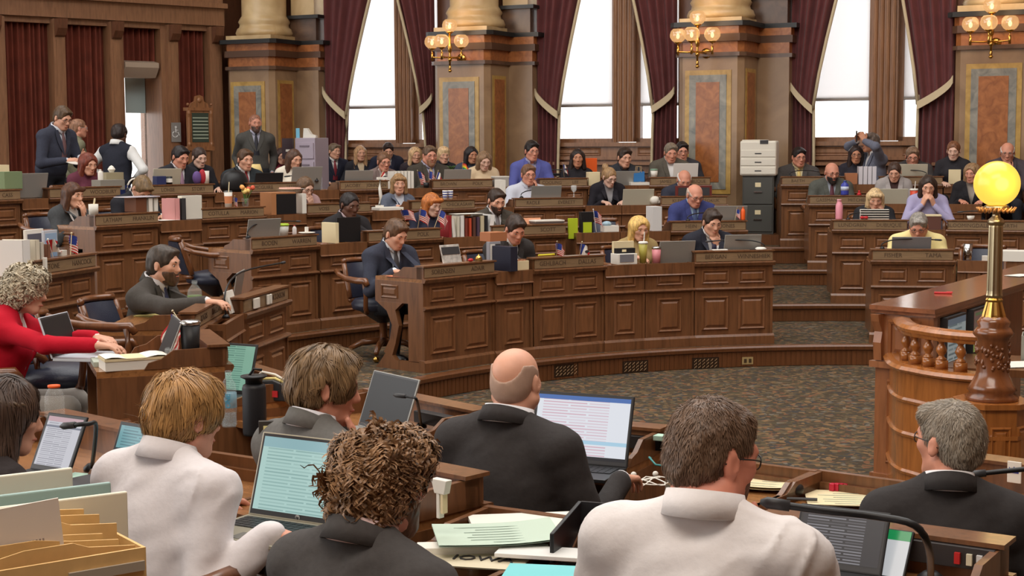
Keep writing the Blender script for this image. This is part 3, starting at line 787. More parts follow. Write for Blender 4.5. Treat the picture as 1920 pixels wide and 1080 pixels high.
# ------------------------------------------------------------------ floor and tiers
mb = MB(); mb.prism([(-14, -4), (9.6, -4), (9.6, 17.2), (-4.2, 24.2), (-14, 15)], -.2, 0, 'z'); tag(mb.ob('floor', CARPET), kind='structure')
def tier(k, inner, a0, a1, z, z0, n=60):
    P = []
    for i in range(n + 1):
        th = a0 + (a1 - a0) * i / n; P.append((th, inner(th)))
    vs = []
    for th, r in P:
        c, s_ = math.cos(th), math.sin(th)
        for rr, zz in ((r, z0), (r, z), (16.5 if th > R_(95) else 12.0 + 4.5 * max(0, (th - R_(60)) / R_(35)), z)): vs.append((CEN.x + c * rr, CEN.y + s_ * rr, zz))
    top = MB(); top.add(vs, [(3 * i + 1, 3 * i + 2, 3 * i + 5, 3 * i + 4) for i in range(n)])
    j = 3 * n; top.add([vs[j], vs[j + 1], vs[j + 2], (vs[j + 2][0], vs[j + 2][1], z0)], [(0, 1, 2, 3)])
    o = top.ob('floor', CARPET); tag(o, kind='structure')
    ris = MB(); vs = []; fs = []
    for th, r in P:     # beaded riser under a rounded nosing
        c, s_ = math.cos(th), math.sin(th)
        for rr, zz in ((r + .02, z0), (r, z0 + .004), (r, z - .045), (r - .022, z - .040), (r - .026, z - .012), (r - .014, z + .003), (r + .05, z + .004)): vs.append((CEN.x + c * rr, CEN.y + s_ * rr, zz))
    for i in range(n):
        for j in range(6): fs.append((7 * i + j, 7 * i + j + 1, 7 * i + 8 + j, 7 * i + 7 + j))
    ris.add(vs, fs); o = ris.ob('trim_%d' % (k + 1), W_RISER); tag(o, kind='structure')
    bd = MB(); m = int((a1 - a0) * inner((a0 + a1) / 2) / .045)
    for i in range(m):
        th = a0 + (a1 - a0) * (i + .5) / m; r = inner(th) - .001; M = Matrix.Translation((CEN.x + math.cos(th) * r, CEN.y + math.sin(th) * r, 0)) @ Matrix.Rotation(th + PI / 2, 4, 'Z')
        bd.box(-.017, .017, -.004, .004, z0 + .004, z - .05, 0, M)
    b = bd.ob('beading', W_RISER, o); b['kind'] = 'stuff'
A0, A1 = R_(25), R_(208)
for k in range(4): tier(k, lambda th, k=k: rfit(k, th) - .10, A0, A1, TIER[k], 0 if k == 0 else TIER[k - 1])
# carpet tread edges catch a metal nosing strip in the aisle
# vents and outlet in the first riser
def riser_at(px, py):
    a = azi(px, py); Y = 9.0
    while True:
        p = Vector((a * Y, Y, 0)); v = p - CEN; th = math.atan2(v.y, v.x)
        if v.length >= rfit(0, th) - .10 and Y > CEN.y: break
        Y += .01
    d = ray(px, py); return Vector((p.x, p.y, CAMZ + d.z / d.y * p.y)), th
GRILLE = flat('bronze_grille', (64, 50, 40), .4, metal=.5)
for i, (px, py, lab) in enumerate(((1060, 694, 'bronze floor vent in the first riser, the one by the bald man'), (1190, 687, 'bronze floor vent in the first riser, the middle of three'), (1322, 681, 'bronze floor vent in the first riser beside the outlet'))):
    p, th = riser_at(px, py); t = thing('floor_vent', lab, 'vent', (p.x, p.y, p.z), th - PI / 2, 'floor vents in the first riser')
    m = MB(); m.box(-.125, .125, -.014, -.001, -.052, .052); m.ob('plate', GRILLE, t)
    m = MB()
    for a in range(6):
        for b in range(3):
            x, z = -.095 + a * .038, -.028 + b * .028; m.tube([(x - .012, -.016, z - .01), (x + .012, -.016, z + .01)], .003, 4); m.tube([(x - .012, -.016, z + .01), (x + .012, -.016, z - .01)], .003, 4)
    m.ob('grille', flat('pale_bronze', (120, 92, 62), .4, metal=.5), t)['kind'] = 'stuff'  # crossed bars in a paler bronze than the plate
p, th = riser_at(1401, 676); t = thing('power_outlet', 'small brass double power outlet set in the first riser', 'outlet', (p.x, p.y, p.z), th - PI / 2)
m = MB(); m.box(-.05, .05, -.012, -.001, -.032, .032); m.ob('cover_plate', flat('outlet_ivory', (172, 150, 104), .4), t)
for sx in (-1, 1):
    m = MB(); m.box(sx * .022 - .012, sx * .022 + .012, -.016, -.011, -.017, .017); m.ob('socket', flat('outlet_dark', (70, 56, 40), .4), t)

# ------------------------------------------------------------------ left wall: pilasters with curtains between, a deep doorway
def lz(px, py, off=0): return LW.z(px, py, off)
LT = lambda px, off=0: LW.t(px, off)
tend = LT(418)
# solid back of the wall with an opening at the doorway
d0, d1 = LT(226), LT(313); dz1 = 2.62
m = MB(); m.box(-16, d0, .30, .42, 0, 9); m.box(d1, tend + .8, .30, .42, 0, 9); m.box(d0, d1, .30, .42, 3.15, 9)
o = m.ob('wall_left', W_WALLD); o.matrix_world = MLW; tag(o, kind='structure')
m = MB(); m.box(-16, tend, -.02, .30, 3.62, 3.70); m.box(-16, tend, -.10, .30, 3.70, 3.95); m.box(-16, tend, -.20, .30, 3.95, 4.02); m.box(-16, tend, -.06, .30, 4.02, 9)
o = m.ob('trim_5', W_WALL); o.matrix_world = MLW; tag(o, kind='structure')
PIL = [(-30, 14), (104, 126), (210, 231), (318, 337), (396, 418)]
for i, (a, b) in enumerate(PIL):
    t0, t1 = LT(a, .1), LT(b, .1); m = MB()
    m.box(t0, t1, -.10, .30, .72, 3.68); m.box(t0 - .03, t1 + .03, -.13, .3, .72, 1.05); m.box(t0 - .02, t1 + .02, -.12, .3, 1.05, 1.12)
    m.box(t0 + .04, t1 - .04, -.115, -.09, 1.25, 3.4)
    o = m.ob('pilaster', W_WALL); o.matrix_world = MLW
    o['kind'] = 'structure'; tag(o, ['fluted brown wooden pilaster at the left edge of the room', 'brown wooden pilaster behind the standing man in navy', 'brown wooden pilaster beside the bright doorway', 'brown wooden pilaster bearing the wheelchair sign', 'narrow brown wooden pilaster by the marble pier'][i], 'pilaster', 'wooden pilasters of the curtain wall')
    cb = MB(); tc = (t0 + t1) / 2; cb.prism([(-.12, 3.68), (-.24, 3.68), (-.22, 3.55), (-.16, 3.46), (-.12, 3.44)], tc - .07, tc + .07, 'x'); c = cb.ob('corbel', W_WALLD, o)
def pleats(name, mat, t0, t1, z0, z1, n, lab, off=.10, amp=.045, group=None):
    m = MB(); nu = n * 8
    m.grid(lambda u, v: (t0 + (t1 - t0) * u, off + amp * math.sin(u * n * 2 * PI + .7 * math.sin(u * 9)) + .02 * math.sin(u * 31), z0 + (z1 - z0) * v), nu, 6)
    m.grid(lambda u, v: (t1 - (t1 - t0) * u, off + .02 + amp * math.sin((1 - u) * n * 2 * PI + .7 * math.sin((1 - u) * 9)) + .02 * math.sin((1 - u) * 31), z0 + (z1 - z0) * v), nu, 6)
    o = m.ob(name, mat, smooth=True); o.matrix_world = MLW; tag(o, lab, 'curtain', group); return o
pleats('pleated_curtain', DRAPE2, LT(14), LT(104), .74, 3.66, 9, 'rust red pleated curtain at the left edge behind the standing man in navy', group='rust pleated curtains')
pleats('pleated_curtain', DRAPE2, LT(126), LT(211), .74, 3.64, 8, 'rust red pleated curtain behind the man in olive', group='rust pleated curtains')
pleats('pleated_curtain', DRAPE2, LT(232, -.05), LT(298, -.05), 3.10, 3.64, 7, 'short rust red pleated curtain above the doorway', off=.16, group='rust pleated curtains')
pleats('pleated_curtain', DRAPE2, LT(336), LT(398), .74, 3.62, 7, 'rust red pleated curtain behind the carved display case', group='rust pleated curtains')
# doorway: reveal, transom ledge, glazed lower part with a half drawn shade
m = MB(); m.box(d0 - .02, d0 + .06, -.02, .62, .72, 3.62); m.box(d1 - .10, d1, -.04, .62, .72, 3.62); m.box(d0, d1, .42, .62, .1, .72)
o = m.ob('door_1', W_WALL); o.matrix_world = MLW; tag(o, kind='structure')
m = MB(); m.prism([(-.06, 3.06), (-.06, 3.13), (.1, 3.16), (.3, 3.16), (.3, 2.92), (.05, 2.92), (.0, 2.98)], d0 + .06, LT(290, -.1), 'x'); c = m.ob('transom', flat('transom_grey', (176, 158, 140), .5), o)
q0, q1 = LT(233, -.5), LT(281, -.5)
m = MB(); m.box(q0 - .05, q0, .48, .54, .72, 3.1); m.box(q1, q1 + .06, .48, .54, .72, 3.1); m.box(q0, q1, .48, .54, .72, 1.22); m.box(q0, q1, .48, .54, 2.97, 3.1); m.ob('door_frame', W_WALLD, o)
m = MB(); m.box(q1 + .06, d1 - .1, .44, .5, .72, 3.1); m.ob('side_panel', flat('door_dark_green', (66, 70, 64), .9, spec=.05), o)
m = MB(); m.box(q0, q1, .50, .505, 1.20, 2.98); m.ob('glass', see('window_glass', (240, 245, 250), .06), o)
m = MB(); m.box(q0, q1, .46, .465, lz(255, 212, -.47), 2.98); m.ob('roller_shade', flat('grey_shade', (168, 186, 186), .7), o)
# view beyond the doorway: a low stone building outdoors, coloured bright as if daylit
m = MB(); m.box(q0 - 5.5, q1 + 5.5, 14.0, 14.4, -2, 1.9); v = m.ob('trim_6', stone('pale_stone', (186, 176, 168), (232, 226, 220), 5, .6)); v.matrix_world = MLW; tag(v, kind='structure')
# wheelchair sign
tt = LT(329, .13); zz = lz(329, 248, .13); o = thing('accessible_sign', 'grey wheelchair sign on a wooden pilaster', 'sign', LW.p(tt, .125, zz), math.atan2(LW.e.y, LW.e.x))
m = MB(); m.box(-.075, .075, -.012, 0, -.14, .14); m.ob('sign_plate', flat('sign_grey', (140, 136, 132), .5), o)
m = MB(); s2 = .9
m.lathe([(.001, 0), (.016, 0), (.016, .004), (.001, .004)], 10, (-.008, 0, 0), 0, Matrix.Translation((0, -.014, .075)) @ Matrix.Rotation(PI / 2, 4, 'X'))
m.tube([(-.008, -.014, .055), (-.008, -.014, .0), (.03, -.014, .0), (.045, -.014, -.045)], .006, 6); m.tube([(-.008, -.014, .03), (.028, -.014, .03)], .005, 6)
m.tube([(-.02 + .042 * math.cos(a), -.014, -.03 + .042 * math.sin(a)) for a in [R_(110 + i * 25) for i in range(10)]], .006, 6)
m.ob('wheelchair_symbol', flat('sign_white', (228, 228, 226), .5), o)

# carved case with a roster board
tc = LT(374, .35); zb, zt = lz(374, 277, .35), lz(374, 178, .35); H = zt - zb
o = thing('carved_roster_case', 'carved oak case with a green and white striped board', 'display case', LW.p(tc, .30, 0), math.atan2(LW.e.y, LW.e.x))
CW = wood('carved_oak', (142, 96, 62), rough=.4)
m = MB(); m.box(-.17, .17, -.06, .04, zb + .02, zb + H * .73); m.box(-.22, .22, -.08, .05, zb - .04, zb + .02); m.box(-.21, .21, -.08, .05, zb + H * .70, zb + H * .76)
for sx in (-1, 1):
    m.lathe([(.028, 0), (.034, .03), (.022, .06), (.026, H * .3), (.022, H * .55), (.034, H * .62), (.03, H * .68)], 10, (sx * .18, -.06, zb + .02)); m.ball((sx * .19, -.05, zb + H * .82), .022, 8, 6)
m.box(-.16, .16, -.05, .03, .72, zb - .04)
m.ob('case', CW, o)
m = MB(); m.prism([(-.15, zb + H * .76), (.15, zb + H * .76), (.13, zb + H * .84), (.07, zb + H * .88), (.055, zb + H * .97), (0, zb + H), (-.055, zb + H * .97), (-.07, zb + H * .88), (-.13, zb + H * .84)], -.06, .0, 'y'); m.ball((0, -.06, zb + H * .9), (.04, .02, .04), 10, 6); m.ob('crest', CW, o)
m = MB(); m.box(-.135, .135, -.066, -.058, zb + .08, zb + H * .66); b = m.ob('board', flat('board_green', (58, 72, 62), .5), o)
for i in range(7):
    m = MB(); z = zb + .13 + i * (H * .66 - .16) / 7; m.box(-.125, .125, -.070, -.064, z, z + .014); m.ob('strip', flat('strip_pale', (182, 196, 178), .5), b)
# low marble dado and bench beneath
m = MB(); m.box(LT(338), tend + .4, -.25, .28, .72, 1.22); m.box(LT(338) - .03, tend + .4, -.32, .28, 1.22, 1.30)
o = m.ob('baseboard_left', MARBLE_D); o.matrix_world = MLW; tag(o, kind='structure')

# ------------------------------------------------------------------ window wall
BT = lambda px, off=0, py=200: BW.t(px, off, py)
WIN = [(600, 822), (998, 1275), (1462, 1792), (1940, 2240)]
SILL = 1.97
m = MB(); xs = [BT(402)] + [BT(v) for w_ in WIN for v in w_] + [12]
for i in range(0, len(xs), 2): m.box(xs[i], xs[i + 1], 0, .35, 0, 9)
for i in range(1, len(xs) - 1, 2): m.box(xs[i], xs[i + 1], 0, .35, 0, SILL - .03); m.box(xs[i], xs[i + 1], 0, .35, 7.2, 9)
o = m.ob('wall_back', W_WALLD); o.matrix_world = MBW; tag(o, kind='structure')
GL = see('window_glass', (240, 245, 250), .06)
def trans():
    m, nt, b = newmat('white_blind'); t = nt.nodes.new('ShaderNodeBsdfTranslucent'); t.inputs[0].default_value = (.93, .93, .94, 1)
    mx = nt.nodes.new('ShaderNodeMixShader'); mx.inputs[0].default_value = .12; b.inputs['Base Color'].default_value = (.85, .85, .85, 1)
    nt.links.new(t.outputs[0], mx.inputs[1]); nt.links.new(b.outputs[0], mx.inputs[2]); nt.links.new(mx.outputs[0], nt.nodes['Material Output'].inputs[0]); return m
BLIND = trans()
W_WINDOW = wood('window_wood', (132, 92, 62), dark=.75, rough=.4)  # wood of the sashes, mullions and sills
MULL = [(742, 772), (1150, 1188), (1634, 1682), (2090, 2140)]
BLY = [200, 196, 184, 184]
for i, ((a, b), (ma, mb_), by) in enumerate(zip(WIN, MULL, BLY)):
    x0, x1, m0, m1 = BT(a), BT(b), BT(ma), BT(mb_); zb = BW.z((a + b) / 2, by)
    wn = thing('window_%d' % (i + 1), None, None); wn.matrix_world = MBW; wn['kind'] = 'structure'
    for (p, q) in ((x0, m0), (m1, x1)):
        m = MB(); m.box(p, p + .06, .10, .2, SILL, 7.2); m.box(q - .06, q, .10, .2, SILL, 7.2); m.box(p, q, .10, .2, SILL - .02, SILL + .05); m.box(p, q, .12, .17, zb - .025, zb + .02); m.ob('sash', W_WINDOW, wn)
        m = MB(); m.box(p + .05, q - .05, .14, .146, SILL + .04, 7.2); m.ob('pane', GL, wn)
        m = MB(); m.box(p + .06, q - .06, .105, .11, zb, 7.2); m.ob('roller_blind', BLIND, wn)
        m = MB(); m.box(p + .06, q - .06, .098, .115, zb - .02, zb); m.ob('blind_bar', flat('blind_bar', (150, 140, 130), .5), wn)
    m = MB(); m.box(m0, m1, -.02, .25, SILL, 7.2); w_ = (m1 - m0)
    for j in range(4): m.tube([(m0 + w_ * (.14 + .24 * j), -.02, SILL), (m0 + w_ * (.14 + .24 * j), -.02, 7.2)], w_ * .09, 8)
    m.ob('mullion', W_WINDOW, wn)
    m = MB(); m.box(x0, x1, -.10, .2, SILL - .06, SILL - .005); m.ob('window_sill', W_WINDOW, wn)
    m = MB(); m.box(x0, x1, -.05, .1, 1.55, SILL - .06); m.box(x0, x1, -.10, .1, SILL - .24, SILL - .20); m.box(x0, x1, -.14, .1, 1.66, 1.70); m.ob('apron', W_WALL, wn)
    for (p, q) in ((x0, m0), (m1, x1)):
        m = MB(); c = (p + q) / 2; m.raised(c, SILL - .13, (q - p) * .7, .07, -.052, .02, .012); m.ob('apron_panel', W_WALL, wn)
# far building seen through the clear lower panes
BST = flat('far_building_stone', (252, 250, 246), .8)  # near-white stone colour
bd = thing('far_building', 'pale stone building beyond the middle window', 'building', BW.p(1.0, -26, 0), math.atan2(BW.e.y, BW.e.x))
m = MB(); m.box(-2.6, 2.6, 0, 4, -6, 5.6); m.ob('wall', BST, bd)
for i in range(3):
    m = MB(); m.box(-2.2 + i * 1.7, -1.6 + i * 1.7, -.08, .1, -3, 4.4); m.ob('window', flat('far_pane', (206, 214, 220), .2), bd)

# ------------------------------------------------------------------ marble piers with columns
def pier(i, cx, lab):
    """cx: picture columns (front left, front right/corner, side panel right, rear right)"""
    off = .95 if i < 3 else .36; dp = .62 if i < 3 else .26
    a, b, c = cx; x0, x1 = BT(a, off), BT(b, off)
    t = thing('pillar', lab, 'pillar'); t.matrix_world = MBW
    t['group'] = 'marble piers between the windows'
    w_ = x1 - x0; cxm = (x0 + x1) / 2; rear1 = max(BT(c, .3) , x1 + .1)
    def blk(name, mat, z0, z1, g=0.0, chamf=.07, rear=True, rg=None):
        m = MB(); h = chamf
        P = [(x0 - g, -.0), (x0 - g, -off - g + h), (x0 - g + h, -off - g), (x1 + g - h, -off - g), (x1 + g, -off - g + h), (x1 + g, -off + dp)]
        if rear: P += [(rear1 + g, -off + dp), (rear1 + g, 0)]
        else: P += [(x1 + g, 0)]
        m.prism(P, z0, z1, 'z'); return m.ob(name, mat, t)
    Z = lambda py: BW.z((a + b) / 2, py, off)
    zs = PY[i]; z = [Z(v) for v in zs]      # base block top, cap bottom, frieze moulding top/bottom, orange bottom, shaft top
    blk('shaft', MARBLE, .72, z[5]); blk('plinth', MARBLE_D, .5, 1.14, .05)
    blk('moulding', CAPST if False else MARBLE_D, z[5], z[5] + .05, .035); blk('frieze', MARBLE_O, z[5] + .05, z[3], .0)
    blk('moulding', flat('brown_moulding', (84, 58, 42), .35), z[3], z[2], .04); blk('frieze', MARBLE_O, z[2], z[1], .02)
    blk('cap', CAPST, z[1], z[1] + .06, .09)
    m = MB(); m.box(x0 + .02, x1 - .02, -off + .0, 0, z[1] + .06, z[0]); m.ob('base_block', MARBLE_L, t)
    r = w_ * .46; cy = -off + r + .03
    m = MB(); m.lathe([(r * 1.06, 0), (r * 1.10, .05), (r * 1.04, .11), (r * .96, .13), (r * .94, .17), (r * 1.0, .21), (r * .93, .26), (r * .86, .30), (r * .84, 5)], 32, (cxm, cy, z[0])); m.ob('column', MARBLE_L, t, smooth=True)
    m = MB(); m.box(x1 - .1, rear1 - .03, -.33, 0, z[1] + .06, z[1] + .38); m.ob('rear_block', MARBLE_D, t)
    m = MB(); m.box(x1 - .1, rear1 + .05, -.40, 0, z[1] + .38, z[1] + .43); m.ob('rear_cap', CAPST, t)
    m = MB(); m.box(x1 - .1, rear1 - .08, -.30, 0, z[1] + .43, 9); m.ob('rear_shaft', MARBLE_L, t)
    # framed orange panel on the front and a narrow one on the side
    def panel(px, zz0, zz1, wd, M=None):
        for mm, g, o_ in ((MARBLE_Y, .15, .012), (MARBLE_G, .09, .020), (MARBLE_O, .0, .026)):
            m = MB(); m.box(px - wd / 2 - g, px + wd / 2 + g, -o_, .0, zz0 - g, zz1 + g, 0, M); m.ob({.15: 'outer_frame', .09: 'inner_frame', .0: 'panel'}[g], mm, t)
    panel(cxm - .02, 1.46, z[5] - .32, w_ * .36, Matrix.Translation((0, -off, 0)))
    M = Matrix.Translation((x1, -off + dp * .52, 0)) @ Matrix.Rotation(PI / 2, 4, 'Z')
    for g, mm, o_ in ((.05, MARBLE_Y, .008), (0, MARBLE_O, .014)):
        m = MB(); m.box(-.15 - g, .15 + g, -o_, 0, 1.3 - g, z[5] - .2 + g, 0, M); m.ob('side_frame' if g else 'side_panel', mm, t)
    return t, x0, x1, off, z
PY = [[66, 82, 95, 107, 131, 131], [50, 67, 81, 94, 119, 121], [33, 50, 64, 78, 101, 106], [8, 30, 46, 60, 80, 92]]
PIERS = [pier(0, (424, 512, 600), 'marble pier behind the standing bald man'), pier(1, (812, 916, 1000), 'marble pier between the first two windows, amber lamps before it'),
         pier(2, (1270, 1392, 1480), 'marble pier behind the grey filing cabinet'), pier(3, (1788, 1945, 2040), 'marble pier at the right edge behind the glowing globe')]

# ------------------------------------------------------------------ window drapes, tied back
def drape(px_wall, px_top, px_tie, py_tie, py_low, px_bot, lab, left=True):
    """hangs from above the frame, sweeps in to a tie at the wall side, then falls straight"""
    t = thing('window_drape', lab, 'curtain'); t.matrix_world = MBW; t['group'] = 'maroon drapes tied back at the windows'
    off = .16; xw, xt, xi, xb = [BT(v, off) for v in (px_wall, px_top, px_tie, px_bot)]
    zt = BW.z(px_tie, py_tie, off); zl = BW.z(px_tie, py_low, off); zw = zt
    ztop = BW.z(px_top, -60, off)
    def edge(z):           # inner edge of the swag
        s = min(1.25, max(0, (z - zl) / (3.95 - zl))); return xi + (xt - xi) * (s ** 1.2)
    def wallz(u): return zw + (zl - zw) * (u ** .7)      # the tied bottom runs down from the wall to the inner edge
    n = 5
    def up(u, v, back=0):
        zb = wallz(u); z = zb + (6.8 - zb) * v; z_e = zl + (6.8 - zl) * v
        x = xw + (edge(z_e) - xw) * u; s = .05 * (.35 + .65 * min(1, v * 3))
        return (x, -off - s * math.sin(u * n * 2 * PI) - .02 * math.sin(u * 17 + v * 2) + back - .05 * (1 - v) * u, z)
    m = MB(); m.grid(up, n * 8, 14); m.grid(lambda u, v: up(1 - u, v, .03), n * 8, 14); m.ob('swag', DRAPE, t, smooth=True)
    m = MB()
    def low(u, v, back=0):
        zb = wallz(u) + .12; z = .95 + (zb - .95) * v; x = xw + (xb + (xi - xb) * v ** 2 - xw) * u
        return (x, -off + .02 - .035 * math.sin(u * n * 2 * PI + .5) + back, z)
    m.grid(low, n * 8, 6); m.grid(lambda u, v: low(1 - u, v, .03), n * 8, 6); m.ob('tail', DRAPE, t, smooth=True)
    m = MB(); m.tube([Vector(up(1, v / 10)) + Vector((0, -.02, 0)) for v in range(11)], .022, 6); m.ob('edge_fringe', FRINGE, t, smooth=True)
    m = MB(); vs = []
    for i in range(17):
        u = i / 16; p = Vector(up(u, 0)); vs += [(p.x, -off - .10, p.z + .035), (p.x, -off - .10, p.z - .065), (p.x, -off - .07, p.z - .065), (p.x, -off - .07, p.z + .035)]
    m.add(vs, [(4 * i + j, 4 * i + (j + 1) % 4, 4 * i + 4 + (j + 1) % 4, 4 * i + 4 + j) for i in range(16) for j in range(4)]); m.ob('tie_fringe', FRINGE, t)
    m = MB(); m.tube([Vector(low(1, v / 6)) + Vector((0, -.015, 0)) for v in range(7)], .020, 6); m.ob('tail_fringe', FRINGE, t, smooth=True)
    return t
drape(611, 694, 652, 166, 215, 646, 'maroon drape left of the first window, next to the pale cabinet')
drape(815, 752, 792, 180, 206, 801, 'maroon drape right of the first window, beside the lamp pier')
drape(1008, 1090, 1050, 170, 214, 1046, 'maroon drape left of the middle window, behind the man in blue')
drape(1268, 1186, 1226, 168, 204, 1222, 'maroon drape right of the middle window, above the seated grey haired man')
drape(1482, 1574, 1526, 150, 204, 1528, 'maroon drape left of the third window, above the white printer')
drape(1788, 1683, 1722, 148, 196, 1720, 'maroon drape right of the third window, by the last pier')

# ------------------------------------------------------------------ remaining shell behind and beside the camera (never in view) so that the room holds its light
m = MB(); m.box(9.5, 9.8, -4, 24, 0, 9); o = m.ob('wall_right', W_WALL); tag(o, kind='structure')
m = MB(); m.box(-14, 9.8, -4.3, -4, 0, 9); o = m.ob('wall_front', W_WALL); tag(o, kind='structure')

m = MB(); m.box(-14, 9.8, -4.3, 5, 9, 9.2); m.box(-14, -5, 5, 15, 9, 9.2); m.box(7, 9.8, 5, 20, 9, 9.2); m.box(-5, 7, 15.5, 26, 9, 9.2)
o = m.ob('ceiling', flat('ceiling_cream', (214, 200, 176), .8)); tag(o, kind='structure')
# ------------------------------------------------------------------ sconces
AMBER = None
def amber():
    m, nt, b = newmat('amber_glass'); e = nt.nodes.new('ShaderNodeEmission'); e.inputs[0].default_value = (1, .52, .2, 1); e.inputs[1].default_value = .95
    t = nt.nodes.new('ShaderNodeBsdfTransparent'); mx = nt.nodes.new('ShaderNodeMixShader'); mx.inputs[0].default_value = .55
    ad = nt.nodes.new('ShaderNodeMixShader'); ad.inputs[0].default_value = .12; g = nt.nodes.new('ShaderNodeBsdfGlossy'); g.inputs['Roughness'].default_value = .1
    nt.links.new(t.outputs[0], mx.inputs[1]); nt.links.new(e.outputs[0], mx.inputs[2]); nt.links.new(mx.outputs[0], ad.inputs[1]); nt.links.new(g.outputs[0], ad.inputs[2])
    nt.links.new(ad.outputs[0], nt.nodes['Material Output'].inputs[0]); return m
AMBER = amber(); BULB = emit('warm_bulb', (255, 200, 130), 5.0)
def sconce(px, py, pr, lab):
    """px, py: centre of the upper globe in the photograph"""
    P = PIERS[pr]; off = P[3] + .34; p = BW.p(BT(px, off, py), off, BW.z(px, py, off))
    t = thing('wall_sconce', lab, 'lamp', p, math.atan2(BW.e.y, BW.e.x), 'brass sconces with four globes')
    m = MB(); m.tube([(0, 0, -.10), (0, 0, -.42), (0, 0, -.58)], [.018, .016, .012], 8); m.ball((0, 0, -.30), (.032, .032, .07), 10, 8); m.ball((0, 0, -.45), .03, 10, 6); m.ball((0, 0, -.56), (.02, .02, .04), 8, 6); m.lathe([(.01, -.62), (.03, -.60), (.02, -.585)], 10)
    m.tube([(0, 0, -.42), (0, .20, -.42), (0, .34, -.42)], .014, 8); m.lathe([(.001, 0), (.07, 0), (.06, .03), (.001, .04)], 14, (0, 0, 0), 0, Matrix.Translation((0, .345, -.42)) @ Matrix.Rotation(PI / 2, 4, 'X'))
    m.ob('stem', BRASS, t, smooth=True)
    sp = [(0, 0, 0)]
    for a in (R_(200), R_(272), R_(-22)):
        x, y = .24 * math.cos(a), .24 * math.sin(a); m = MB(); m.tube([(0, 0, -.42), (x * .5, y * .5, -.425), (x * .93, y * .93, -.42), (x, y, -.40), (x, y, -.30)], .010, 8); m.ball((x, y, -.44), .014, 8, 6); m.tube([(x, y, -.46), (x, y, -.36)], .016, 8); m.ob('arm', BRASS, t, smooth=True); sp.append((x, y, -.215))
    for x, y, z in sp:
        m = MB(); m.lathe([(.045, -.085), (.075, -.062), (.098, -.025), (.10, .01), (.088, .052), (.062, .078), (.055, .08)], 20, (x, y, z)); g = m.ob('globe', AMBER, t, smooth=True)
        m = MB(); m.ball((x, y, z - .01), (.022, .022, .034), 8, 6); m.ob('bulb', BULB, g, smooth=True)
        m = MB(); m.lathe([(.016, -.11), (.05, -.088), (.048, -.08), (.014, -.08)], 12, (x, y, z)); m.ob('cup', BRASS, g, smooth=True)
    l = bpy.data.lights.new('sconce_light', 'POINT'); l.energy = 14; l.color = (1, .6, .28); l.shadow_soft_size = .3
    lo = bpy.data.objects.new('sconce_light', l); COL.objects.link(lo); lo.location = BW.p(BT(px, off, py), off + .1, p.z - .05)
sconce(843, 48, 1, 'brass sconce of four amber globes on the pier between the first windows')
sconce(1308, 33, 2, 'brass sconce of four amber globes above the seated grey haired man')
sconce(1860, 10, 3, 'brass sconce of four amber globes above the glowing globe lamp')
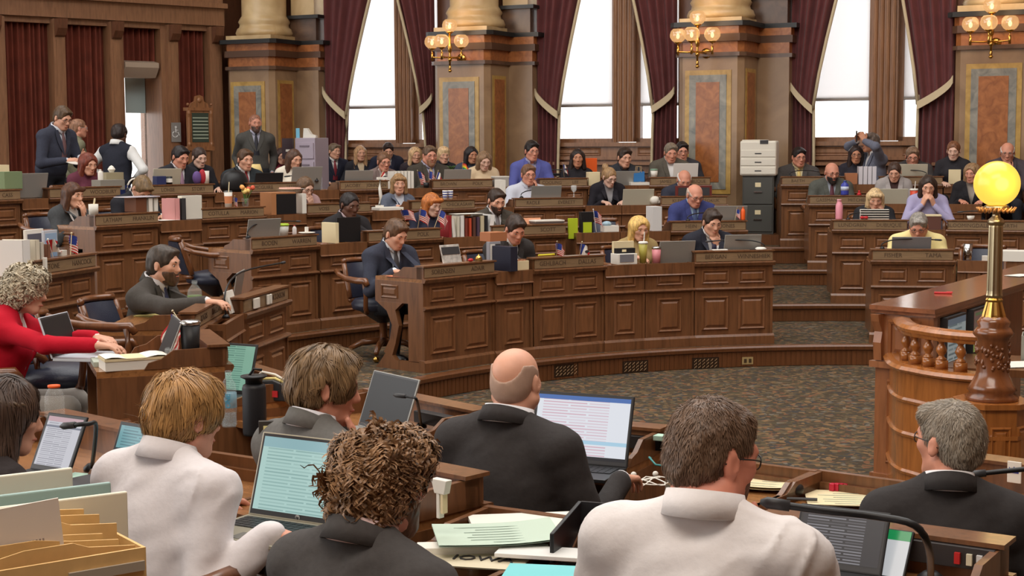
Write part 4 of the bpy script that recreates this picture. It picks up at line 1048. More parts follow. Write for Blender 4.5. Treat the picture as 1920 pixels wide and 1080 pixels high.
# ------------------------------------------------------------------ desks: local x along the front, front looks to -y, floor at 0
def lettering(txt, parent, x, y, z, size, mat=LETTER, name='lettering', rx=PI / 2, rz=0, align='CENTER', ext=.0015):
    c = bpy.data.curves.new(name, 'FONT'); c.body = txt; c.size = size; c.align_x = align; c.align_y = 'CENTER'; c.extrude = ext; c.resolution_u = 2
    tmp = bpy.data.objects.new('tmp', c); me = bpy.data.meshes.new_from_object(tmp); bpy.data.objects.remove(tmp); bpy.data.curves.remove(c)
    me.materials.clear(); o = link(name, me, mat, parent, (x, y, z)); o.rotation_euler = (rx, 0, rz); o['kind'] = 'stuff'; return o
DH = .73
def desk(label, loc, rotz, w_, board=True, txt=None, end=None, group='legislator desks', dp=.58, wd=None, top=True):
    WD = wd or W_DESK
    t = thing('desk' if board else 'side_desk', label, 'desk', loc, rotz, group); h = w_ / 2
    m = MB(); m.box(-h, h, .03, .06, .08, DH - .03)
    for sx in (-1, 1):
        e = end and (sx < 0) == ('L' in end)
        if not e: m.box(sx * h - (.02 if sx > 0 else 0), sx * h + (.02 if sx < 0 else 0), .06, dp, .08, DH - .03)
        else:
            x0, x1 = (sx * h - .025, sx * h) if sx > 0 else (sx * h, sx * h + .025)
            m.box(x0, x1, .06, dp, DH - .20, DH - .03); m.box(x0, x1, .06, .20, .08, DH - .20)
            if sx < 0: m.raised(-(.12 + dp / 2), DH - .115, .16, .07, 0, .02, .012, 0, Matrix.Translation((x0, 0, 0)) @ Matrix.Rotation(-PI / 2, 4, 'Z'))
    for x in (-h + .012, h - .012): m.box(x - .012, x + .012, .018, .03, .09, .50)
    m.ob('carcass', WD, t)
    m = MB(); m.box(-h - .012, h + .012, .004, .07, 0, .075); m.prism([(.004, .075), (.018, .095), (.07, .095), (.07, .075)], -h - .012, h + .012, 'x'); m.ob('plinth', WD, t)
    m = MB(); m.prism([(.03, .480), (.004, .490), (-.004, .500), (.002, .512), (.03, .516)], -h - .006, h + .006, 'x'); m.ob('ledge', WD, t)
    n = 2 if board else 1
    for i in range(n):
        cx = (i - (n - 1) / 2) * w_ * .47
        pw = w_ * (.30 if board else .46)
        m = MB(); m.raised(cx, .605, pw, .085, .030, .020, .014); m.ob('upper_panel', W_DESK2, t)
        m = MB(); m.raised(cx, .285, pw * (.92 if board else .85), .25, .030, .026, .018); m.ob('lower_panel', W_DESK2, t)
    zt = DH if board else DH - .07
    m = MB(); m.box(-h + .005, h - .005, .03, dp, zt - .03, zt); m.ob('desktop', W_TOP, t)
    if board:
        m = MB(); m.prism([(-.012, DH - .004), (-.008, DH + .006), (.03, DH + .008), (.03, DH - .03), (.0, DH - .03)], -h - .012, h + .012, 'x'); m.box(-h, h, .022, .10, DH, DH + .092); m.box(-h - .012, h + .012, .006, .112, DH + .092, DH + .104)
        b = m.ob('name_board', W_DESK, t)
        m = MB(); m.box(-h + .008, h - .008, .014, .0225, DH + .012, DH + .086); m.ob('name_plate', W_PLATE, b)
        if txt:
            a, c_ = txt
            lettering(a, b, -h * .48, .0135, DH + .05, .052); lettering(c_, b, h * .50, .0135, DH + .05, .052)
    else:
        m = MB(); m.box(-h, h, .012, .04, DH - .085, DH + .008); m.prism([(.012, DH - .085), (.0, DH - .095), (.012, DH - .102)], -h, h, 'x'); m.ob('front_rail', W_DESK, t)
    for sx in (-1, 1):
        z0 = zt; x = sx * (h - .010); e = dp * .62
        m = MB(); m.prism([(.04, z0), (.04, DH + (.09 if board else .006)), (e * .7, DH + (.085 if board else .004)), (e * .85, z0 + .045), (e, z0 + .03), (e + .02, z0)], x - .010, x + .010, 'x'); m.ob('end_board', W_DESK, t)
    if end:
        sx = -1 if 'L' in end else 1; x0 = sx * (h - .0125)
        P = [(dp - .02, DH - .20), (dp - .10, DH - .26), (dp - .17, DH - .36), (dp - .19, DH - .48), (dp - .15, DH - .58), (dp - .06, DH - .65), (dp - .08, .10), (dp - .02, .06), (dp, 0), (.06, 0), (.06, .07), (dp - .20, .07), (dp - .16, DH - .62), (dp - .26, DH - .52), (dp - .27, DH - .38), (dp - .22, DH - .26), (.18, DH - .20)]
        m = MB()
        m.prism([(dp - .02, DH - .20), (dp - .14, DH - .27), (dp - .20, DH - .38), (dp - .17, DH - .50), (dp - .24, DH - .52), (dp - .28, DH - .38), (dp - .24, DH - .26), (dp - .32, DH - .20)], x0 - .02, x0 + .02, 'x')
        m.prism([(dp - .17, DH - .50), (dp - .10, DH - .60), (dp - .12, .12), (dp - .04, .03), (dp, 0), (.05, 0), (.05, .075), (dp - .24, .075), (dp - .20, DH - .62), (dp - .24, DH - .52)], x0 - .02, x0 + .02, 'x')
        m.ob('curved_bracket', WD, t)
    return t
def span_on_row(k, x0, x1, py=430):
    """where two picture columns cut the straight desk front standing at row k"""
    p, th = on_row(k, (x0 + x1) / 2, 0, py); tx = Vector((math.sin(th), -math.cos(th), 0)); r = []
    for px in (x0, x1):
        a = azi(px, py)      # x = a*y
        s_ = (a * p.y - p.x) / (tx.x - a * tx.y); r.append(s_)
    c = (r[0] + r[1]) / 2; return p + tx * c, th, abs(r[1] - r[0])
DTXT = [
 [('ROGERS', 'BLACK HAWK'), ('WILLS', 'DICKINSON'), ('SORENSEN', 'ADAIR'), ('GEHLBACH', 'DALLAS'), ('BERGAN', 'WINNESHIEK'), ('FISHER', 'TAMA')],
 [('STONE', 'HANCOCK'), ('BODEN', 'WARREN'), ('BULA', 'POLK'), ('MOHR', 'SCOTT'), ('HEIN', 'JONES'), ('LUNDGREN', 'DUBUQUE'), ('BLOOMINGDALE', 'WORTH')],
 [('LATHAM', 'FRANKLIN'), ('COTULLA', 'MARION'), ('VOSS', 'LINN'), ('DEAN', 'CHICKASAW'), ('RADLE', 'EVERETT'), ('KLEIN', 'KEOKUK'), ('GASSMAN', 'MITCHELL')],
 [('MOORE', 'CASS'), ('JENSEN', 'WOODBURY'), ('LOHSE', 'STORY'), ('MCGUIRE', 'JASPER'), ('JACOBY', 'JOHNSON'), ('BROWN', 'POLK'), ('COOLING', 'LEE'), ('JAMES', 'DUBUQUE'), ('BAETH', 'POLK'), ('WILSON', 'LINN')]]
WHERE = [
 ['slanting along the left side nearest the red jacket', 'slanting along the left side under the bearded man', 'with the open curved bracket under the man signing papers', 'in the middle of the front row, small flags on top', 'at the right end of the front row by the aisle', 'alone across the aisle under the man in yellow'],
 ['stacked with books behind the woman in red', 'with a silver laptop and an empty chair', 'with small flags under the red haired woman', 'under the bearded man, beside the lime folder', 'under the bald man in the blue suit', 'under the blonde woman across the aisle', 'half hidden by the brass lamp post'],
 ['under the woman with brown bobbed hair', 'carrying flowers and a paper cup', 'behind the man with the red tie', 'under the woman in grey tweed', 'with one slanted end, silver laptop on it', 'under the white haired man', 'under the bald bearded man across the aisle'],
 ['at the far left edge behind the standing man', 'under the long red hair at the back', 'under two dark suited people at the back', 'beside the black backpack', 'behind the grey tweed woman, grey laptop on it', 'under the girl with light brown hair', 'under the man in the bright blue jacket', 'under the grey haired man in the last row', 'beside the white printer in the last row', 'in the last row below the man with glasses']]
for k, rw in enumerate(ROWS):
    for i, (x0, x1, y) in enumerate(rw):
        p, th, w_ = span_on_row(k, x0, x1)
        w_ = min(max(w_, .5), .86)
        desk('wooden desk lettered %s, %s' % (DTXT[k][i][0], WHERE[k][i]), (p.x, p.y, TIER[k]), th - PI / 2 , w_, True, DTXT[k][i], end='L' if (k, i) in ((0, 2), (1, 1), (2, 0)) else None, wd=None)
LOW = [
 [(424, 458, 'between the two desks at the left side'), (932, 1001, 'under the black binder box in the front row'), (1137, 1212, 'under the open white binder in the front row'), (1213, 1304, 'under the pink tumbler in the front row'), (1797, 1862, 'carrying the steel tumbler across the aisle'), (1890, 1985, 'at the right edge behind the brass post')],
 [(-25, 66, 'under the books at the left edge'), (602, 690, 'behind the man signing papers'), (834, 922, 'under the row of upright books'), (1082, 1163, 'under the white tissue box'), (1164, 1258, 'behind the blonde woman with the straw cup'), (1703, 1773, 'behind the man in yellow')],
 [(303, 380, 'under the white binder'), (500, 576, 'under the black file box'), (699, 771, 'under the tall white arm lamp'), (894, 965, 'behind the bearded man with the grey tie'), (1098, 1166, 'behind the dark empty chair'), (1167, 1238, 'under the ponytailed woman'), (1642, 1720, 'under the cream laptop across the aisle'), (1722, 1840, 'behind the globe lamp')],
 [(45, 94, 'under the grey laptop by the standing man'), (232, 286, 'behind the bowed head'), (405, 466, 'under the black backpack'), (582, 638, 'under the clear bottle at the back'), (731, 811, 'in front of the man with flags'), (926, 1010, 'under the blue suited man'), (1103, 1160, 'below the dark haired woman in black'), (1161, 1218, 'under the blue bag'), (1583, 1645, 'under the white binders'), (1768, 1850, 'at the right of the last row')]]
for k, rw in enumerate(LOW):
    for x0, x1, wh in rw:
        p, th, w_ = span_on_row(k, x0, x1); w_ = min(max(w_, .25), .7)
        desk('low wooden side desk ' + wh, (p.x, p.y, TIER[k]), th - PI / 2, w_, False, group='low side desks')

# ------------------------------------------------------------------ swivel armchair: faces -y
def chair_proto(name, leather):
    t = thing(name, 'chair', 'chair')
    m = MB(); m.lathe([(.05, .30), (.20, .40), (.26, .42), (.27, .46), (.24, .50), (.12, .52), (.001, .525)], 20, (0, 0, 0), 0, Matrix.Diagonal((1, .95, 1, 1))); m.ob('seat', leather, t, smooth=True)
    def bk(u, v, o=0):
        a = (u - .5) * 1.5; return (.29 * math.sin(a), .30 * math.cos(a) - .04 + .09 * v + o + (.03 * math.sin(PI * u) * math.sin(PI * v) * (-1 if o == 0 else 1)), .50 + .28 * v)
    m = MB(); m.grid(lambda u, v: bk(1 - u, v), 10, 6); m.grid(lambda u, v: bk(u, v, .045), 10, 6); m.grid(lambda u, v: bk(u, 1, .045 * v), 10, 1); m.ob('backrest', leather, t, smooth=True)
    m = MB(); m.tube([Vector(bk(i / 10, 1)) + Vector((0, .025, .022)) for i in range(11)], [.022] * 11, 8)
    for u in (0, 1): m.tube([Vector(bk(u, v / 4)) + Vector((0, .02, 0)) for v in range(5)], .022, 8)
    m.tube([Vector(bk(i / 10, 0)) + Vector((0, .02, -.02)) for i in range(11)], .02, 8); m.ob('back_frame', W_CHAIR, t, smooth=True)
    for sx in (-1, 1):
        m = MB(); m.tube([(sx * .29, .26, .73), (sx * .31, .18, .70), (sx * .315, .05, .675), (sx * .315, -.12, .67), (sx * .31, -.22, .675), (sx * .305, -.25, .64)], [.020, .022, .026, .028, .028, .02], 8)
        m.tube([(sx * .305, -.20, .665), (sx * .30, -.21, .56), (sx * .29, -.19, .45), (sx * .26, -.16, .41)], [.024, .02, .02, .024], 8); m.ob('arm', W_CHAIR, t, smooth=True)
    m = MB(); m.lathe([(.03, .10), (.045, .14), (.03, .2), (.035, .32), (.12, .36), (.14, .40)], 12); m.ob('pedestal', W_CHAIR, t, smooth=True)
    for a in range(4):
        b = PI / 4 + a * PI / 2; c, s_ = math.cos(b), math.sin(b); m = MB(); m.tube([(c * .03, s_ * .03, .15), (c * .18, s_ * .18, .13), (c * .29, s_ * .29, .075)], [.03, .026, .02], 8); l = m.ob('leg', W_CHAIR, t, smooth=True)
        m = MB(); m.ball((c * .29, s_ * .29, .027), .027, 8, 6); m.ob('caster', BRASS, l, smooth=True)
    return t
_CH = {}
def chair(label, x, y, z, rotz, kind='navy'):
    nm = 'armchair'
    if kind not in _CH: o = _CH[kind] = chair_proto(nm, LEATHER if kind == 'navy' else BLACKL)
    else: o = copy_tree(_CH[kind])
    o.location = (x, y, z); o.rotation_euler = (0, 0, rotz); o['label'] = label; o['group'] = 'wooden swivel armchairs'; return o
# ------------------------------------------------------------------ everyone in the chamber
FAIR, PALE, RUDDY, TANS, DARK = (210, 158, 132), (212, 172, 152), (206, 144, 120), (184, 128, 98), (98, 66, 52)
BRN, DBR, BLK, BLD, GRY, LBR, AUB, WHT = (84, 60, 42), (56, 42, 34), (36, 30, 30), (196, 158, 104), (140, 134, 126), (124, 96, 68), (128, 68, 36), (206, 202, 196)
NAVY, CHAR, BLKS, BRNS = (44, 47, 62), (62, 60, 60), (40, 39, 42), (72, 67, 60)
SPEC = (30, 28, 28)
def sit(k, px, py, label, dr=.74, ch=True, kind='navy', **kw):
    p, th = on_row(k, px, dr, py)
    o = person(label, px, py, TIER[k], p.y, **kw)
    if ch:
        r = Vector(o.location); chair('armchair of the ' + label.replace('person ', 'one ', 1) if len(label.split()) < 12 else 'armchair of the ' + ' '.join(label.split()[:11]), r.x, r.y, TIER[k], o.rotation_euler[2], kind)
    return o
LG = dict(hair='long', female=True)
# first row
sit(0, 742, 440, 'man in navy suit signing papers at the end of the front row', lean=16, jacket=(56, 59, 72), shirt=(206, 214, 222), tie=(78, 76, 78), hcol=(92, 66, 46), hp=24, hy=10, R='desk', L='fold', shoes=True, skin=FAIR, hkw=dict(top=.020), dyaw=-10, dr=.70, nk=.10)
sit(0, 966, 431, 'man with yellow tie bending over the front row desk', nk=0.098, lean=20, jacket=(58, 55, 54), tie=(196, 160, 58), hcol=DBR, hp=26, skin=RUDDY, R='fold', L='paper', hy=-8, hkw=dict(top=.03))
sit(0, 1199, 429, 'woman with long blonde hair behind a straw cup', lean=8, top='blouse', shirt=(158, 136, 92), hcol=(214, 176, 104), hkw=dict(length=.24, vol=.02), hp=12, skin=FAIR, **LG)
sit(0, 1335, 418, 'man in dark suit, hand at his chin, by the aisle', nk=0.094, lean=14, jacket=(42, 43, 52), tie=(52, 50, 70), hcol=DBR, hp=16, L='chin', R='desk', skin=FAIR, hy=6, hkw=dict(top=.024))
sit(0, 1722, 424, 'grey haired man in pale yellow shirt behind a laptop', lean=16, top='sweater', shirt=(228, 212, 150), hcol=GRY, hp=30, hy=-10, glasses=SPEC, skin=RUDDY, hair='full', fat=.5)
p7 = sit(0, 308, 497, 'bearded man in grey suit, profile to the right', dr=.55, lean=14, jacket=(68, 64, 60), shirt=(214, 212, 214), tie=(60, 64, 90), hcol=(66, 56, 48), beard=(84, 62, 46), skin=FAIR, hp=4, L='desk', R=('w', on(388, 566, 1.02)), dyaw=-10, hy=2)
person('woman in red jacket with grey curls, typing on a laptop', 47, 545, TIER[0], 7.75, face=(1, .10), female=True, top='cardigan', jacket=(186, 20, 42), shirt=(226, 222, 222), tie=None, hair='curly', hcol=(190, 178, 154), hkw=dict(rough=.010, freq=26, strands=dict(n=2200, length=.055, width=.009, curl=.0085, lift=.006, steps=8, lock=4, spread=.004)),
       hp=10, hy=2, glasses=SPEC, skin=FAIR, lean=14, R=('w', on(196, 650, .985)), L=('w', on(214, 640, .985)), sc=.98, trousers=(150, 146, 140))
# second row
sit(1, 656, 385, 'man in black suit with red tie and a white badge', nk=0.102, lean=10, jacket=(44, 42, 44), shirt=(196, 178, 184), tie=(176, 40, 42), hcol=BLK, skin=DARK, hp=14, hair='crop', hkw=dict(vol=.006, top=.010))
sit(1, 810, 384, 'woman with long red hair and fringe behind small flags', lean=10, top='blouse', shirt=(40, 42, 58), hair='bob', female=True, hcol=(176, 104, 50), hkw=dict(length=.20), hp=16, hy=14, skin=PALE)
sit(1, 931, 377, 'dark bearded man in brown suit with grey tie', nk=0.102, lean=10, jacket=BRNS, shirt=(222, 220, 222), tie=(116, 110, 112), hcol=DBR, beard=(62, 46, 38), skin=FAIR, hp=18)
sit(1, 1303, 367, 'bald man in bright blue suit with glasses', lean=12, jacket=(58, 64, 112), shirt=(160, 188, 214), tie=(70, 84, 120), hair='fringe', hkw=dict(vol=.004), hcol=(190, 170, 156), hp=22, hy=12, glasses=SPEC, skin=RUDDY)
sit(1, 1641, 374, 'blonde woman in black, cheek in hand, across the aisle', lean=12, top='blazer', jacket=(40, 40, 44), shirt=(90, 84, 84), tie=None, hair='bob', female=True, hcol=(206, 178, 134), hkw=dict(length=.09), hp=16, L='cheek', skin=FAIR, collar=False)
sit(1, 1740, 350, 'woman in lavender sweater holding a cup to her mouth', dr=.55, lean=8, top='sweater', shirt=(158, 152, 184), hcol=DBR, hkw=dict(length=.20), hp=16, R='cup', L='cup', skin=FAIR, **LG)
# third row
sit(2, 137, 366, 'woman with brown bob, hand over her mouth', dr=.60, lean=10, top='blazer', jacket=(66, 68, 70), shirt=(224, 222, 218), tie=None, hair='bob', female=True, hcol=(82, 52, 36), hkw=dict(length=.15), hp=8, hy=8, L='mouth', R='desk', skin=FAIR)
sit(2, 266, 354, 'person bowing a light brown head over the desk', dr=.62, lean=24, jacket=(38, 38, 44), hcol=(116, 94, 66), hp=52, hy=-5, hair='full', hkw=dict(rough=.002), skin=FAIR)
sit(2, 573, 352, 'girl with long brown hair and glasses behind the file box', lean=14, top='blouse', shirt=(170, 140, 140), hcol=(104, 80, 60), hkw=dict(length=.20, vol=.008), hp=24, hy=8, L='mouth', glasses=SPEC, skin=PALE, **LG)
sit(2, 748, 345, 'woman in grey tweed jacket facing the lamp arm', lean=6, top='blazer', jacket=(94, 100, 114), shirt=(196, 200, 210), tie=None, hair='bob', female=True, hcol=(150, 118, 82), hkw=dict(length=.10), hp=4, hy=-14, skin=FAIR, collar=False)
sit(2, 991, 328, 'man in pale shirt holding his cheek behind a laptop', lean=8, top='shirt', shirt=(196, 200, 212), hcol=(112, 82, 62), hp=6, L='cheek', glasses=(110, 70, 60), skin=RUDDY, hkw=dict(top=.012))
sit(2, 1143, 333, 'woman with a high ponytail in black jacket', lean=16, top='blazer', jacket=(36, 34, 40), shirt=(150, 148, 150), tie=None, hair='pony', female=True, hcol=(156, 124, 88), hp=22, hy=16, glasses=SPEC, skin=PALE, collar=False)
sit(2, 1283, 338, 'white haired man bending behind the bald man in blue', lean=14, jacket=(52, 54, 66), hair='fringe', hcol=WHT, hp=26, skin=RUDDY)
sit(2, 1560, 324, 'bald man with black beard in grey green jacket', lean=10, jacket=(84, 86, 80), shirt=(176, 184, 196), tie=(90, 50, 60), hair=None, beard=(44, 36, 34), hp=14, hy=14, glasses=SPEC, L='hold', skin=RUDDY)
sit(2, 1677, 323, 'woman in light grey blazer with tied back hair', lean=10, top='blazer', jacket=(158, 152, 150), shirt=(70, 50, 48), tie=None, hair='tied', female=True, hcol=(72, 54, 46), hp=20, hy=-8, skin=FAIR, collar=False)
sit(2, 1822, 325, 'woman with dark blonde hair and black jacket by the globe', lean=10, top='blazer', jacket=(36, 35, 38), shirt=(150, 140, 130), tie=None, hcol=(146, 116, 84), hkw=dict(length=.15, vol=.02), hp=10, hy=-20, skin=RUDDY, collar=False, **LG)
# fourth row
sit(3, 166, 308, 'woman with long auburn hair in maroon', lean=8, top='scoop', shirt=(92, 46, 60), hcol=(110, 52, 38), hkw=dict(length=.22, vol=.02), hp=14, skin=FAIR, **LG)
sit(3, 338, 295, 'dark haired man in black suit with a patterned tie', nk=0.102, lean=12, jacket=(42, 42, 48), shirt=(220, 216, 220), tie=(150, 120, 140), hcol=BLK, hp=18, hy=6, skin=RUDDY)
sit(3, 374, 296, 'pale dark haired woman beside the man in black suit', dr=1.0, lean=8, top='blouse', shirt=(40, 38, 42), hair='tied', female=True, hcol=(62, 46, 40), hp=14, skin=PALE)
sit(3, 460, 300, 'man in dark suit with small red tie near the backpack', lean=10, jacket=(48, 54, 58), shirt=(218, 220, 222), tie=(150, 40, 50), hcol=BRN, hp=8, skin=FAIR, hkw=dict(vol=.007, top=.012))
sit(3, 552, 299, 'woman in cream blouse with long brown waves', lean=10, top='blouse', shirt=(222, 214, 198), hcol=(84, 60, 48), hkw=dict(length=.24), hp=14, hy=6, skin=FAIR, **LG)
sit(3, 720, 304, 'woman with glasses and tied hair behind a little flag', lean=12, top='blazer', jacket=(120, 104, 100), shirt=(190, 180, 176), tie=None, hair='tied', female=True, hcol=(112, 80, 58), hp=10, glasses=SPEC, skin=RUDDY, collar=False)
sit(3, 806, 292, 'large man in brown suit with greying beard', lean=6, fat=.8, jacket=(68, 63, 56), shirt=(170, 170, 190), tie=(180, 160, 130), hcol=(96, 76, 60), beard=(150, 110, 84), hp=8, glasses=(140, 90, 70), skin=RUDDY, hkw=dict(vol=.007, top=.010))
sit(3, 908, 302, 'girl with light brown hair in beige top', lean=10, top='scoop', shirt=(206, 184, 152), hcol=(132, 104, 78), hkw=dict(length=.18), hp=20, skin=PALE, **LG)
sit(3, 997, 284, 'man in bright violet blue jacket with glasses', lean=4, jacket=(88, 94, 160), shirt=(150, 150, 180), tie=None, hcol=BLK, hp=6, hy=8, glasses=(90, 60, 56), skin=RUDDY, hkw=dict(top=.026))
sit(3, 1083, 297, 'woman with dark hair and tan scarf', lean=4, top='scoop', shirt=(38, 36, 40), hcol=(44, 34, 32), hkw=dict(length=.13), hp=2, hy=-10, skin=TANS, **LG)
sit(3, 1171, 296, 'young dark haired man in black shirt', lean=8, jacket=(50, 52, 58), shirt=(64, 60, 62), tie=None, hcol=DBR, hp=10, hy=12, skin=FAIR, hkw=dict(top=.026))
sit(3, 1258, 287, 'grey haired man in olive brown suit', lean=8, jacket=(88, 83, 74), shirt=(224, 222, 220), tie=None, hcol=(120, 108, 94), hp=14, skin=RUDDY)
sit(3, 1498, 295, 'black haired man with glasses beside the printer', lean=10, jacket=(78, 74, 72), shirt=(222, 210, 170), tie=(214, 190, 120), hcol=BLK, hp=8, hy=14, glasses=SPEC, skin=RUDDY, fat=.4)
sit(3, 1605, 290, 'dark long haired woman in black with glasses', lean=8, top='scoop', shirt=(44, 42, 50), hcol=(50, 38, 36), hkw=dict(length=.17), hp=8, glasses=SPEC, skin=TANS, **LG)
sit(3, 1711, 294, 'ruddy man with glasses half hidden by his laptop', lean=16, jacket=(70, 66, 66), hcol=(130, 104, 84), hp=16, glasses=SPEC, skin=RUDDY, hkw=dict(top=.012))
sit(3, 1788, 283, 'auburn haired woman in black by the last drape', dr=.30, lean=4, top='scoop', shirt=(44, 42, 46), hair='tied', female=True, hcol=(120, 78, 54), hp=12, hy=-8, skin=PALE)
sit(3, 1889, 286, 'balding man, hand at chin, by the right edge', dr=.30, lean=8, jacket=(74, 66, 72), shirt=(90, 70, 80), tie=None, hair='fringe', hcol=WHT, hp=14, L='chin', glasses=SPEC, skin=RUDDY)
# guests on the bench along the windows
def guest(px, py, label, off=.62, fl=.72, **kw):
    q = BW.p(BT(px, off), off, 0); kw.setdefault('R', 'lap'); kw.setdefault('L', 'lap'); return person(label, px, py, fl, q.y, **kw)
guest(627, 284, 'boy in navy suit with grey brown hair by the window', hair='full', hcol=(116, 100, 82), jacket=(38, 40, 54), tie=(120, 40, 50), hp=4, skin=FAIR, sc=.95, hy=20)
guest(676, 288, 'girl with long fair hair below the first window', top='blazer', jacket=(42, 42, 48), shirt=(210, 190, 160), tie=None, hcol=(184, 146, 108), hkw=dict(length=.26, vol=.006), hp=2, skin=FAIR, collar=False, **LG)
guest(728, 283, 'dark haired boy in navy suit below the window mullion', hair='full', hcol=(52, 40, 36), jacket=(40, 42, 58), hp=18, hy=-12, skin=FAIR, sc=.95)
guest(779, 291, 'fair haired woman half behind the large bearded man', off=.8, top='blouse', shirt=(50, 44, 50), hcol=(206, 172, 130), hkw=dict(length=.14, vol=.02), skin=FAIR, **LG)
guest(832, 291, 'curly blonde woman peering past the large bearded man', off=1.7, top='blouse', shirt=(44, 42, 48), hair='curly', female=True, hcol=(214, 182, 140), skin=FAIR)
guest(884, 291, 'black haired girl behind the girl in beige', off=1.7, top='blouse', shirt=(66, 72, 90), hcol=(38, 32, 34), hkw=dict(length=.2), hy=10, skin=TANS, **LG)
guest(1279, 284, 'dark haired man peeping from behind the olive suit', off=1.22, hcol=BLK, jacket=(60, 60, 66), skin=RUDDY, glasses=SPEC)
guest(528, 293, 'dark haired woman in maroon sweater below the pier', off=1.7, top='sweater', shirt=(122, 40, 56), hcol=(64, 44, 40), hkw=dict(length=.16), hp=10, skin=FAIR, **LG)
guest(1632, 268, 'man raising a phone before the third window', off=.75, face=(-1, -.25), jacket=(104, 108, 124), hcol=(96, 84, 76), hp=-2, R='raise', L='raise', skin=TANS, tie=None, lean=6)
# standing
person('standing man in navy suit reading a paper', 117, 222, .72, 16.6, face=(1, -.55), stand=True, lean=16, jacket=(56, 59, 72), shirt=(206, 210, 220), tie=(110, 82, 84), hcol=(86, 66, 48), hp=22, hy=-4, glasses=SPEC, skin=FAIR, R='hold', L='paper', hkw=dict(top=.024), fat=.4)
person('grey haired man in olive jacket standing at the back', 148, 241, .72, 19.4, face=(.9, .5), stand=True, lean=4, top='sweater', shirt=(124, 122, 100), hcol=(150, 110, 86), hp=2, glasses=(200, 200, 200), skin=RUDDY, R='side', L='side', fat=.6, hair='crop', hkw=dict(vol=.006, top=.008))
person('man in black vest and white sleeves, back turned', 224, 252, .72, 18.6, face=(.35, .9), stand=True, lean=6, top='vest', jacket=(40, 42, 52), shirt=(222, 222, 220), tie=None, hcol=(46, 36, 34), hp=14, hy=10, skin=DARK, R='hips', L='hips', fat=.5, hair='full', hkw=dict(vol=.016), trousers=(40, 48, 92))
person('standing bald bearded man in grey suit before the pier', 479, 231, .72, 20.6, face=(.25, -1), stand=True, lean=2, jacket=(78, 77, 74), shirt=(180, 180, 198), tie=(46, 46, 54), hair='crop', hkw=dict(vol=.001, top=.001), hcol=(150, 104, 84), beard=(84, 64, 56), hp=6, hy=8, skin=RUDDY, R='side', L='side')
# near the camera, backs turned
def braid(root, MH, MT, T, arms):
    m = MB()
    for ph in (0, 2.1, 4.2): m.tube([MH @ Vector(((.094 + .005 * math.cos(i * .9 + ph)) * math.sin(a), .016 + (.116 + .005 * math.cos(i * .9 + ph)) * math.cos(a), .046 + .007 * math.sin(i * .9 + ph))) for i, a in enumerate([R_(-112 + k * 4) for k in range(57)])], .006, 6)
    m.ob('braid', hairmat((104, 84, 66)), root, smooth=True)
NR = dict(near=True)
person('blond man in white shirt seen from behind, at a laptop', 350, 782, .13, 4.35, nk=.098, top='shirt', shirt=(222, 217, 219), hair='full', hcol=(170, 128, 78), hkw=dict(vol=.016, top=.022, strands=dict(n=5000, length=.075, width=.0030, lift=.0035)), lean=14, hp=10, hy=-12, skin=(220, 156, 132), R=('w', on(512, 1000, .90), .4, Vector((-.1, .4, -1))), L='desk', dyaw=4, fat=.25, legs=True, **NR)
person('man with curly brown hair and beard in dark suit', 716, 908, .13, 3.45, nk=.115, jacket=(72, 69, 68), shirt=(226, 196, 192), tie=None, hair='curly', hcol=(142, 108, 76), hkw=dict(vol=.02, rough=.010, freq=26, strands=dict(n=4200, length=.055, width=.0075, curl=.0085, lift=.006, steps=9, lock=4, spread=.004, seed=5)), beard=(110, 76, 50), lean=12, hp=6, hy=-22, skin=(214, 150, 126), fat=.25, dyaw=-6, **NR)
person('heavy man in white shirt with glasses, hand at mouth', 1337, 856, .13, 3.25, nk=.098, top='shirt', shirt=(224, 219, 218), hair='short', hcol=(112, 88, 70), hkw=dict(vol=.002, top=.014, strands=dict(n=9000, length=.014, width=.0016, lift=.0015, steps=3, lock=3)), glasses=SPEC, beard=(112, 84, 72), lean=9, hp=12, hy=-36, hr=0, skin=(216, 142, 118), R='chin', L='desk', fat=.8, **NR)
person('bald man in black suit with a big laptop', 968, 715, 0, 5.2, nk=.122, jacket=(58, 55, 55), shirt=(230, 230, 234), tie=(60, 60, 80), hair='fringe', hkw=dict(vol=.0012, rough=.0003), hcol=(172, 144, 124), hmat=flat('stubble', (178, 148, 130), .7, var=.06, bs=40), lean=8, hp=4, hy=4, skin=(222, 166, 140), R=('w', on(1165, 898, .80), .45, Vector((-.15, .6, -1))), L='desk', fat=.9, dyaw=8, **NR)
person('man in grey suit with tousled brown hair, hand at chin', 613, 726, 0, 4.9, nk=.115, jacket=(102, 100, 97), shirt=(230, 230, 236), tie=None, hair='full', hcol=(128, 102, 72), hkw=dict(vol=.018, top=.022, strands=dict(n=4500, length=.06, width=.0030, lift=.004)), lean=10, hp=10, hy=-34, skin=(216, 150, 126), R='chin', L='desk', dyaw=-4, **NR)
person('grey haired man with glasses in black suit, face to the left', 1780, 828, 0, 4.5, nk=.125, jacket=(54, 51, 51), shirt=(226, 224, 226), tie=(60, 50, 60), hair='short', hcol=(142, 130, 114), hkw=dict(vol=.003, top=.012, strands=dict(n=9000, length=.015, width=.0016, lift=.0018, steps=3, lock=3)), glasses=SPEC, lean=8, hp=0, hy=44, skin=(216, 150, 124), L='desk', R='lap', dyaw=6, **NR)
person('woman with long dark hair and braided band, at a tablet', 12, 780, .13, 4.3, female=True, top='blouse', shirt=(48, 42, 42), hair='long', hcol=(74, 56, 46), hkw=dict(length=.26, vol=.012, strands=dict(n=4500, length=.12, width=.0035, lift=.003)), lean=12, hp=10, hy=-20, skin=FAIR, dyaw=0, extra=braid, **NR)
print('TRIS', NT[0])
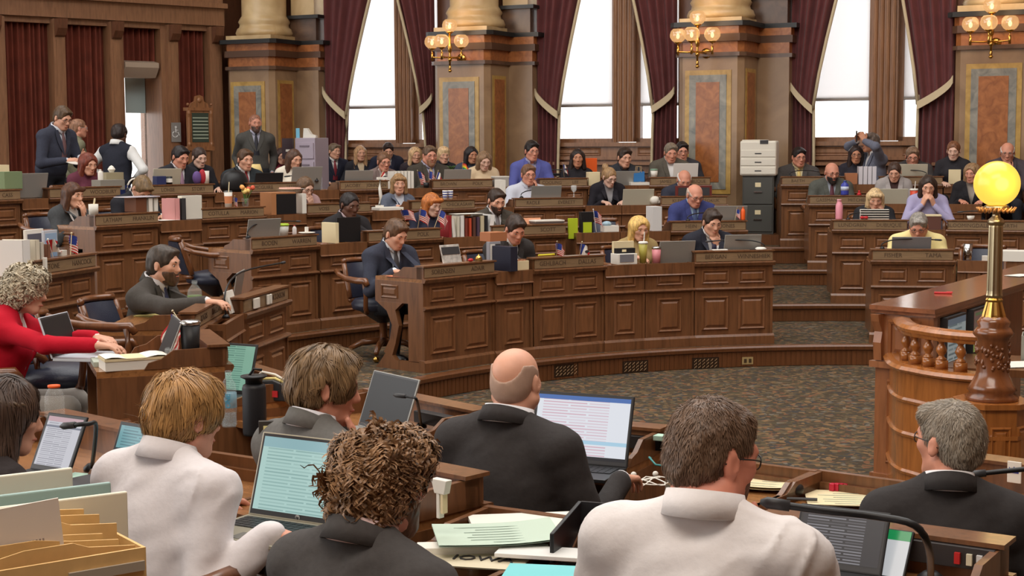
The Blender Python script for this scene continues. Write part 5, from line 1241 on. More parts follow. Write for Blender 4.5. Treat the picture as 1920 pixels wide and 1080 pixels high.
# ------------------------------------------------------------------ small things
def RP(k, px, dr=.3, z=DH, py=420):
    p, th = on_row(k, px, dr, py); return Vector((p.x, p.y, TIER[k] + z)), th - PI / 2
BT_ = DH + .104      # top of a name board
LT_ = DH + .008      # rim of a low side desk
def laptop(label, loc, rz, w_=.34, lid=.215, d=.23, tilt=105, mat=None, disp=None, keys=False, emblem=None):
    mat = mat or GREYM; t = thing('laptop', label, 'laptop', loc, rz, 'laptops on the desks'); h = w_ / 2
    m = MB(); m.box(-h, h, -d / 2, d / 2, 0, .014); m.ob('base', mat, t, bevel=.003)
    a = R_(tilt - 90); M = Matrix.Translation((0, -d / 2, .012)) @ Matrix.Rotation(a, 4, 'X')
    m = MB(); m.box(-h, h, -.008, 0, 0, lid, 0, M); l = m.ob('lid', mat, t, bevel=.003)
    m = MB(); q = [(h - .012, .0008, .020), (-h + .012, .0008, .020), (-h + .012, .0008, lid - .012), (h - .012, .0008, lid - .012)]
    m.add(q, [(0, 1, 2, 3)], 0, M); o = m.ob('display', disp or BLACK, l)
    uv = o.data.uv_layers.new(name='UVMap'); 
    for i, c in enumerate(((0, 0), (1, 0), (1, 1), (0, 1))): uv.data[i].uv = c
    m = MB(); m.add([(h - .006, .0004, .006), (-h + .006, .0004, .006), (-h + .006, .0004, lid - .004), (h - .006, .0004, lid - .004)], [(0, 1, 2, 3)], 0, M); m.ob('bezel', DGREY, l)
    if keys:
        m = MB(); n, r = 14, 5; x0 = -h + .02; kw = (w_ - .04) / n
        for j in range(r):
            for i in range(n): m.box(x0 + i * kw + .001, x0 + (i + 1) * kw - .001, -d / 2 + .025 + j * .021, -d / 2 + .043 + j * .021, .0145, .0165)
        k = m.ob('keyboard', BLACK, t); k['kind'] = 'stuff'
        m = MB(); m.box(-.05, .05, d / 2 - .075, d / 2 - .012, .0142, .0152); m.ob('touchpad', flat('touchpad', (120, 118, 112), .4), t)
    if emblem: emblem(l, M, lid)
    return t
def cup(name, label, loc, r=.04, h=.12, mat=WHITE, lid=None, straw=None, band=None, taper=.82, group=None, cat='cup'):
    t = thing(name, label, cat, loc, 0, group)
    m = MB(); m.lathe([(r * taper, 0), (r, h), (r * .93, h), (r * taper * .9, h * .9)], 18); m.ob('body', mat, t, smooth=True)
    if lid: m = MB(); m.lathe([(r * 1.04, h - .004), (r * 1.06, h + .008), (r * .9, h + .016), (.001, h + .018)], 18); m.ob('lid', lid, t, smooth=True)
    if straw: m = MB(); m.tube([(.005, 0, h), (.012, 0, h + .10)], .005, 6); m.ob('straw', straw, t)
    if band: m = MB(); m.lathe([(r * (taper + .03) + .001, h * .25), (r * .96 + .001, h * .75)], 18); m.ob('band', band, t)
    return t
def bottle(label, loc, r=.034, h=.22, mat=CLEAR, cap=WHITE, neck=.4, band=None, cat='bottle', name='bottle'):
    t = thing(name, label, cat, loc, 0)
    m = MB(); m.lathe([(r * .92, 0), (r, .01), (r, h * .68), (r * .8, h * .78), (r * neck, h * .90), (r * neck, h * .95)], 18); m.ob('body', mat, t, smooth=True)
    m = MB(); m.lathe([(r * neck * 1.15, h * .93), (r * neck * 1.15, h), (.001, h)], 14); m.ob('cap', cap, t, smooth=True)
    if band: m = MB(); m.lathe([(r * 1.01, h * .32), (r * 1.01, h * .6)], 18); m.ob('band', band, t, smooth=True)
    return t
def box(name, label, loc, rz, w_, d, h, mat, cat='box', open_=False, group=None, lidmat=None):
    t = thing(name, label, cat, loc, rz, group); m = MB()
    if open_:
        e = .006
        m.box(-w_ / 2, w_ / 2, -d / 2, d / 2, 0, e); m.box(-w_ / 2, w_ / 2, -d / 2, -d / 2 + e, e, h); m.box(-w_ / 2, w_ / 2, d / 2 - e, d / 2, e, h); m.box(-w_ / 2, -w_ / 2 + e, -d / 2 + e, d / 2 - e, e, h); m.box(w_ / 2 - e, w_ / 2, -d / 2 + e, d / 2 - e, e, h)
    else: m.box(-w_ / 2, w_ / 2, -d / 2, d / 2, 0, h)
    m.ob('body', mat, t, bevel=.002)
    if lidmat: m = MB(); m.box(-w_ / 2 - .003, w_ / 2 + .003, -d / 2 - .003, d / 2 + .003, h, h + .012); m.ob('lid', lidmat, t)
    return t
def paper(label, loc, rz, w_=.216, d=.279, mat=WHITE, n=1, curl=.0, lines=None, name='paper_sheet', group=None, cat='paper'):
    t = thing(name, label, cat, loc, rz, group)
    m = MB(); m.grid(lambda u, v: ((u - .5) * w_, (v - .5) * d, .0015 * n + curl * (2 * u - 1) ** 2 * (1 if u < .5 else .3)), 8, 2); m.grid(lambda u, v: ((.5 - u) * w_, (v - .5) * d, 0 + curl * (2 * u - 1) ** 2 * (1 if u > .5 else .3)), 8, 2)
    m.ob('sheet', mat, t, smooth=True)
    if lines:
        m = MB(); rnd = random.Random(int(w_ * 1e4))
        for i in range(lines):
            y = d * (.40 - .8 * i / lines); m.box(-w_ * .40, w_ * (.40 - .35 * rnd.random()), y - .002, y + .002, .0015 * n + .0005 + (curl * .1), .0015 * n + .001 + curl * .1)
        m.ob('printed_lines', flat('print_grey', (160, 178, 166), .8), t)['kind'] = 'stuff'
    return t
def book(label, loc, rz, th=.03, h=.24, d=.17, mat=WHITE, lean=0, group=None, name='book'):
    t = thing(name, label, 'book', loc, rz, group); M = Matrix.Rotation(R_(lean), 4, 'Y')
    m = MB(); m.box(-th / 2, th / 2, -d / 2, -d / 2 + .004, 0, h, 0, M); m.box(-th / 2, -th / 2 + .003, -d / 2, d / 2, 0, h, 0, M); m.box(th / 2 - .003, th / 2, -d / 2, d / 2, 0, h, 0, M); m.ob('cover', mat, t)
    m = MB(); m.box(-th / 2 + .003, th / 2 - .003, -d / 2 + .004, d / 2 - .006, .004, h - .006, 0, M); m.ob('pages', CREAM, t); return t
def usflag(label, loc, rz, w_=.14, h=.09, stick=.26, lean=12, kind='us', group='little desk flags', stickmat=None):
    t = thing('desk_flag', label, 'flag', loc, rz, group); M = Matrix.Rotation(R_(lean), 4, 'Y')
    m = MB(); m.tube([(0, 0, 0), (0, 0, stick)], .0035, 6, 0, M); m.ball((0, 0, stick + .004), .007, 6, 5, 0, M); m.ob('stick', stickmat or BRASSD, t)
    def cl(u, v): return M @ Vector((u * w_ * .8, .018 * math.sin(u * 7 + v * 2), stick - .01 - h + v * h - u * u * .06))
    if kind == 'us':
        F = m = MB(); n = 13
        for i in range(n):
            mm = MB(); mm.grid(lambda u, v: cl(u, (i + v) / n), 8, 1); mm.grid(lambda u, v: cl(1 - u, (i + v) / n) + Vector((0, .002, 0)), 8, 1)
            F.add(mm.v, mm.f, 0 if i % 2 == 0 else 1)
        f = F.ob('flag_cloth', [REDP, WHITE], t, smooth=False)
        m = MB(); m.grid(lambda u, v: cl(u * .42, .46 + v * .54) + Vector((0, -.002, 0)), 4, 3); m.grid(lambda u, v: cl(.42 - u * .42, .46 + v * .54) + Vector((0, .004, 0)), 4, 3); c = m.ob('canton', BLUEP, f)
    else:
        cols = {'iowa': (BLUEP, WHITE, REDP), 'redwhite': (REDP, WHITE, REDP), 'rainbow': None}[kind]
        if kind == 'rainbow':
            cs = [(150, 60, 170), (60, 90, 200), (50, 160, 80), (240, 220, 60), (240, 150, 50), (220, 60, 60)]
            for i, c in enumerate(cs):
                m = MB(); m.grid(lambda u, v: cl(u, (i + v) / 6), 6, 1); m.ob('stripe', flat('rainbow_%d' % i, c, .7), t)
        else:
            for i, c in enumerate(cols):
                a, b = ((0, .28), (.28, .74), (.74, 1))[i]
                m = MB(); m.grid(lambda u, v: cl(a + u * (b - a), v), 5, 2); m.grid(lambda u, v: cl(b - u * (b - a), v) + Vector((0, .002, 0)), 5, 2); o = m.ob('band', c, t)
                if i == 1:
                    m = MB(); q = cl(.5, .5); m.ball((q.x, q.y - .006, q.z), (.022, .002, .013), 8, 5); m.ob('eagle', DGREY, o)
    return t
def mic(label, pts, r=.006, base=True, group='gooseneck microphones'):
    p0 = Vector(pts[0]); t = thing('gooseneck_microphone', label, 'microphone', p0, 0, group); q = [Vector(p) - p0 for p in pts]
    S = []
    for i in range(len(q) - 1):       # smooth the neck
        a, b = q[max(i - 1, 0)], q[min(i + 2, len(q) - 1)]
        for u in (0, .25, .5, .75):
            S.append(.5 * ((2 * q[i]) + (q[i + 1] - a) * u + (2 * a - 5 * q[i] + 4 * q[i + 1] - b) * u * u + (3 * q[i] - a - 3 * q[i + 1] + b) * u ** 3))
    S.append(q[-1]); m = MB(); m.tube(S, r, 8); m.ob('neck', BLACK, t, smooth=True)
    d = (S[-1] - S[-2]).normalized(); m = MB(); m.tube([S[-1] - d * .03, S[-1] + d * .02, S[-1] + d * .035], [r * 1.5, r * 1.6, r * .6], 8); m.ob('head', DGREY, t, smooth=True)
    if base: m = MB(); m.lathe([(r * 4, -.004), (r * 4, .006), (r * 2, .02)], 12); m.ob('base', BLACK, t, smooth=True)
    return t
def tuft(): pass

# ---- first row
A, ra = RP(0, 842, .16, BT_ - .10)
def L(k, px, label, dr=.30, w_=.34, lid=.23, mat=None, tilt=104, drz=0, low=False, disp=None):
    p, rz = RP(k, px, dr, DH if not low else DH - .07); return laptop(label, p, rz + R_(drz), w_, lid, .23, tilt, mat, disp)
PALEL = flat('pale_laptop', (196, 190, 170), .4, metal=.2); BLKL = flat('black_laptop', (32, 32, 34), .4)
L(0, 1255, 'grey laptop beside the pink tumbler', low=True, mat=DGREY if False else GREYM, lid=.26, dr=.26)
L(0, 1382, 'silver laptop before the man with hand at chin'); L(0, 1706, 'dark grey laptop of the man in yellow', mat=flat('slate_laptop', (128, 128, 130), .4, metal=.3), lid=.20)
L(1, 474, 'silver laptop by the empty armchair of the second row', w_=.33, lid=.25, dr=.25, drz=-8)
L(1, 1362, 'grey laptop behind the man with hand at chin', lid=.24)
L(2, 1016, 'silver laptop before the man holding his cheek', w_=.35, lid=.23, dr=.2); L(2, 1190, 'pale silver laptop before the ponytailed woman', w_=.36, low=True, lid=.25, mat=PALEL)
L(2, 1668, 'cream laptop before the woman in grey blazer', w_=.37, lid=.24, low=True, mat=PALEL)
L(3, 45, 'grey laptop below the standing man in navy', w_=.33, lid=.24); L(3, 300, 'pale laptop behind the bowed head', w_=.33, lid=.26, dr=.35, mat=PALEL); L(3, 494, 'black laptop below the man with small red tie', mat=BLKL, w_=.33, lid=.20, dr=.2)
L(3, 565, 'grey laptop behind the girl with long brown hair', w_=.36, lid=.26, dr=.22); L(3, 664, 'grey laptop on the desk behind the tweed woman', lid=.21, w_=.34); L(3, 850, 'silver laptop before the girl in beige', lid=.21, w_=.33, dr=.25)
L(3, 1170, 'silver laptop beside the blue gift bag', lid=.24, w_=.30, low=True); L(3, 1280, 'white laptop before the man in olive suit', lid=.26, w_=.30, mat=flat('white_laptop', (214, 210, 204), .4)); L(3, 1708, 'pale laptop before the ruddy man in the last row', lid=.24, mat=PALEL)
p, rz = RP(0, 766, .34, DH + .002); paper('orange folder under the hands of the man in navy', p, rz, .30, .24, flat('orange_folder', (220, 128, 92), .7), 2, name='paper_folder', cat='folder')
def tablet(label, loc, rz, w_=.2, h=.17, face=None, tilt=16):
    t = thing('tablet', label, 'tablet', loc, rz); M = Matrix.Rotation(R_(-tilt), 4, 'X')
    m = MB(); m.box(-w_ / 2, w_ / 2, -.01, 0, 0, h, 0, M); m.ob('case', flat('marbled_case', (186, 180, 172), .5, var=.35, bs=26), t, bevel=.004)
    m = MB(); m.box(-w_ / 2 + .01, w_ / 2 - .01, -.014, -.0095, h * .52, h - .02, 0, M); m.ob('window', DGREY, t)
    m = MB(); m.tube([(-w_ / 2, -.01, 0), (-w_ / 2 - .08, .03, -.02)], .004, 6); m.ob('stylus_cord', WHITE, t); return t
p, rz = RP(0, 848, .22, DH + .07); tablet('tablet in a marbled white case on the front row desk', p, rz, .21, .17)
p, rz = RP(0, 897, .05, BT_); t = thing('desk_bell', 'round golden bell on the front row name board', 'bell', p, rz); m = MB(); m.lathe([(.03, 0), (.032, .012), (.02, .014)], 16); m.ob('base', BRASSD, t); m = MB(); m.lathe([(.03, .014), (.028, .03), (.016, .044), (.004, .048), (.006, .056), (.001, .058)], 16); m.ob('dome', BRASS, t, smooth=True)
p, rz = RP(0, 882, .06, BT_); t = thing('candy', 'small red candy beside the golden bell', 'candy', p, rz); m = MB(); m.ball((0, 0, .014), (.026, .018, .014), 10, 6); m.ob('wrapper', REDP, t, smooth=True)
p, rz = RP(0, 946, .10, LT_); box('file_box', 'black upright file box in the front row', p, rz, .075, .24, .20, flat('navy_file', (34, 36, 52), .5), 'file')
p, rz = RP(0, 925, .24, DH); t = box('picture_stand', 'stand with grey photographs beside the black file box', p, rz, .12, .04, .24, flat('photo_grey', (150, 150, 156), .4), 'picture'); m = MB(); m.box(-.05, -.005, -.024, -.02, .06, .22); m.ob('photo', WHITE, t); m = MB(); m.box(.005, .055, -.024, -.02, .06, .22); m.ob('photo', DGREY, t)
p, rz = RP(0, 925, .30, DH + .24); box('shoe_box', 'tan cardboard box on top of the picture stand', p, rz, .18, .14, .075, TAN)
p, rz = RP(0, 968, .10, LT_); t = box('snack_box', 'open cream carton of nuts in the front row', p, rz, .17, .12, .075, CREAM, open_=True)
for i in range(9): m = MB(); m.ball((-.06 + .04 * (i % 4), -.03 + .03 * (i // 4), .07), (.02, .016, .014), 8, 5); m.ob('nut', flat('nut_brown', (140, 90, 56), .6), t, smooth=True)
p, rz = RP(0, 1024, .13, BT_); t = thing('highlighter', 'yellow marker lying on the lettered front row board', 'marker', p, rz); m = MB(); m.tube([(-.08, 0, .010), (.06, 0, .010)], .008, 8); m.ob('barrel', flat('marker_yellow', (226, 214, 70), .4), t); m = MB(); m.tube([(.06, 0, .010), (.085, 0, .010)], .009, 8); m.ob('cap', flat('marker_yellow_cap', (206, 190, 40), .4), t)
p, rz = RP(0, 1043, .06, BT_ - .01); usflag('small stars and stripes flag in the middle of the front row', p, rz, .11, .09, .13, 4)
p, rz = RP(0, 1086, .06, BT_ - .01); usflag('small blue white red state flag in the front row', p, rz, .13, .085, .12, 14, 'iowa')
p, rz = RP(0, 1170, .12, LT_); t = box('open_binder', 'open white binder with black pouch in the front row', p, rz, .19, .13, .09, WHITE, 'binder'); m = MB(); m.box(-.075, .06, -.07, -.063, .02, .085); m.ob('grey_window', flat('pouch_grey', (120, 120, 126), .4), t); m = MB(); m.box(-.08, .10, -.02, .03, .09, .135); m.ob('pouch', BLACK, t); m = MB(); m.box(-.03, .01, -.024, -.0195, .105, .125); m.ob('badge', CREAM, t)
p, rz = RP(0, 1168, .20, LT_ + .09); t = box('folded_papers', 'cream folded papers standing behind the open white binder', p, rz, .20, .03, .10, CREAM, 'papers')
p, rz = RP(0, 1206, .14, LT_ + .0); cup('straw_tumbler', 'tall yellow green tumbler with straw before the blonde woman', p, .040, .17, flat('olive_yellow', (170, 160, 74), .35), WHITE, WHITE, taper=.7)
p, rz = RP(0, 1231, .10, LT_); cup('tumbler', 'pink tumbler with steel rim in the front row', p, .040, .125, flat('pink_enamel', (222, 142, 150), .3), STEEL, taper=.85)
p, rz = RP(0, 1350, .07, BT_); box('phone', 'white phone lying on the front row board by the aisle', p, rz, .13, .06, .008, WHITE, 'phone')
p, rz = RP(0, 1427, .07, BT_); t = thing('microphone_puck', 'white round microphone foot at the end of the front row', 'microphone', p, rz); m = MB(); m.lathe([(.05, 0), (.05, .012), (.03, .022), (.001, .023)], 16); m.ob('puck', WHITE, t, smooth=True); m = MB(); m.box(-.10, -.04, -.01, .01, 0, .006); m.ob('clip', DGREY, t)
p, rz = RP(0, 1816, .12, LT_); cup('tumbler', 'polished steel tumbler across the aisle', p, .042, .14, STEEL, taper=.75)
p, rz = RP(0, 1905, .10, LT_); box('paper_box', 'white paper box at the right edge of the first row', p, rz, .22, .2, .09, WHITE)
p, rz = RP(0, 1848, .25, LT_ - .02); box('tissue', 'white crumpled tissue beside the brass post', p, rz, .05, .04, .05, WHITE, 'tissue')
# microphones of the rows
def rowmic(k, px0, px1, label, h=.10, dz=0):
    a, rz = RP(k, px0, .07, BT_); b, _ = RP(k, px1, .20, BT_ + h * .8); c, _ = RP(k, px0 * .8 + px1 * .2, .10, BT_ + h * .85)
    mic(label, [a, a + Vector((0, 0, h * .5)), c, (c + b) / 2 + Vector((0, 0, .01)), b], .0055)
rowmic(0, 1432, 1330, 'thin black microphone before the man with hand at chin', .09); rowmic(0, 1655, 1760, 'thin black microphone before the man in yellow', .09)
rowmic(1, 465, 560, 'thin black microphone on the desk by the empty armchair', .13); rowmic(2, 978, 1040, 'thin black microphone before the man holding his cheek', .09)
rowmic(3, 595, 540, 'thin black microphone before the woman in cream', .07); rowmic(3, 1480, 1530, 'thin black microphone before the man with glasses by the printer', .07); rowmic(3, 1735, 1680, 'thin black microphone before the ruddy man', .07); rowmic(1, 1290, 1360, 'thin black microphone before the bald man in blue', .08)
rowmic(1, 1590, 1640, 'thin black microphone before the blonde woman across the aisle', .07); rowmic(1, 1870, 1800, 'thin black microphone by the globe lamp', .09)
# ---- second row
p, rz = RP(1, 531, .08, BT_); cup('paper_cup', 'white cup with lime lid on the second row board', p, .048, .085, flat('cup_grey', (206, 206, 200), .5), flat('lime_lid', (170, 200, 60), .4))
p, rz = RP(1, 552, .08, BT_); bottle('small red topped bottle beside the lime lidded cup', p, .018, .08, flat('label_white', (214, 208, 206), .4), REDP)
p, rz = RP(1, 575, .09, BT_); t = thing('dish', 'white dish with an eraser on the second row board', 'dish', p, rz); m = MB(); m.lathe([(.04, 0), (.075, .012), (.07, .014), (.03, .005)], 18); m.ob('plate', WHITE, t, smooth=True); m = MB(); m.box(-.015, .01, -.01, .01, .01, .06); m.ob('eraser', WHITE, t)
p, rz = RP(1, 653, .13, LT_); t = box('monitor', 'black monitor panel behind the man signing papers', p, rz, .26, .02, .22, BLACK, 'monitor'); m = MB(); m.box(-.06, .06, -.02, .06, 0, .01); m.ob('foot', BLACK, t)
p, rz = RP(1, 619, .14, LT_); box('file_papers', 'cream papers standing beside the black monitor panel', p, rz, .035, .2, .18, CREAM, 'papers')
for i, (px, ln, lab) in enumerate(((766, -20, 'little flag leaning left among three'), (782, 12, 'little flag in the middle of three'), (812, 24, 'little flag leaning right over the desk edge'))):
    p, rz = RP(1, px, .05, BT_ - .03); usflag(lab + ' before the red haired woman', p, rz, .15, .10, .22, ln)
bc = [((150, 40, 44), .03, .20), ((226, 222, 212), .035, .17), ((214, 208, 190), .03, .19), ((230, 228, 222), .04, .20), ((126, 58, 44), .028, .17), ((196, 78, 50), .026, .17), ((96, 60, 48), .03, .18), ((84, 66, 84), .028, .18), ((200, 188, 156), .04, .19), ((40, 38, 40), .03, .19), ((232, 230, 226), .045, .20)]
bn = ['dark red', 'slim white', 'pale cream', 'thick white', 'brown', 'orange red', 'dark brown', 'plum', 'wide sand', 'black', 'leaning white']
for i, ((c, th, h), nm_) in enumerate(zip(bc, bn)):
    p, rz = RP(1, 836 + i * 7.6, .14, LT_); book('%s book standing in the row behind the front desk' % nm_, p, rz, th, h, .16, flat('book_%d' % i, c, .6), lean=8 if i == 10 else (-6 if i == 1 else 0), group='books standing in the second row')
p, rz = RP(1, 875, .15, LT_ + .205); paper('open white sheet lying on top of the upright books', p, rz, .30, .17, WHITE, 4, name='paper_stack', cat='papers')
p, rz = RP(1, 998, .22, BT_ - .05); t = box('folder', 'tan folder leaning before the dark bearded man', p, rz, .22, .02, .11, flat('tan_folder', (206, 142, 106), .6), 'folder'); t.rotation_euler[0] = R_(-30)
p, rz = RP(1, 1025, .16, BT_); box('papers', 'dark stack of papers on the bearded man desk', p, rz, .30, .16, .02, flat('papers_dark', (90, 80, 76), .6), 'papers', lidmat=WHITE)
p, rz = RP(1, 1074, .10, LT_ - .06); box('lime_folder', 'lime green folder hanging at the desk end', p, rz, .10, .02, .20, LIME, 'folder')
p, rz = RP(1, 1099, .10, LT_); t = box('file_holder', 'black and lime file holder in the second row', p, rz, .13, .06, .20, BLACK, 'file'); m = MB(); m.box(-.045, .045, -.036, -.03, .0, .10); m.ob('lime_card', LIME, t)
p, rz = RP(1, 1118, .10, LT_); usflag('little flag on a white stick beside the file holder', p, rz, .10, .12, .22, -8, stickmat=WHITE)
p, rz = RP(1, 1143, .12, LT_); t = box('tissue_box', 'white open box with blue tissue in the second row', p, rz, .15, .12, .06, WHITE, open_=True); m = MB(); m.ball((-.03, 0, .075), (.05, .035, .03), 8, 6); m.ob('tissue', flat('tissue_blue', (160, 186, 200), .7), t)
p, rz = RP(1, 1226, .16, LT_); box('binder', 'white upright binder behind the blonde woman', p, rz, .10, .2, .24, flat('binder_pale', (206, 204, 202), .5), 'binder')
p, rz = RP(1, 1393, .10, BT_); bottle('orange squeeze bottle at the second row end', p, .022, .13, ORANGEP, ORANGEP, .3)
p, rz = RP(1, 1378, .10, BT_); usflag('little flag behind the man with hand at chin', p, rz, .08, .07, .12, 10)
p, rz = RP(1, 1573, .10, BT_); bottle('tall pink flask on the desk across the aisle', p, .036, .20, flat('pink_flask', (226, 150, 164), .35), flat('pink_cap', (232, 160, 172), .4), .6)
p, rz = RP(1, 1639, .12, BT_); t = box('striped_case', 'black and white striped case before the blonde woman', p, rz, .28, .08, .10, WHITE, 'case')
for i in range(4): m = MB(); m.box(-.139, .139, -.044, -.041, .012 + i * .024, .024 + i * .024); m.ob('stripe', BLACK, t)
p, rz = RP(1, 1620, .07, BT_); t = thing('bow', 'small red bow before the striped case', 'bow', p, rz); m = MB(); m.ball((-.02, 0, .02), (.022, .012, .016), 8, 5); m.ball((.02, 0, .02), (.022, .012, .016), 8, 5); m.ball((0, -.005, .02), .009, 6, 5); m.ob('ribbon', REDP, t, smooth=True)
p, rz = RP(1, 1738, .16, LT_); box('document_box', 'brown document box before the woman in lavender', p, rz, .26, .2, .13, flat('box_brown', (96, 60, 50), .5), lidmat=CREAM)
p, rz = RP(1, 1820, .07, BT_); cup('tea_cup', 'low white cup on the board by the lamp post', p, .04, .04, WHITE, taper=.7)
# ---- third row
p, rz = RP(2, 176, .12, BT_); t = cup('mug', 'white mug with a wooden stick on the brown bob woman desk', p, .042, .09, WHITE, taper=.95); m = MB(); m.tube([(0, 0, .05), (.015, 0, .14)], .008, 6); m.ob('stick', CREAM, t)
p, rz = RP(2, 205, .20, BT_ - .04); paper('yellow papers beside the white mug', p, rz, .3, .2, YELLOW, 3, name='paper_stack', cat='papers')
p, rz = RP(2, 162, .30, DH); box('papers', 'crumpled white papers at the elbow of the brown bob woman', p, rz, .14, .14, .05, WHITE, 'papers')
p, rz = RP(2, 255, .14, BT_); t = box('book_rest', 'brown book rest before the bowed head', p, rz, .12, .16, .13, flat('rest_brown', (104, 64, 44), .5)); m = MB(); m.box(-.16, .2, -.10, .1, .13, .137); m.ob('clipboard', flat('clip_pale', (196, 190, 200), .5), t)
for i, px in enumerate((273, 283)): p, rz = RP(2, px, .12, BT_); book(('first' if i == 0 else 'second') + ' white binder beside the brown book rest', p, rz, .045, .12, .16, WHITE, group='white binders beside the book rest')
for px, th, h, c, lab in ((321, .055, .20, PINKC, 'pink binder standing beside the big white one'), (333, .05, .20, DGREY, 'grey binder between the pink and the white')):
    p, rz = RP(2, px, .16, LT_); book(lab, p, rz, th, h, .2, c, name='binder')
p, rz = RP(2, 357, .12, LT_); box('binder', 'big white binder standing in the third row', p, rz, .23, .06, .22, flat('binder_white', (216, 212, 200), .5), 'binder')
p, rz = RP(2, 310, .14, LT_); paper('loose white sheets below the pink binder', p, rz, .2, .2, WHITE, 3, name='paper_stack', cat='papers')
p, rz = RP(2, 429, .10, BT_); cup('iced_cup', 'white paper cup with orange emblem beside the flowers', p, .040, .14, WHITE, CLEAR, CREAM, flat('emblem_orange', (214, 140, 96), .5))
p, rz = RP(2, 461, .10, BT_); t = thing('flower_vase', 'glass vase of yellow and orange tulips', 'flowers', p, rz); m = MB(); m.lathe([(.03, 0), (.036, .05), (.04, .075)], 14); m.ob('vase', CLEAR, t, smooth=True)
rnd = random.Random(4)
for i in range(11):
    a = rnd.random() * 6.28; r = .03 + rnd.random() * .06; x, y, z = math.cos(a) * r, math.sin(a) * r * .7, .12 + rnd.random() * .06
    m = MB(); m.tube([(0, 0, .02), (x * .6, y * .6, z * .7), (x, y, z)], .004, 5); s_ = m.ob('stem', flat('stem_green', (92, 128, 62), .6), t)
    m = MB(); m.lathe([(.004, -.012), (.020, .0), (.022, .016), (.012, .032), (.004, .034)], 8, (x, y, z)); m.ob('bloom', flat('bloom_%d' % (i % 3), ((236, 206, 120), (238, 170, 96), (214, 96, 70))[i % 3], .6), s_, smooth=True)
p, rz = RP(2, 440, .12, BT_); usflag('tiny pinkish flag between cup and tulips', p, rz, .05, .07, .10, 5)
p, rz = RP(2, 522, .14, LT_); t = box('file_box', 'black fronted file box in the third row', p, rz, .28, .22, .22, flat('box_tan', (170, 116, 76), .5), 'file'); m = MB(); m.box(-.085, .14, -.116, -.108, .005, .205); m.ob('front', BLACK, t)
p, rz = RP(2, 548, .24, LT_ + .225); t = paper('bundle of white and pink papers bulging over the file box', p, rz, .24, .2, WHITE, 14, name='paper_stack', cat='papers', curl=.0); m = MB(); m.box(-.1, .06, -.08, .08, .021, .035); m.ob('pink_sheet', flat('pink_paper', (228, 178, 160), .7), t)
p, rz = RP(2, 562, .16, LT_); box('folder', 'white folder drooping at the side of the file box', p, rz, .05, .2, .20, WHITE, 'folder')
p, rz = RP(2, 727, .13, LT_); t = box('paper_tray', 'white papers under the tall lamp arm', p, rz, .28, .2, .03, WHITE, 'papers')
p, rz = RP(2, 712, .18, LT_ + .03); t = thing('desk_lamp', 'tall white folding lamp arm in the third row', 'lamp', p, rz); m = MB(); m.box(-.03, .03, -.04, .04, 0, .02); m.ob('base', WHITE, t); m = MB(); m.tube([(0, 0, .02), (.015, 0, .12), (.005, 0, .2), (.012, 0, .30)], [.016, .020, .016, .014], 8); m.ob('arm', WHITE, t, smooth=True); m = MB(); m.box(-.02, .09, -.025, .025, .29, .315); m.ob('head', WHITE, t)
for i, (px, lab) in enumerate(((835, 'blue and white striped cup nearer the red haired woman'), (845, 'blue and white striped cup nearer the bearded man'))):
    p, rz = RP(2, px, .12, BT_); t = cup('striped_cup', lab, p, .030, .095, WHITE, group='striped cups on the third row'); 
    for j in range(3): m = MB(); m.lathe([(.0262 + j * .0016, .02 + j * .026), (.027 + j * .0016, .032 + j * .026)], 14); m.ob('stripe', BLUEP, t)
p, rz = RP(2, 938, .3, DH); box('binder', 'white binder standing behind the dark bearded man', p, rz, .06, .2, .30, WHITE, 'binder')
p, rz = RP(2, 1076, .10, BT_); t = thing('wine_glass', 'stemmed glass on the third row board', 'glass', p, rz); m = MB(); m.lathe([(.026, 0), (.005, .005), (.004, .05), (.03, .075), (.034, .11), (.030, .13)], 14); m.ob('glass', see('clear_glass', (235, 240, 240), .35), t, smooth=True)
p, rz = RP(2, 1228, .14, LT_); t = thing('cloth_bag', 'crumpled white cloth beside the ponytailed woman laptop', 'cloth', p, rz); m = MB(); m.ball((0, 0, .045), (.06, .05, .05), 10, 7); m.ball((.04, .0, .03), (.04, .04, .03), 8, 6); m.ob('cloth', flat('cloth_white', (222, 216, 204), .8, bump=.5, bs=30), t, smooth=True)
p, rz = RP(2, 1300, .20, BT_ - .02); t = box('frame', 'dark red wooden stand behind the bald man in blue', p, rz, .42, .03, .13, flat('stand_red', (104, 44, 40), .4), 'stand'); m = MB(); m.box(-.18, .18, -.02, -.014, .02, .11); m.ob('panel', DGREY, t)
p, rz = RP(2, 1583, .12, BT_); bottle('blue water bottle with white label in front of the bald man', p, .046, .16, flat('bottle_blue', (60, 70, 160), .3), BLUEP, .35, flat('label_pale', (190, 200, 220), .4))
p, rz = RP(2, 1610, .10, BT_); t = thing('toy', 'small red ornament on the third row across the aisle', 'ornament', p, rz); m = MB(); m.lathe([(.03, 0), (.02, .02), (.012, .03)], 8); m.ball((0, 0, .04), .014, 8, 6); m.ob('figure', REDP, t, smooth=True)
p, rz = RP(2, 1713, .16, LT_); cup('drink_cup', 'red drink cup with straw beside the cream laptop', p, .048, .15, flat('cup_red', (206, 72, 46), .4), WHITE, WHITE)
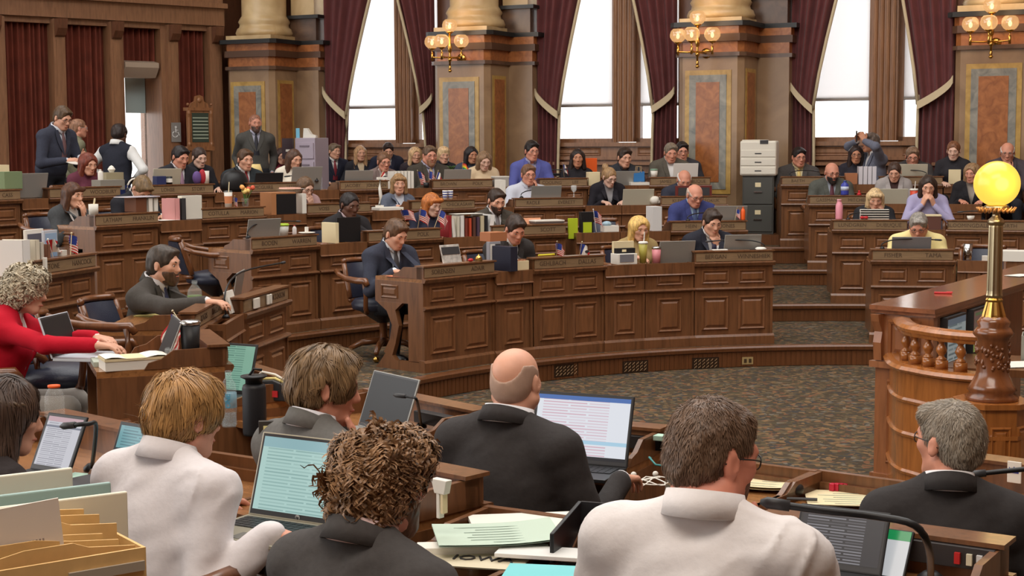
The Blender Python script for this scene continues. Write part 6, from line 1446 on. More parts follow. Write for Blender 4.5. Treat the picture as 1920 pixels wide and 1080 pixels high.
# ---- fourth row and back
p, rz = RP(3, 22, .16, BT_); box('tote', 'green cloth bag at the far left desk', p, rz, .20, .1, .16, flat('sage_cloth', (116, 132, 96), .8), 'bag')
p, rz = RP(3, 5, .40, BT_ + .1); box('carton', 'cream carton at the far left back', p, rz, .12, .1, .12, CREAM)
p, rz = RP(3, 205, .10, BT_ - .04); box('crate', 'grey plastic crate before the auburn haired woman', p, rz, .28, .16, .10, flat('crate_grey', (132, 128, 118), .6))
p, rz = RP(3, 212, .22, BT_ + .03); t = box('tissue_box', 'tissue box above the grey crate', p, rz, .20, .12, .10, flat('tissue_pattern', (150, 140, 112), .6)); m = MB(); m.lathe([(.02, .10), (.04, .13), (.02, .16), (.004, .17)], 7); m.ob('tissue', WHITE, t)
p, rz = RP(3, 191, .08, BT_ + .055); bottle('white pump bottle on the grey crate', p, .026, .11, WHITE, WHITE, .35)
p, rz = RP(3, 255, .16, LT_); t = thing('headset', 'white headphones behind the bowed head', 'headphones', p, rz); m = MB(); m.tube([(.09 * math.cos(a), 0, .06 + .10 * math.sin(a)) for a in [R_(-20 + i * 22) for i in range(11)]], .009, 8); m.ob('headband', WHITE, t, smooth=True)
for sx in (-1, 1): m = MB(); m.ball((sx * .085, 0, .035), (.02, .03, .04), 8, 6); m.ob('ear_cup', DGREY, t, smooth=True)
p, rz = RP(3, 301, .10, BT_); box('blue_box', 'small navy box before the black suited man', p, rz, .11, .08, .085, flat('navy_box', (40, 48, 90), .5))
p, rz = RP(3, 319, .10, BT_); t = cup('mug', 'black and white mug before the black suited man', p, .035, .08, BLACK, taper=.95, band=WHITE)
p, rz = RP(3, 376, .14, BT_); t = thing('gift_bag', 'purple and red cloth pouch at the back', 'pouch', p, rz); m = MB(); m.ball((-.03, 0, .06), (.05, .04, .07), 10, 7); m.ob('purple_cloth', flat('purple_cloth', (96, 72, 130), .7), t, smooth=True); m = MB(); m.ball((.035, 0, .07), (.04, .04, .08), 10, 7); m.ob('red_cloth', flat('red_cloth', (164, 36, 48), .7), t, smooth=True)
p, rz = RP(3, 388, .14, BT_); cup('paper_cup', 'plain white cup beside the purple and red pouch', p, .036, .13, WHITE, taper=.9)
p, rz = RP(3, 441, .16, LT_); t = thing('backpack', 'black backpack standing on a low desk at the back', 'backpack', p, rz); m = MB(); m.lathe([(.14, 0), (.165, .04), (.16, .12), (.13, .19), (.06, .225), (.001, .23)], 16, (0, 0, 0), 0, Matrix.Diagonal((1, .6, 1, 1))); m.ob('body', BLACK, t, smooth=True); m = MB(); m.lathe([(.09, .02), (.10, .05), (.085, .12), (.001, .13)], 12, (0, -.06, 0), 0, Matrix.Diagonal((1, .6, 1, 1))); m.ob('pocket', BLACK, t, smooth=True); m = MB(); m.tube([(-.03, 0, .22), (0, 0, .255), (.03, 0, .22)], .008, 6); m.ob('handle', BLACK, t)
p, rz = RP(3, 481, 1.15, BT_ + .02); t = thing('table_lamp', 'small lamp with cream shade behind the man with red tie', 'lamp', p, rz); m = MB(); m.lathe([(.09, .05), (.055, .16)], 18); m.ob('lamp_shade', flat('shade_cream', (232, 206, 140), .7), t, smooth=True); m = MB(); m.lathe([(.05, -.18), (.05, -.17), (.01, -.16), (.01, .1)], 12); m.ob('stand', BRASSD, t)
p, rz = RP(3, 600, .14, LT_); bottle('clear water bottle on the low desk at the back', p, .034, .20, CLEAR, WHITE)
p, rz = RP(3, 711, .10, BT_); usflag('tiny flag beside the glasses woman at the back', p, rz, .10, .06, .12, 30, 'redwhite')
for i in range(6): p, rz = RP(3, 737 + i * 6.2, .3, LT_ - .03); book('white binder, number %s in the row behind the tweed woman' % ('one', 'two', 'three', 'four', 'five', 'six')[i], p, rz, .036, .22, .2, WHITE, group='white binders at the back')
for i, (px, ln, kd) in enumerate(((792, -14, 'us'), (803, 6, 'us'), (812, 18, 'iowa'))):
    p, rz = RP(3, px, .12, LT_ - .02); usflag(('flag leaning left', 'flag in the middle', 'state flag leaning right')[i] + ' of the trio before the large man', p, rz, .09, .15, .22, ln, kd)
p, rz = RP(3, 800, .10, LT_); t = cup('flag_holder', 'black cup holding three flags at the back', p, .035, .06, BLACK)
p, rz = RP(3, 866, .20, BT_); usflag('rainbow flag on the silver laptop of the girl in beige', p, rz, .10, .09, .19, 6, 'rainbow')
p, rz = RP(3, 846, 1.0, BT_ + .02); t = thing('potted_plant', 'small green plant behind the silver laptop', 'plant', p, rz); m = MB(); m.lathe([(.03, 0), (.045, .06)], 12); m.ob('pot', DGREY, t)
for i in range(9): a = i * .7; m = MB(); m.tube([(0, 0, .05), (.03 * math.cos(a), .03 * math.sin(a), .10), (.07 * math.cos(a), .07 * math.sin(a), .12)], [.004, .012, .002], 5); m.ob('leaf', flat('leaf_green', (78, 110, 62), .6), t)
p, rz = RP(3, 938, .12, LT_); box('paper_box', 'grey box of papers beside the girl in beige', p, rz, .17, .14, .11, flat('box_grey', (160, 154, 146), .6), lidmat=WHITE)
p, rz = RP(3, 1040, 1.2, BT_ + .0); t = box('letter_tray', 'black stacked letter tray behind the blue jacket', p, rz, .22, .2, .03, BLACK, 'tray'); m = MB(); m.box(-.11, .11, -.1, .1, .07, .08); m.ob('upper_tray', BLACK, t); 
for sx in (-1, 1): m = MB(); m.box(sx * .11 - .005, sx * .11 + .005, -.1, .1, .03, .07); m.ob('side', BLACK, t)
p, rz = RP(3, 1058, .5, BT_); usflag('small red white blue flag behind the blue jacket', p, rz, .07, .09, .16, -6, 'iowa')
p, rz = RP(3, 1108, .9, BT_); box('folder', 'orange folder propped behind the woman with tan scarf', p, rz, .15, .02, .22, ORANGEP, 'folder')
p, rz = RP(3, 1112, .14, LT_); box('carton', 'cream carton below the woman with tan scarf', p, rz, .14, .12, .16, CREAM)
p, rz = RP(3, 1197, .16, LT_ + .04); t = box('gift_bag', 'bright blue gift bag with rope handles', p, rz, .13, .07, .12, flat('gift_blue', (52, 116, 176), .5), 'bag', open_=True)
for sy in (-1, 1): m = MB(); m.tube([(-.03, sy * .035, .11), (-.025, sy * .035, .18), (.025, sy * .035, .18), (.03, sy * .035, .11)], .004, 5); m.ob('handle', flat('rope_tan', (180, 150, 110), .7), t)
p, rz = RP(3, 1198, .14, LT_); box('paper_stack', 'white papers under the bright blue gift bag', p, rz, .24, .16, .035, WHITE, 'papers')
p, rz = RP(3, 1226, .10, BT_); cup('coffee_cup', 'white cup with green rim at the last row', p, .044, .08, WHITE, flat('rim_green', (120, 150, 130), .5))
for i in range(4): p, rz = RP(3, 1611 + i * 8.5, .16, LT_); book('white binder, %s of four beside the tan box' % ('first', 'second', 'third', 'last')[i], p, rz, .048, .21, .2, flat('binder_lilac', (206, 202, 208), .5), group='four white binders across the aisle')
p, rz = RP(3, 1594, .16, LT_); box('carton', 'tan box beside the four white binders', p, rz, .14, .14, .13, TAN)
p, rz = RP(3, 1788, .22, LT_); box('notebook', 'cream notebook standing before the auburn haired woman', p, rz, .14, .02, .17, CREAM, 'notebook')
# empty chairs that show
for k, px, dr, lab, dz in ((1, 402, .72, 'empty navy armchair at the desk with the silver laptop', 50), (1, 1141, .80, 'empty navy armchair behind the white tissue box', 0), (0, 1846, .62, "navy armchair beside the steel tumbler", 0), (2, 965, .95, 'navy armchair behind the bearded man, beside the white binder', 0)):
    p, th = on_row(k, px, dr); o = chair(lab, p.x, p.y, TIER[k], th - PI / 2 + R_(dz), 'navy')
# filing cabinet and printer
q = at(1421, 425, 18.95); ZB = .84
t = thing('filing_cabinet', 'dark grey metal filing cabinet under the white printer', 'cabinet', (q.x, q.y, ZB), R_(-14)); FC = flat('cabinet_grey', (74, 74, 70), .45)
ht = CAMZ + (268 - 328) / FPX * q.y * -1 * -1 - ZB; ht = (CAMZ - (329 - 268) / FPX * q.y) - ZB
m = MB(); m.box(-.19, .19, -.02, .34, 0, ht); m.ob('body', FC, t, bevel=.004)
for i in range(2):
    m = MB(); m.box(-.175, .175, -.035, -.02, .03 + i * (ht - .04) / 2, (i + 1) * (ht - .04) / 2 + .015); d = m.ob('drawer', FC, t, bevel=.003)
    m = MB(); m.box(-.05, .05, -.05, -.035, .03 + (i + .42) * (ht - .04) / 2, .045 + (i + .42) * (ht - .04) / 2); m.ob('handle', STEEL, d); m = MB(); m.box(-.035, .035, -.039, -.034, .03 + (i + .62) * (ht - .04) / 2, .03 + (i + .78) * (ht - .04) / 2); m.ob('label_holder', CREAM, d)
m = MB(); m.box(-.30, .36, -.25, .36, -.12, 0); o = m.ob('trim_7', W_RISER, None, t.location, t.rotation_euler[2]); tag(o, kind='structure')
t2 = thing('printer', 'tall white laser printer on the filing cabinet', 'printer', (q.x, q.y, ZB + ht), R_(-14)); PW = flat('printer_white', (218, 212, 198), .4); h = (329 - 262) / FPX * q.y
m = MB(); m.box(-.22, .22, -.06, .34, 0, h * .97); m.ob('body', PW, t2, bevel=.02)
m = MB(); m.box(-.20, .10, -.03, .26, h * .97, h); m.ob('top_cover', PW, t2, bevel=.008)
m = MB(); m.box(.02, .12, -.064, -.03, h * .88, h * .99); m.ob('control_panel', DGREY, t2)
for i in range(3):
    m = MB(); m.box(-.21, .21, -.068, -.06, .02 + i * h * .24, (i + 1) * h * .24 - .005); d = m.ob('paper_tray', PW, t2, bevel=.003); m = MB(); m.box(-.04, .04, -.071, -.067, i * h * .24 + h * .12, i * h * .24 + h * .15); m.ob('slot', DGREY, d)
# pale cabinet with things on it beside the first pier
q = at(578, 330, 20.9); t = thing('drawer_cabinet', 'pale lilac drawer cabinet beside the first pier', 'cabinet', (q.x, q.y, .72), R_(-20)); PL = flat('lilac_grey', (170, 158, 172), .5); ht = CAMZ + (271 - 258) / FPX * q.y - .72
m = MB(); m.box(-.14, .16, -.1, .3, 0, ht); m.ob('body', PL, t, bevel=.006)
for i in range(5): m = MB(); m.box(-.12, .14, -.115, -.10, .04 + i * ht * .19, i * ht * .19 + ht * .19); d = m.ob('drawer', PL, t, bevel=.003); m = MB(); m.box(-.06, .08, -.125, -.115, i * ht * .19 + ht * .15, i * ht * .19 + ht * .165); m.ob('handle', flat('lilac_dark', (120, 108, 120), .5), d)
q2 = at(541, 330, 21.2); t = box('monitor', 'dark monitor standing before the pale lilac cabinet', (q2.x, q2.y, 1.76), R_(-20), .16, .05, CAMZ + (272 - 262) / FPX * 20.4 - 1.76 + .02, flat('monitor_maroon', (54, 34, 40), .4), 'monitor'); m = MB(); m.box(-.02, .05, -.03, -.02, .10, .13); m.ob('tag', WHITE, t); m = MB(); m.box(-.03, .03, -.02, .02, -1.04, 0); m.ob('stand', BLACK, t)
q3 = Vector((q.x, q.y, .72 + ht)); box('card', 'small blue and white card on the lilac cabinet', q3 + Vector((-.13, 0, 0)), R_(-20), .05, .02, .13, flat('card_blue', (120, 190, 220), .5), 'card')
t = thing('tape_dispenser', 'white tape dispenser on the lilac cabinet', 'dispenser', q3 + Vector((.02, .02, 0)), R_(-20)); m = MB(); m.prism([(-.08, 0), (.11, 0), (.11, .03), (.04, .05), (-.02, .13), (-.07, .13)], -.03, .03, 'y'); m.ob('body', WHITE, t)
# ------------------------------------------------------------------ the side of the horseshoe nearest the camera
T2 = .13
tier(7, lambda th: 5.2, R_(206), R_(300), T2, 0, 40)
def chair_of(o, lab, kind='navy', dy=0.0):
    r = Vector(o.location); a = o.rotation_euler[2]; chair(lab, r.x - math.sin(a) * dy, r.y + math.cos(a) * dy, r.z, a, kind)
for o in [o for o in COL.objects if o.get('category') == 'person']:
    l = o['label']
    for key, lab, kind in (('red jacket', 'wooden armchair under the woman in red', 'navy'), ('blond man in white', 'black armchair of the blond man in white shirt', 'black'), ('curly brown', 'black armchair of the curly haired man', 'black'), ('heavy man', 'black armchair of the heavy man in white shirt', 'black'),
                           ('bald man in black', 'wooden armchair of the bald man in black suit', 'black'), ('tousled', 'navy armchair of the man with tousled hair', 'navy'), ('face to the left', 'black armchair of the grey haired man at the right', 'black'), ('braided', 'black armchair of the woman with braided band', 'black')):
        if key in l: chair_of(o, lab, kind, .17 if key != 'red jacket' else .04)
def near_desk(label, L, R, ztop, floor, board=True, end=None, dp=.58):
    a, b = on(*L, ztop), on(*R, ztop); t = b - a; n = Vector((-t.y, t.x, 0)).normalized(); rz = math.atan2(n.x, -n.y); c = (a + b) / 2
    d = .06 if board else .02
    desk(label, (c.x + n.x * d, c.y + n.y * d, floor), rz, t.length, board, None, end, 'desks nearest the camera', dp); return rz, n
DZ, SZ = DH + .104, DH + .008
r1, n1 = near_desk('wooden desk before the man with tousled hair, board seen from behind', (700, 727), (901, 767), DZ, 0)
r2, n2 = near_desk('wooden desk before the bald man in black suit', (1050, 783), (1242, 800), DZ, 0)
near_desk('low wooden side desk between the tousled and the bald man', (905, 781), (1046, 797), SZ, 0, False)
r4, n4 = near_desk('low wooden tray desk with cream papers and a black mouse', (1390, 864), (1532, 882), SZ, 0, False)
r5, n5 = near_desk('low wooden tray desk with the red blocks', (1537, 880), (1728, 906), SZ, 0, False)
r6, n6 = near_desk('wooden desk at the right edge beyond the man in black', (1800, 850), (1985, 874), DZ, 0)
r0, n0 = near_desk('wooden desk behind the black bottle, with the green screen', (412, 668), (552, 710), DZ, 0)
r7, n7 = near_desk('low wooden side desk under the water bottle and black flask', (556, 722), (694, 745), SZ, 0, False)
m1, k1 = near_desk('wooden desk before the woman with braided band', (100, 770), (318, 816), T2 + DZ, T2)
m2, k2 = near_desk('wooden desk before the blond man, picture frame on its board', (640, 840), (890, 888), T2 + DZ, T2)
m3, k3 = near_desk('low wooden tray desk with green sheets beside the curly man', (912, 947), (1107, 973), T2 + SZ, T2, False)
m4, k4 = near_desk('low wooden side desk hidden by the man in white shirt', (330, 836), (606, 876), T2 + SZ, T2, False)
m5, k5 = near_desk('wooden desk before the heavy man in white, long microphone over it', (1450, 955), (1885, 1013), T2 + DZ, T2)
m6, k6 = near_desk('low wooden tray desk with the black organizer', (1120, 962), (1400, 985), T2 + SZ, T2, False)
# the side desk nearest the red jacket, seen from its end
th = R_(199.5); p = CEN + Vector((math.cos(th), math.sin(th), 0)) * 4.60
desk('wooden desk of the woman in red, its panelled end toward us', (p.x, p.y, TIER[0]), th - PI / 2, .62, True, ('DETERMANN', 'CLINTON'), None, 'legislator desks', .62)
RF = th - PI / 2
def NP(px, py, z): return on(px, py, z)
# extra chairs
q = NP(212, 771, .80); chair('navy armchair beyond the board of the braided woman', q.x, q.y, 0, r0 + R_(8), 'navy')
q = at(212, 600, 8.85); chair('navy armchair with wooden rail behind the bearded man', q.x - .1, q.y, TIER[0], R_(100), 'navy')
q = at(128, 600, 8.2); o = chair('tall navy armchair seen from the side, between the red jacket and the bearded man', q.x, q.y, TIER[0] + .10, R_(82), 'navy')
# screens
S_DOC = screen('mint_document_screen', (182, 218, 212), (146, 184, 180), .78, 22, [(1, .86, 1.0, (150, 190, 196))])
S_DOC2 = screen('green_document_screen', (150, 200, 176), (96, 140, 126), .62, 20)
S_WEB = screen('white_ledger_screen', (226, 230, 238), (212, 178, 192), .88, 22, [(1, .93, 1.1, (70, 110, 176)), (1, .24, .30, (170, 208, 230)), (1, -.1, .05, (24, 26, 34))])
S_TAB = screen('tablet_page_screen', (196, 196, 206), (128, 128, 142), .75, 26, [(1, .90, 1.1, (190, 150, 160)), (1, .78, .82, (90, 96, 120))])
S_BLUE = screen('teal_page_screen', (120, 176, 184), (80, 126, 136), .7, 14, [(1, .35, .45, (40, 60, 70))])
S_DARK = screen('dark_text_screen', (44, 44, 52), (150, 150, 158), .6, 18)
S_WIN = screen('window_tiles_screen', (150, 160, 160), (80, 100, 104), .6, 9, [(1, .85, 1.1, (90, 104, 116))])
S_WIN2 = screen('colour_tiles_screen', (120, 90, 84), (70, 120, 70), .5, 6, [(0, .78, 1.1, (60, 80, 150)), (1, -.1, .18, (150, 168, 90))])
def nlap(label, px, py, z, rz, w_=.34, lid=.22, tilt=112, disp=None, mat=None, keys=True, emblem=None, d=.23):
    h = on(px, py, z); u = Vector((-math.sin(rz), math.cos(rz), 0)); return laptop(label, h + u * d / 2, rz, w_, lid, d, tilt, mat, disp, keys, emblem)
def hp_mark(l, M, lid):
    c = M @ Vector((0, .0012, .012)); m = MB(); m.lathe([(.001, 0), (.008, 0), (.008, .0006), (.001, .0006)], 16, (0, 0, 0), 0, Matrix.Translation(c) @ Matrix.Rotation(-PI / 2, 4, 'X')); m.ob('emblem', flat('emblem_silver', (190, 190, 190), .3), l)
    o = lettering('hp', l, c.x, c.y + .0008, c.z, .011, DGREY, 'emblem_letters'); o.rotation_euler = (PI / 2 - R_(22), 0, PI)
LGM = flat('champagne_grey', (176, 170, 152), .35, metal=.4)
nlap('silver laptop with a mint page before the blond man', 557, 986, T2 + .735, m2 + R_(12), .36, .245, 108, S_DOC, LGM, True, hp_mark, .25)
nlap('big black laptop with a ledger page before the bald man', 1082, 876, .735, r2 + R_(4), .40, .27, 108, S_WEB, BLKL)
nlap('laptop with black screen before the man in grey suit', 712, 815, .735, r1 - R_(4), .36, .25, 110, BLACK, GREYM, False)
nlap('laptop with green page at the end of the side row', 424, 742, .735, r0 + R_(30), .28, .25, 108, S_DOC2, DGREY, False)
nlap('laptop with teal page between the braided woman and the blond man', 256, 900, T2 + .735, m1 + R_(6), .30, .17, 112, S_BLUE, DGREY, False)
t = nlap('tablet with a white page on a black stand', 92, 892, T2 + .735, m1 + R_(10), .19, .20, 116, S_TAB, BLACK, False)
# red jacket's desk
def FP(x, y, z=DH): # local spot on that desk
    M = Matrix.Translation((p_f.x, p_f.y, TIER[0])) @ Matrix.Rotation(RF, 4, 'Z'); return M @ Vector((x, y, z))
p_f = p
laptop('thin silver laptop under the hands of the woman in red', FP(-.10, .42), RF, .33, .22, .23, 112, GREYM, BLACK, True)
laptop('silver laptop standing open beside the bearded man', RP(0, 404, .36, DH)[0], RP(0, 404)[1] + R_(10), .33, .22, .23, 100, GREYM, BLACK)
laptop('pale laptop lid in front of the tall navy armchair', FP(.22, .62, DH + .0), RF + R_(150), .30, .21, .22, 108, flat('pale_lid', (200, 206, 214), .4), BLACK)
t = cup('travel_mug', 'large black tumbler with steel rim on the red jacket desk', FP(-.24, .18), .048, .20, BLACK, STEEL, taper=.8)
cup('pen_cup', 'clear cup of pens beside the black tumbler', FP(-.26, .27), .034, .09, CLEAR, taper=.9)
t = box('paper_pile', 'pile of thick white papers at the end of the red jacket desk', FP(-.22, .44, DH), RF + R_(6), .16, .30, .045, WHITE, 'papers', lidmat=CREAM)
m = MB(); m.grid(lambda u, v: (-.085 + .17 * u, -.15 + .30 * v, .058 + .008 * math.sin(v * 9)), 2, 10); m.ob('top_sheet', WHITE, t, smooth=True)
box('ledger', 'grey green ledger with a red pen on it', FP(-.05, .50, DH), RF, .18, .24, .025, flat('ledger_sage', (170, 178, 164), .6), 'book')
t = thing('pen', 'red pen lying on the grey green ledger', 'pen', FP(-.03, .52, DH + .033), RF); m = MB(); m.tube([(0, -.07, 0), (0, .07, 0)], .006, 6); m.ob('barrel', REDP, t); m = MB(); m.tube([(0, .07, 0), (0, .083, 0)], [.005, .001], 6); m.ob('tip', STEEL, t)
pp, rz = RP(0, 360, .20, DH); usflag('stars and stripes flag lying across the red jacket desk board', FP(.10, .12, DH + .06), RF + R_(40), .20, .12, .20, 40)
pp, rz = RP(0, 436, .10, LT_); t = box('notice', 'white sheet of paper standing on the side row board', pp, rz, .15, .02, .14, WHITE, 'paper'); t.rotation_euler[0] = R_(-16)
pp, rz = RP(0, 500, .0, DH + .02); 
for i, dx in enumerate((-.22, .0, .05)): box('name_slip', ('first', 'second', 'third')[i] + ' white slip stuck on the side desk name board', pp + Vector((math.cos(rz), math.sin(rz), 0)) * dx, rz, (.10, .03, .03)[i], .012, .062, WHITE, 'label')
for i, (px, dr, lab, mat_, w_) in enumerate(((300, .52, 'yellow pad under the scattered papers of the bearded man', YELLOW, .22), (350, .46, 'mint sheets beside the bearded man laptop', MINT, .3), (385, .38, 'white sheets near the bearded man hand', WHITE, .24), (330, .60, 'pale folder at the edge of the bearded man desk', CREAM, .3))):
    pp, rz = RP(0, px, dr, DH + .001 + i * .004); paper(lab, pp, rz + R_(12 * i - 15), w_, .28, mat_, 4, name='paper_stack', cat='papers')
pp, rz = RP(0, 362, .30, DH); bottle('clear glass bottle with green base by the bearded man', pp, .045, .22, CLEAR, CLEAR, .35, flat('green_base', (92, 112, 60), .5))
rowm, rz = RP(0, 420, .1, DH); mic('thin black microphone over the side desk', [rowm, rowm + Vector((0, 0, .16)), RP(0, 450, .12, DH + .24)[0], RP(0, 530, .10, DH + .25)[0]], .006)
# book pile at the far left of row two
for i, (px, th_, h_, c, lab) in enumerate(((22, .10, .20, (226, 224, 220), 'white report box standing at the left edge'), (44, .05, .19, (210, 202, 182), 'cream book beside the white report box'), (53, .04, .17, (196, 190, 178), 'grey cream book third from the left edge'), (66, .035, .15, (120, 80, 60), 'brown book behind the grey curls'))):
    pp, rz = RP(1, px, .16, LT_); book(lab, pp, rz, th_, h_ + .04, .2, flat('left_book_%d' % i, c, .6), group='books at the left edge')
pp, rz = RP(1, 62, .3, LT_ + .06); t = box('framed_picture', 'white framed photograph behind the books at the left edge', pp, rz, .22, .02, .22, WHITE, 'picture'); m = MB(); m.box(-.09, .09, -.014, -.009, .02, .19); m.ob('photo', flat('photo_slate', (88, 88, 100), .4), t)
pp, rz = RP(1, 92, .16, BT_ - .06); t = box('framed_picture', 'pale blue framed picture on the second row board', pp, rz, .17, .02, .24, flat('frame_pale', (184, 188, 196), .4), 'picture'); m = MB(); m.box(-.07, .07, -.014, -.009, .02, .22); m.ob('print', flat('print_blue', (140, 166, 194), .4), t)
pp, rz = RP(1, 100, .08, BT_ - .04); usflag('small red and white flag before the pale blue picture', pp, rz, .14, .10, .18, -24, 'redwhite', stickmat=WHITE)
pp, rz = RP(1, 130, .08, BT_ - .02); usflag('stars and stripes flag on a thick cream stick', pp, rz, .13, .11, .17, 8, stickmat=CREAM)
pp, rz = RP(1, 115, .08, BT_); box('clip', 'small white binder clip between the two flags', pp, rz, .06, .04, .04, flat('clip_cream', (206, 202, 192), .5), 'clip')
pp, rz = RP(1, 82, .0, DH + .02); box('name_slip', 'white slip stuck on the second row name board', pp, rz, .03, .02, .10, WHITE, 'label')

# ---- things on the near desks
def up(px, py, z): return on(px, py, z)
pos = up(430, 800, .735)
t = thing('water_bottle', 'clear water bottle with blue lettering', 'bottle', pos, 0); m = MB(); m.lathe([(.030, 0), (.035, .012), (.033, .05), (.035, .08), (.034, .16), (.030, .19), (.014, .215), (.013, .235)], 20); m.ob('body', CLEAR, t, smooth=True)
m = MB(); m.lathe([(.028, .004), (.0325, .014), (.031, .06), (.001, .062)], 18); m.ob('water', WATER, t, smooth=True); m = MB(); m.lathe([(.0352, .085), (.0348, .15)], 20); m.ob('label', see('label_clear_blue', (130, 180, 200), .45, .3), t, smooth=True); m = MB(); m.lathe([(.015, .225), (.015, .245), (.001, .246)], 12); m.ob('cap', CLEAR, t, smooth=True)
o = lettering('ONE', t, .004, -.0365, .118, .030, flat('letter_cyan', (70, 160, 196), .5)); o.rotation_euler = (PI / 2, -PI / 2, 0)
pos = up(478, 815, .735); t = thing('flask', 'matt black flask with a wide lid', 'bottle', pos, 0); m = MB(); m.lathe([(.048, 0), (.050, .01), (.050, .20), (.046, .212), (.036, .218)], 24); m.ob('body', flat('matt_black', (28, 28, 32), .5), t, smooth=True); m = MB(); m.lathe([(.036, .215), (.036, .236), (.056, .246), (.056, .252), (.001, .254)], 20); m.ob('lid', BLACK, t, smooth=True); m = MB(); m.tube([(-.02, 0, .25), (0, 0, .28), (.035, 0, .275)], .006, 6); m.ob('spout', BLACK, t, smooth=True)
pos = up(503, 748, .735); t = thing('pouch', 'open black case with glasses and yellow cords', 'pouch', pos, R_(-20)); m = MB(); m.prism([(-.11, 0), (.12, 0), (.14, .07), (.05, .10), (-.08, .09)], -.05, .05, 'y'); m.ob('case', BLACK, t, bevel=.006)
m = MB(); m.tube([(-.08, 0, .09), (-.03, .0, .13), (.04, 0, .12), (.13, 0, .075)], .006, 6); m.ob('cord', WHITE, t, smooth=True); m = MB(); m.tube([(-.02, -.02, .10), (.05, -.02, .105), (.11, -.02, .08)], .007, 6); m.ob('yellow_cord', YELLOW, t, smooth=True); m = MB(); m.box(.02, .08, -.056, -.05, .02, .05); m.ob('tag', REDP, t)
pos = up(536, 862, T2 + DZ - .03); t = box('framed_picture', 'dark framed snapshot behind the silver laptop', pos, m2 + PI + R_(-14), .17, .02, .13, flat('frame_dark', (56, 52, 48), .4), 'picture')
for a, b, c in ((-.07, -.035, (232, 222, 160)), (-.035, .02, (150, 120, 160)), (.02, .065, (206, 120, 80))): m = MB(); m.box(a, b, -.014, -.009, .03, .115); m.ob('snapshot', flat('snap_%d' % c[0], c, .4), t)
t.rotation_euler[2] = math.atan2(pos.y, pos.x) - PI / 2
pos = up(103, 783, T2 + DZ); bottle('clear sports bottle with orange cap', pos, .036, .12, CLEAR, ORANGEP, .55)
paper('mint sheet on the desk between the woman and the blond man', up(140, 908, T2 + .738), m1 + R_(20), .22, .28, MINT, 2)
mic('thick black microphone over the desk of the braided woman', [up(172, 880, T2 + .74), up(180, 800, T2 + .95), up(165, 795, T2 + .98), up(128, 798, T2 + .97)], .007, True)
mic('slim grey microphone before the man in grey suit', [up(790, 800, .74), up(782, 752, .93), up(772, 745, .94), up(750, 742, .94)], .006)
box('control_strip', 'black button strip in front of the man in grey suit', up(830, 800, .76), r1, .34, .05, .05, BLACK, 'panel')
# bald man's desk
pos = up(1172, 905, .737); t = thing('mouse', 'black mouse under the hand of the bald man', 'mouse', pos, 0); m = MB(); m.ball((0, 0, .012), (.035, .055, .02), 12, 8); m.ob('body', BLACK, t, smooth=True)
t = thing('earphones', 'tangled white earphones beside the mouse', 'earphones', up(1218, 905, .74), 0); m = MB(); rnd = random.Random(2)
m.tube([(.09 * math.cos(i * .55) * (1 - i * .018), .07 * math.sin(i * .8), .003 + .002 * (i % 3)) for i in range(34)], .0026, 5); m.ob('cord', WHITE, t, smooth=True)
for x, y in ((.03, .10), (-.05, .09)): m = MB(); m.ball((x, y, .01), .011, 8, 6); m.ob('earbud', WHITE, t, smooth=True)
box('control_strip', 'black button strip before the bald man', up(1222, 842, .75), r2, .34, .05, .05, BLACK, 'panel')
t = thing('cable', 'teal cable looping over the bald man desk', 'cable', up(1232, 872, .74), 0); m = MB(); m.tube([(-.02, .03, .02), (-.03, .0, .03), (-.01, -.04, .01), (.05, -.06, .004)], .004, 6); m.ob('cord', flat('cable_teal', (70, 150, 150), .5), t, smooth=True)
box('sticky_notes', 'pad of pale green notes on the bald man board', up(1240, 825, .80), r2, .05, .05, .02, MINT, 'paper')
# tray desks
t = paper('creased cream papers in the tray by the heavy man', up(1440, 906, .675), r4 + R_(16), .26, .24, CREAM, 6, .012, 5, 'paper_stack', None, 'papers')
t = thing('mouse', 'black rounded mouse in the tray by the cream papers', 'mouse', up(1487, 926, .68), R_(-20)); m = MB(); m.ball((0, 0, .018), (.040, .05, .03), 12, 8); m.ob('body', BLACK, t, smooth=True); m = MB(); m.ball((0, .01, .042), (.026, .026, .008), 10, 6); m.ob('top_button', flat('mouse_grey', (110, 112, 110), .4), t, smooth=True); lettering('TC', t, 0, -.052, .02, .018, WHITE)
t = thing('pen', 'dark pen lying behind the long microphone', 'pen', up(1495, 938, .68), R_(80)); m = MB(); m.tube([(0, -.07, .005), (0, .06, .005)], .006, 6); m.ob('barrel', DGREY, t); m = MB(); m.tube([(0, .06, .005), (0, .08, .005)], [.005, .001], 6); m.ob('tip', STEEL, t)
t = paper('creased cream sheet under the red blocks', up(1590, 935, .672), r5 + R_(30), .30, .24, CREAM, 2, .004, 6)
for i in range(5): box('red_block', 'red translucent block, %s of five in the tray row' % ('first', 'second', 'third', 'fourth', 'fifth')[i], up(1561 + i * 8.4, 920, .675), r5, .019, .022, .028, flat('block_red', (196, 36, 66), .25), 'block', group='five red blocks')
t = paper('curling green sheet on the tray desk beside the curly man', up(930, 1003, T2 + .735), m3 + R_(38), .34, .24, flat('sage_paper', (186, 204, 188), .7), 3, .012, 7)
t = box('file_stack', 'tan folder stack under the curling green sheet', up(985, 1022, T2 + .672), m3 + R_(38), .30, .26, .05, flat('folder_tan', (166, 142, 104), .6), 'folder', lidmat=WHITE)
t = box('game_console', 'long white device with slots beside the tan folders', up(905, 1034, T2 + .70), m3 + R_(35), .36, .07, .022, WHITE, 'device'); m = MB(); m.box(-.1, .02, -.037, -.034, .006, .014); m.ob('slot', DGREY, t); m = MB(); m.ball((.06, -.036, .011), (.006, .003, .006), 8, 6); m.ob('dot', BLACK, t)
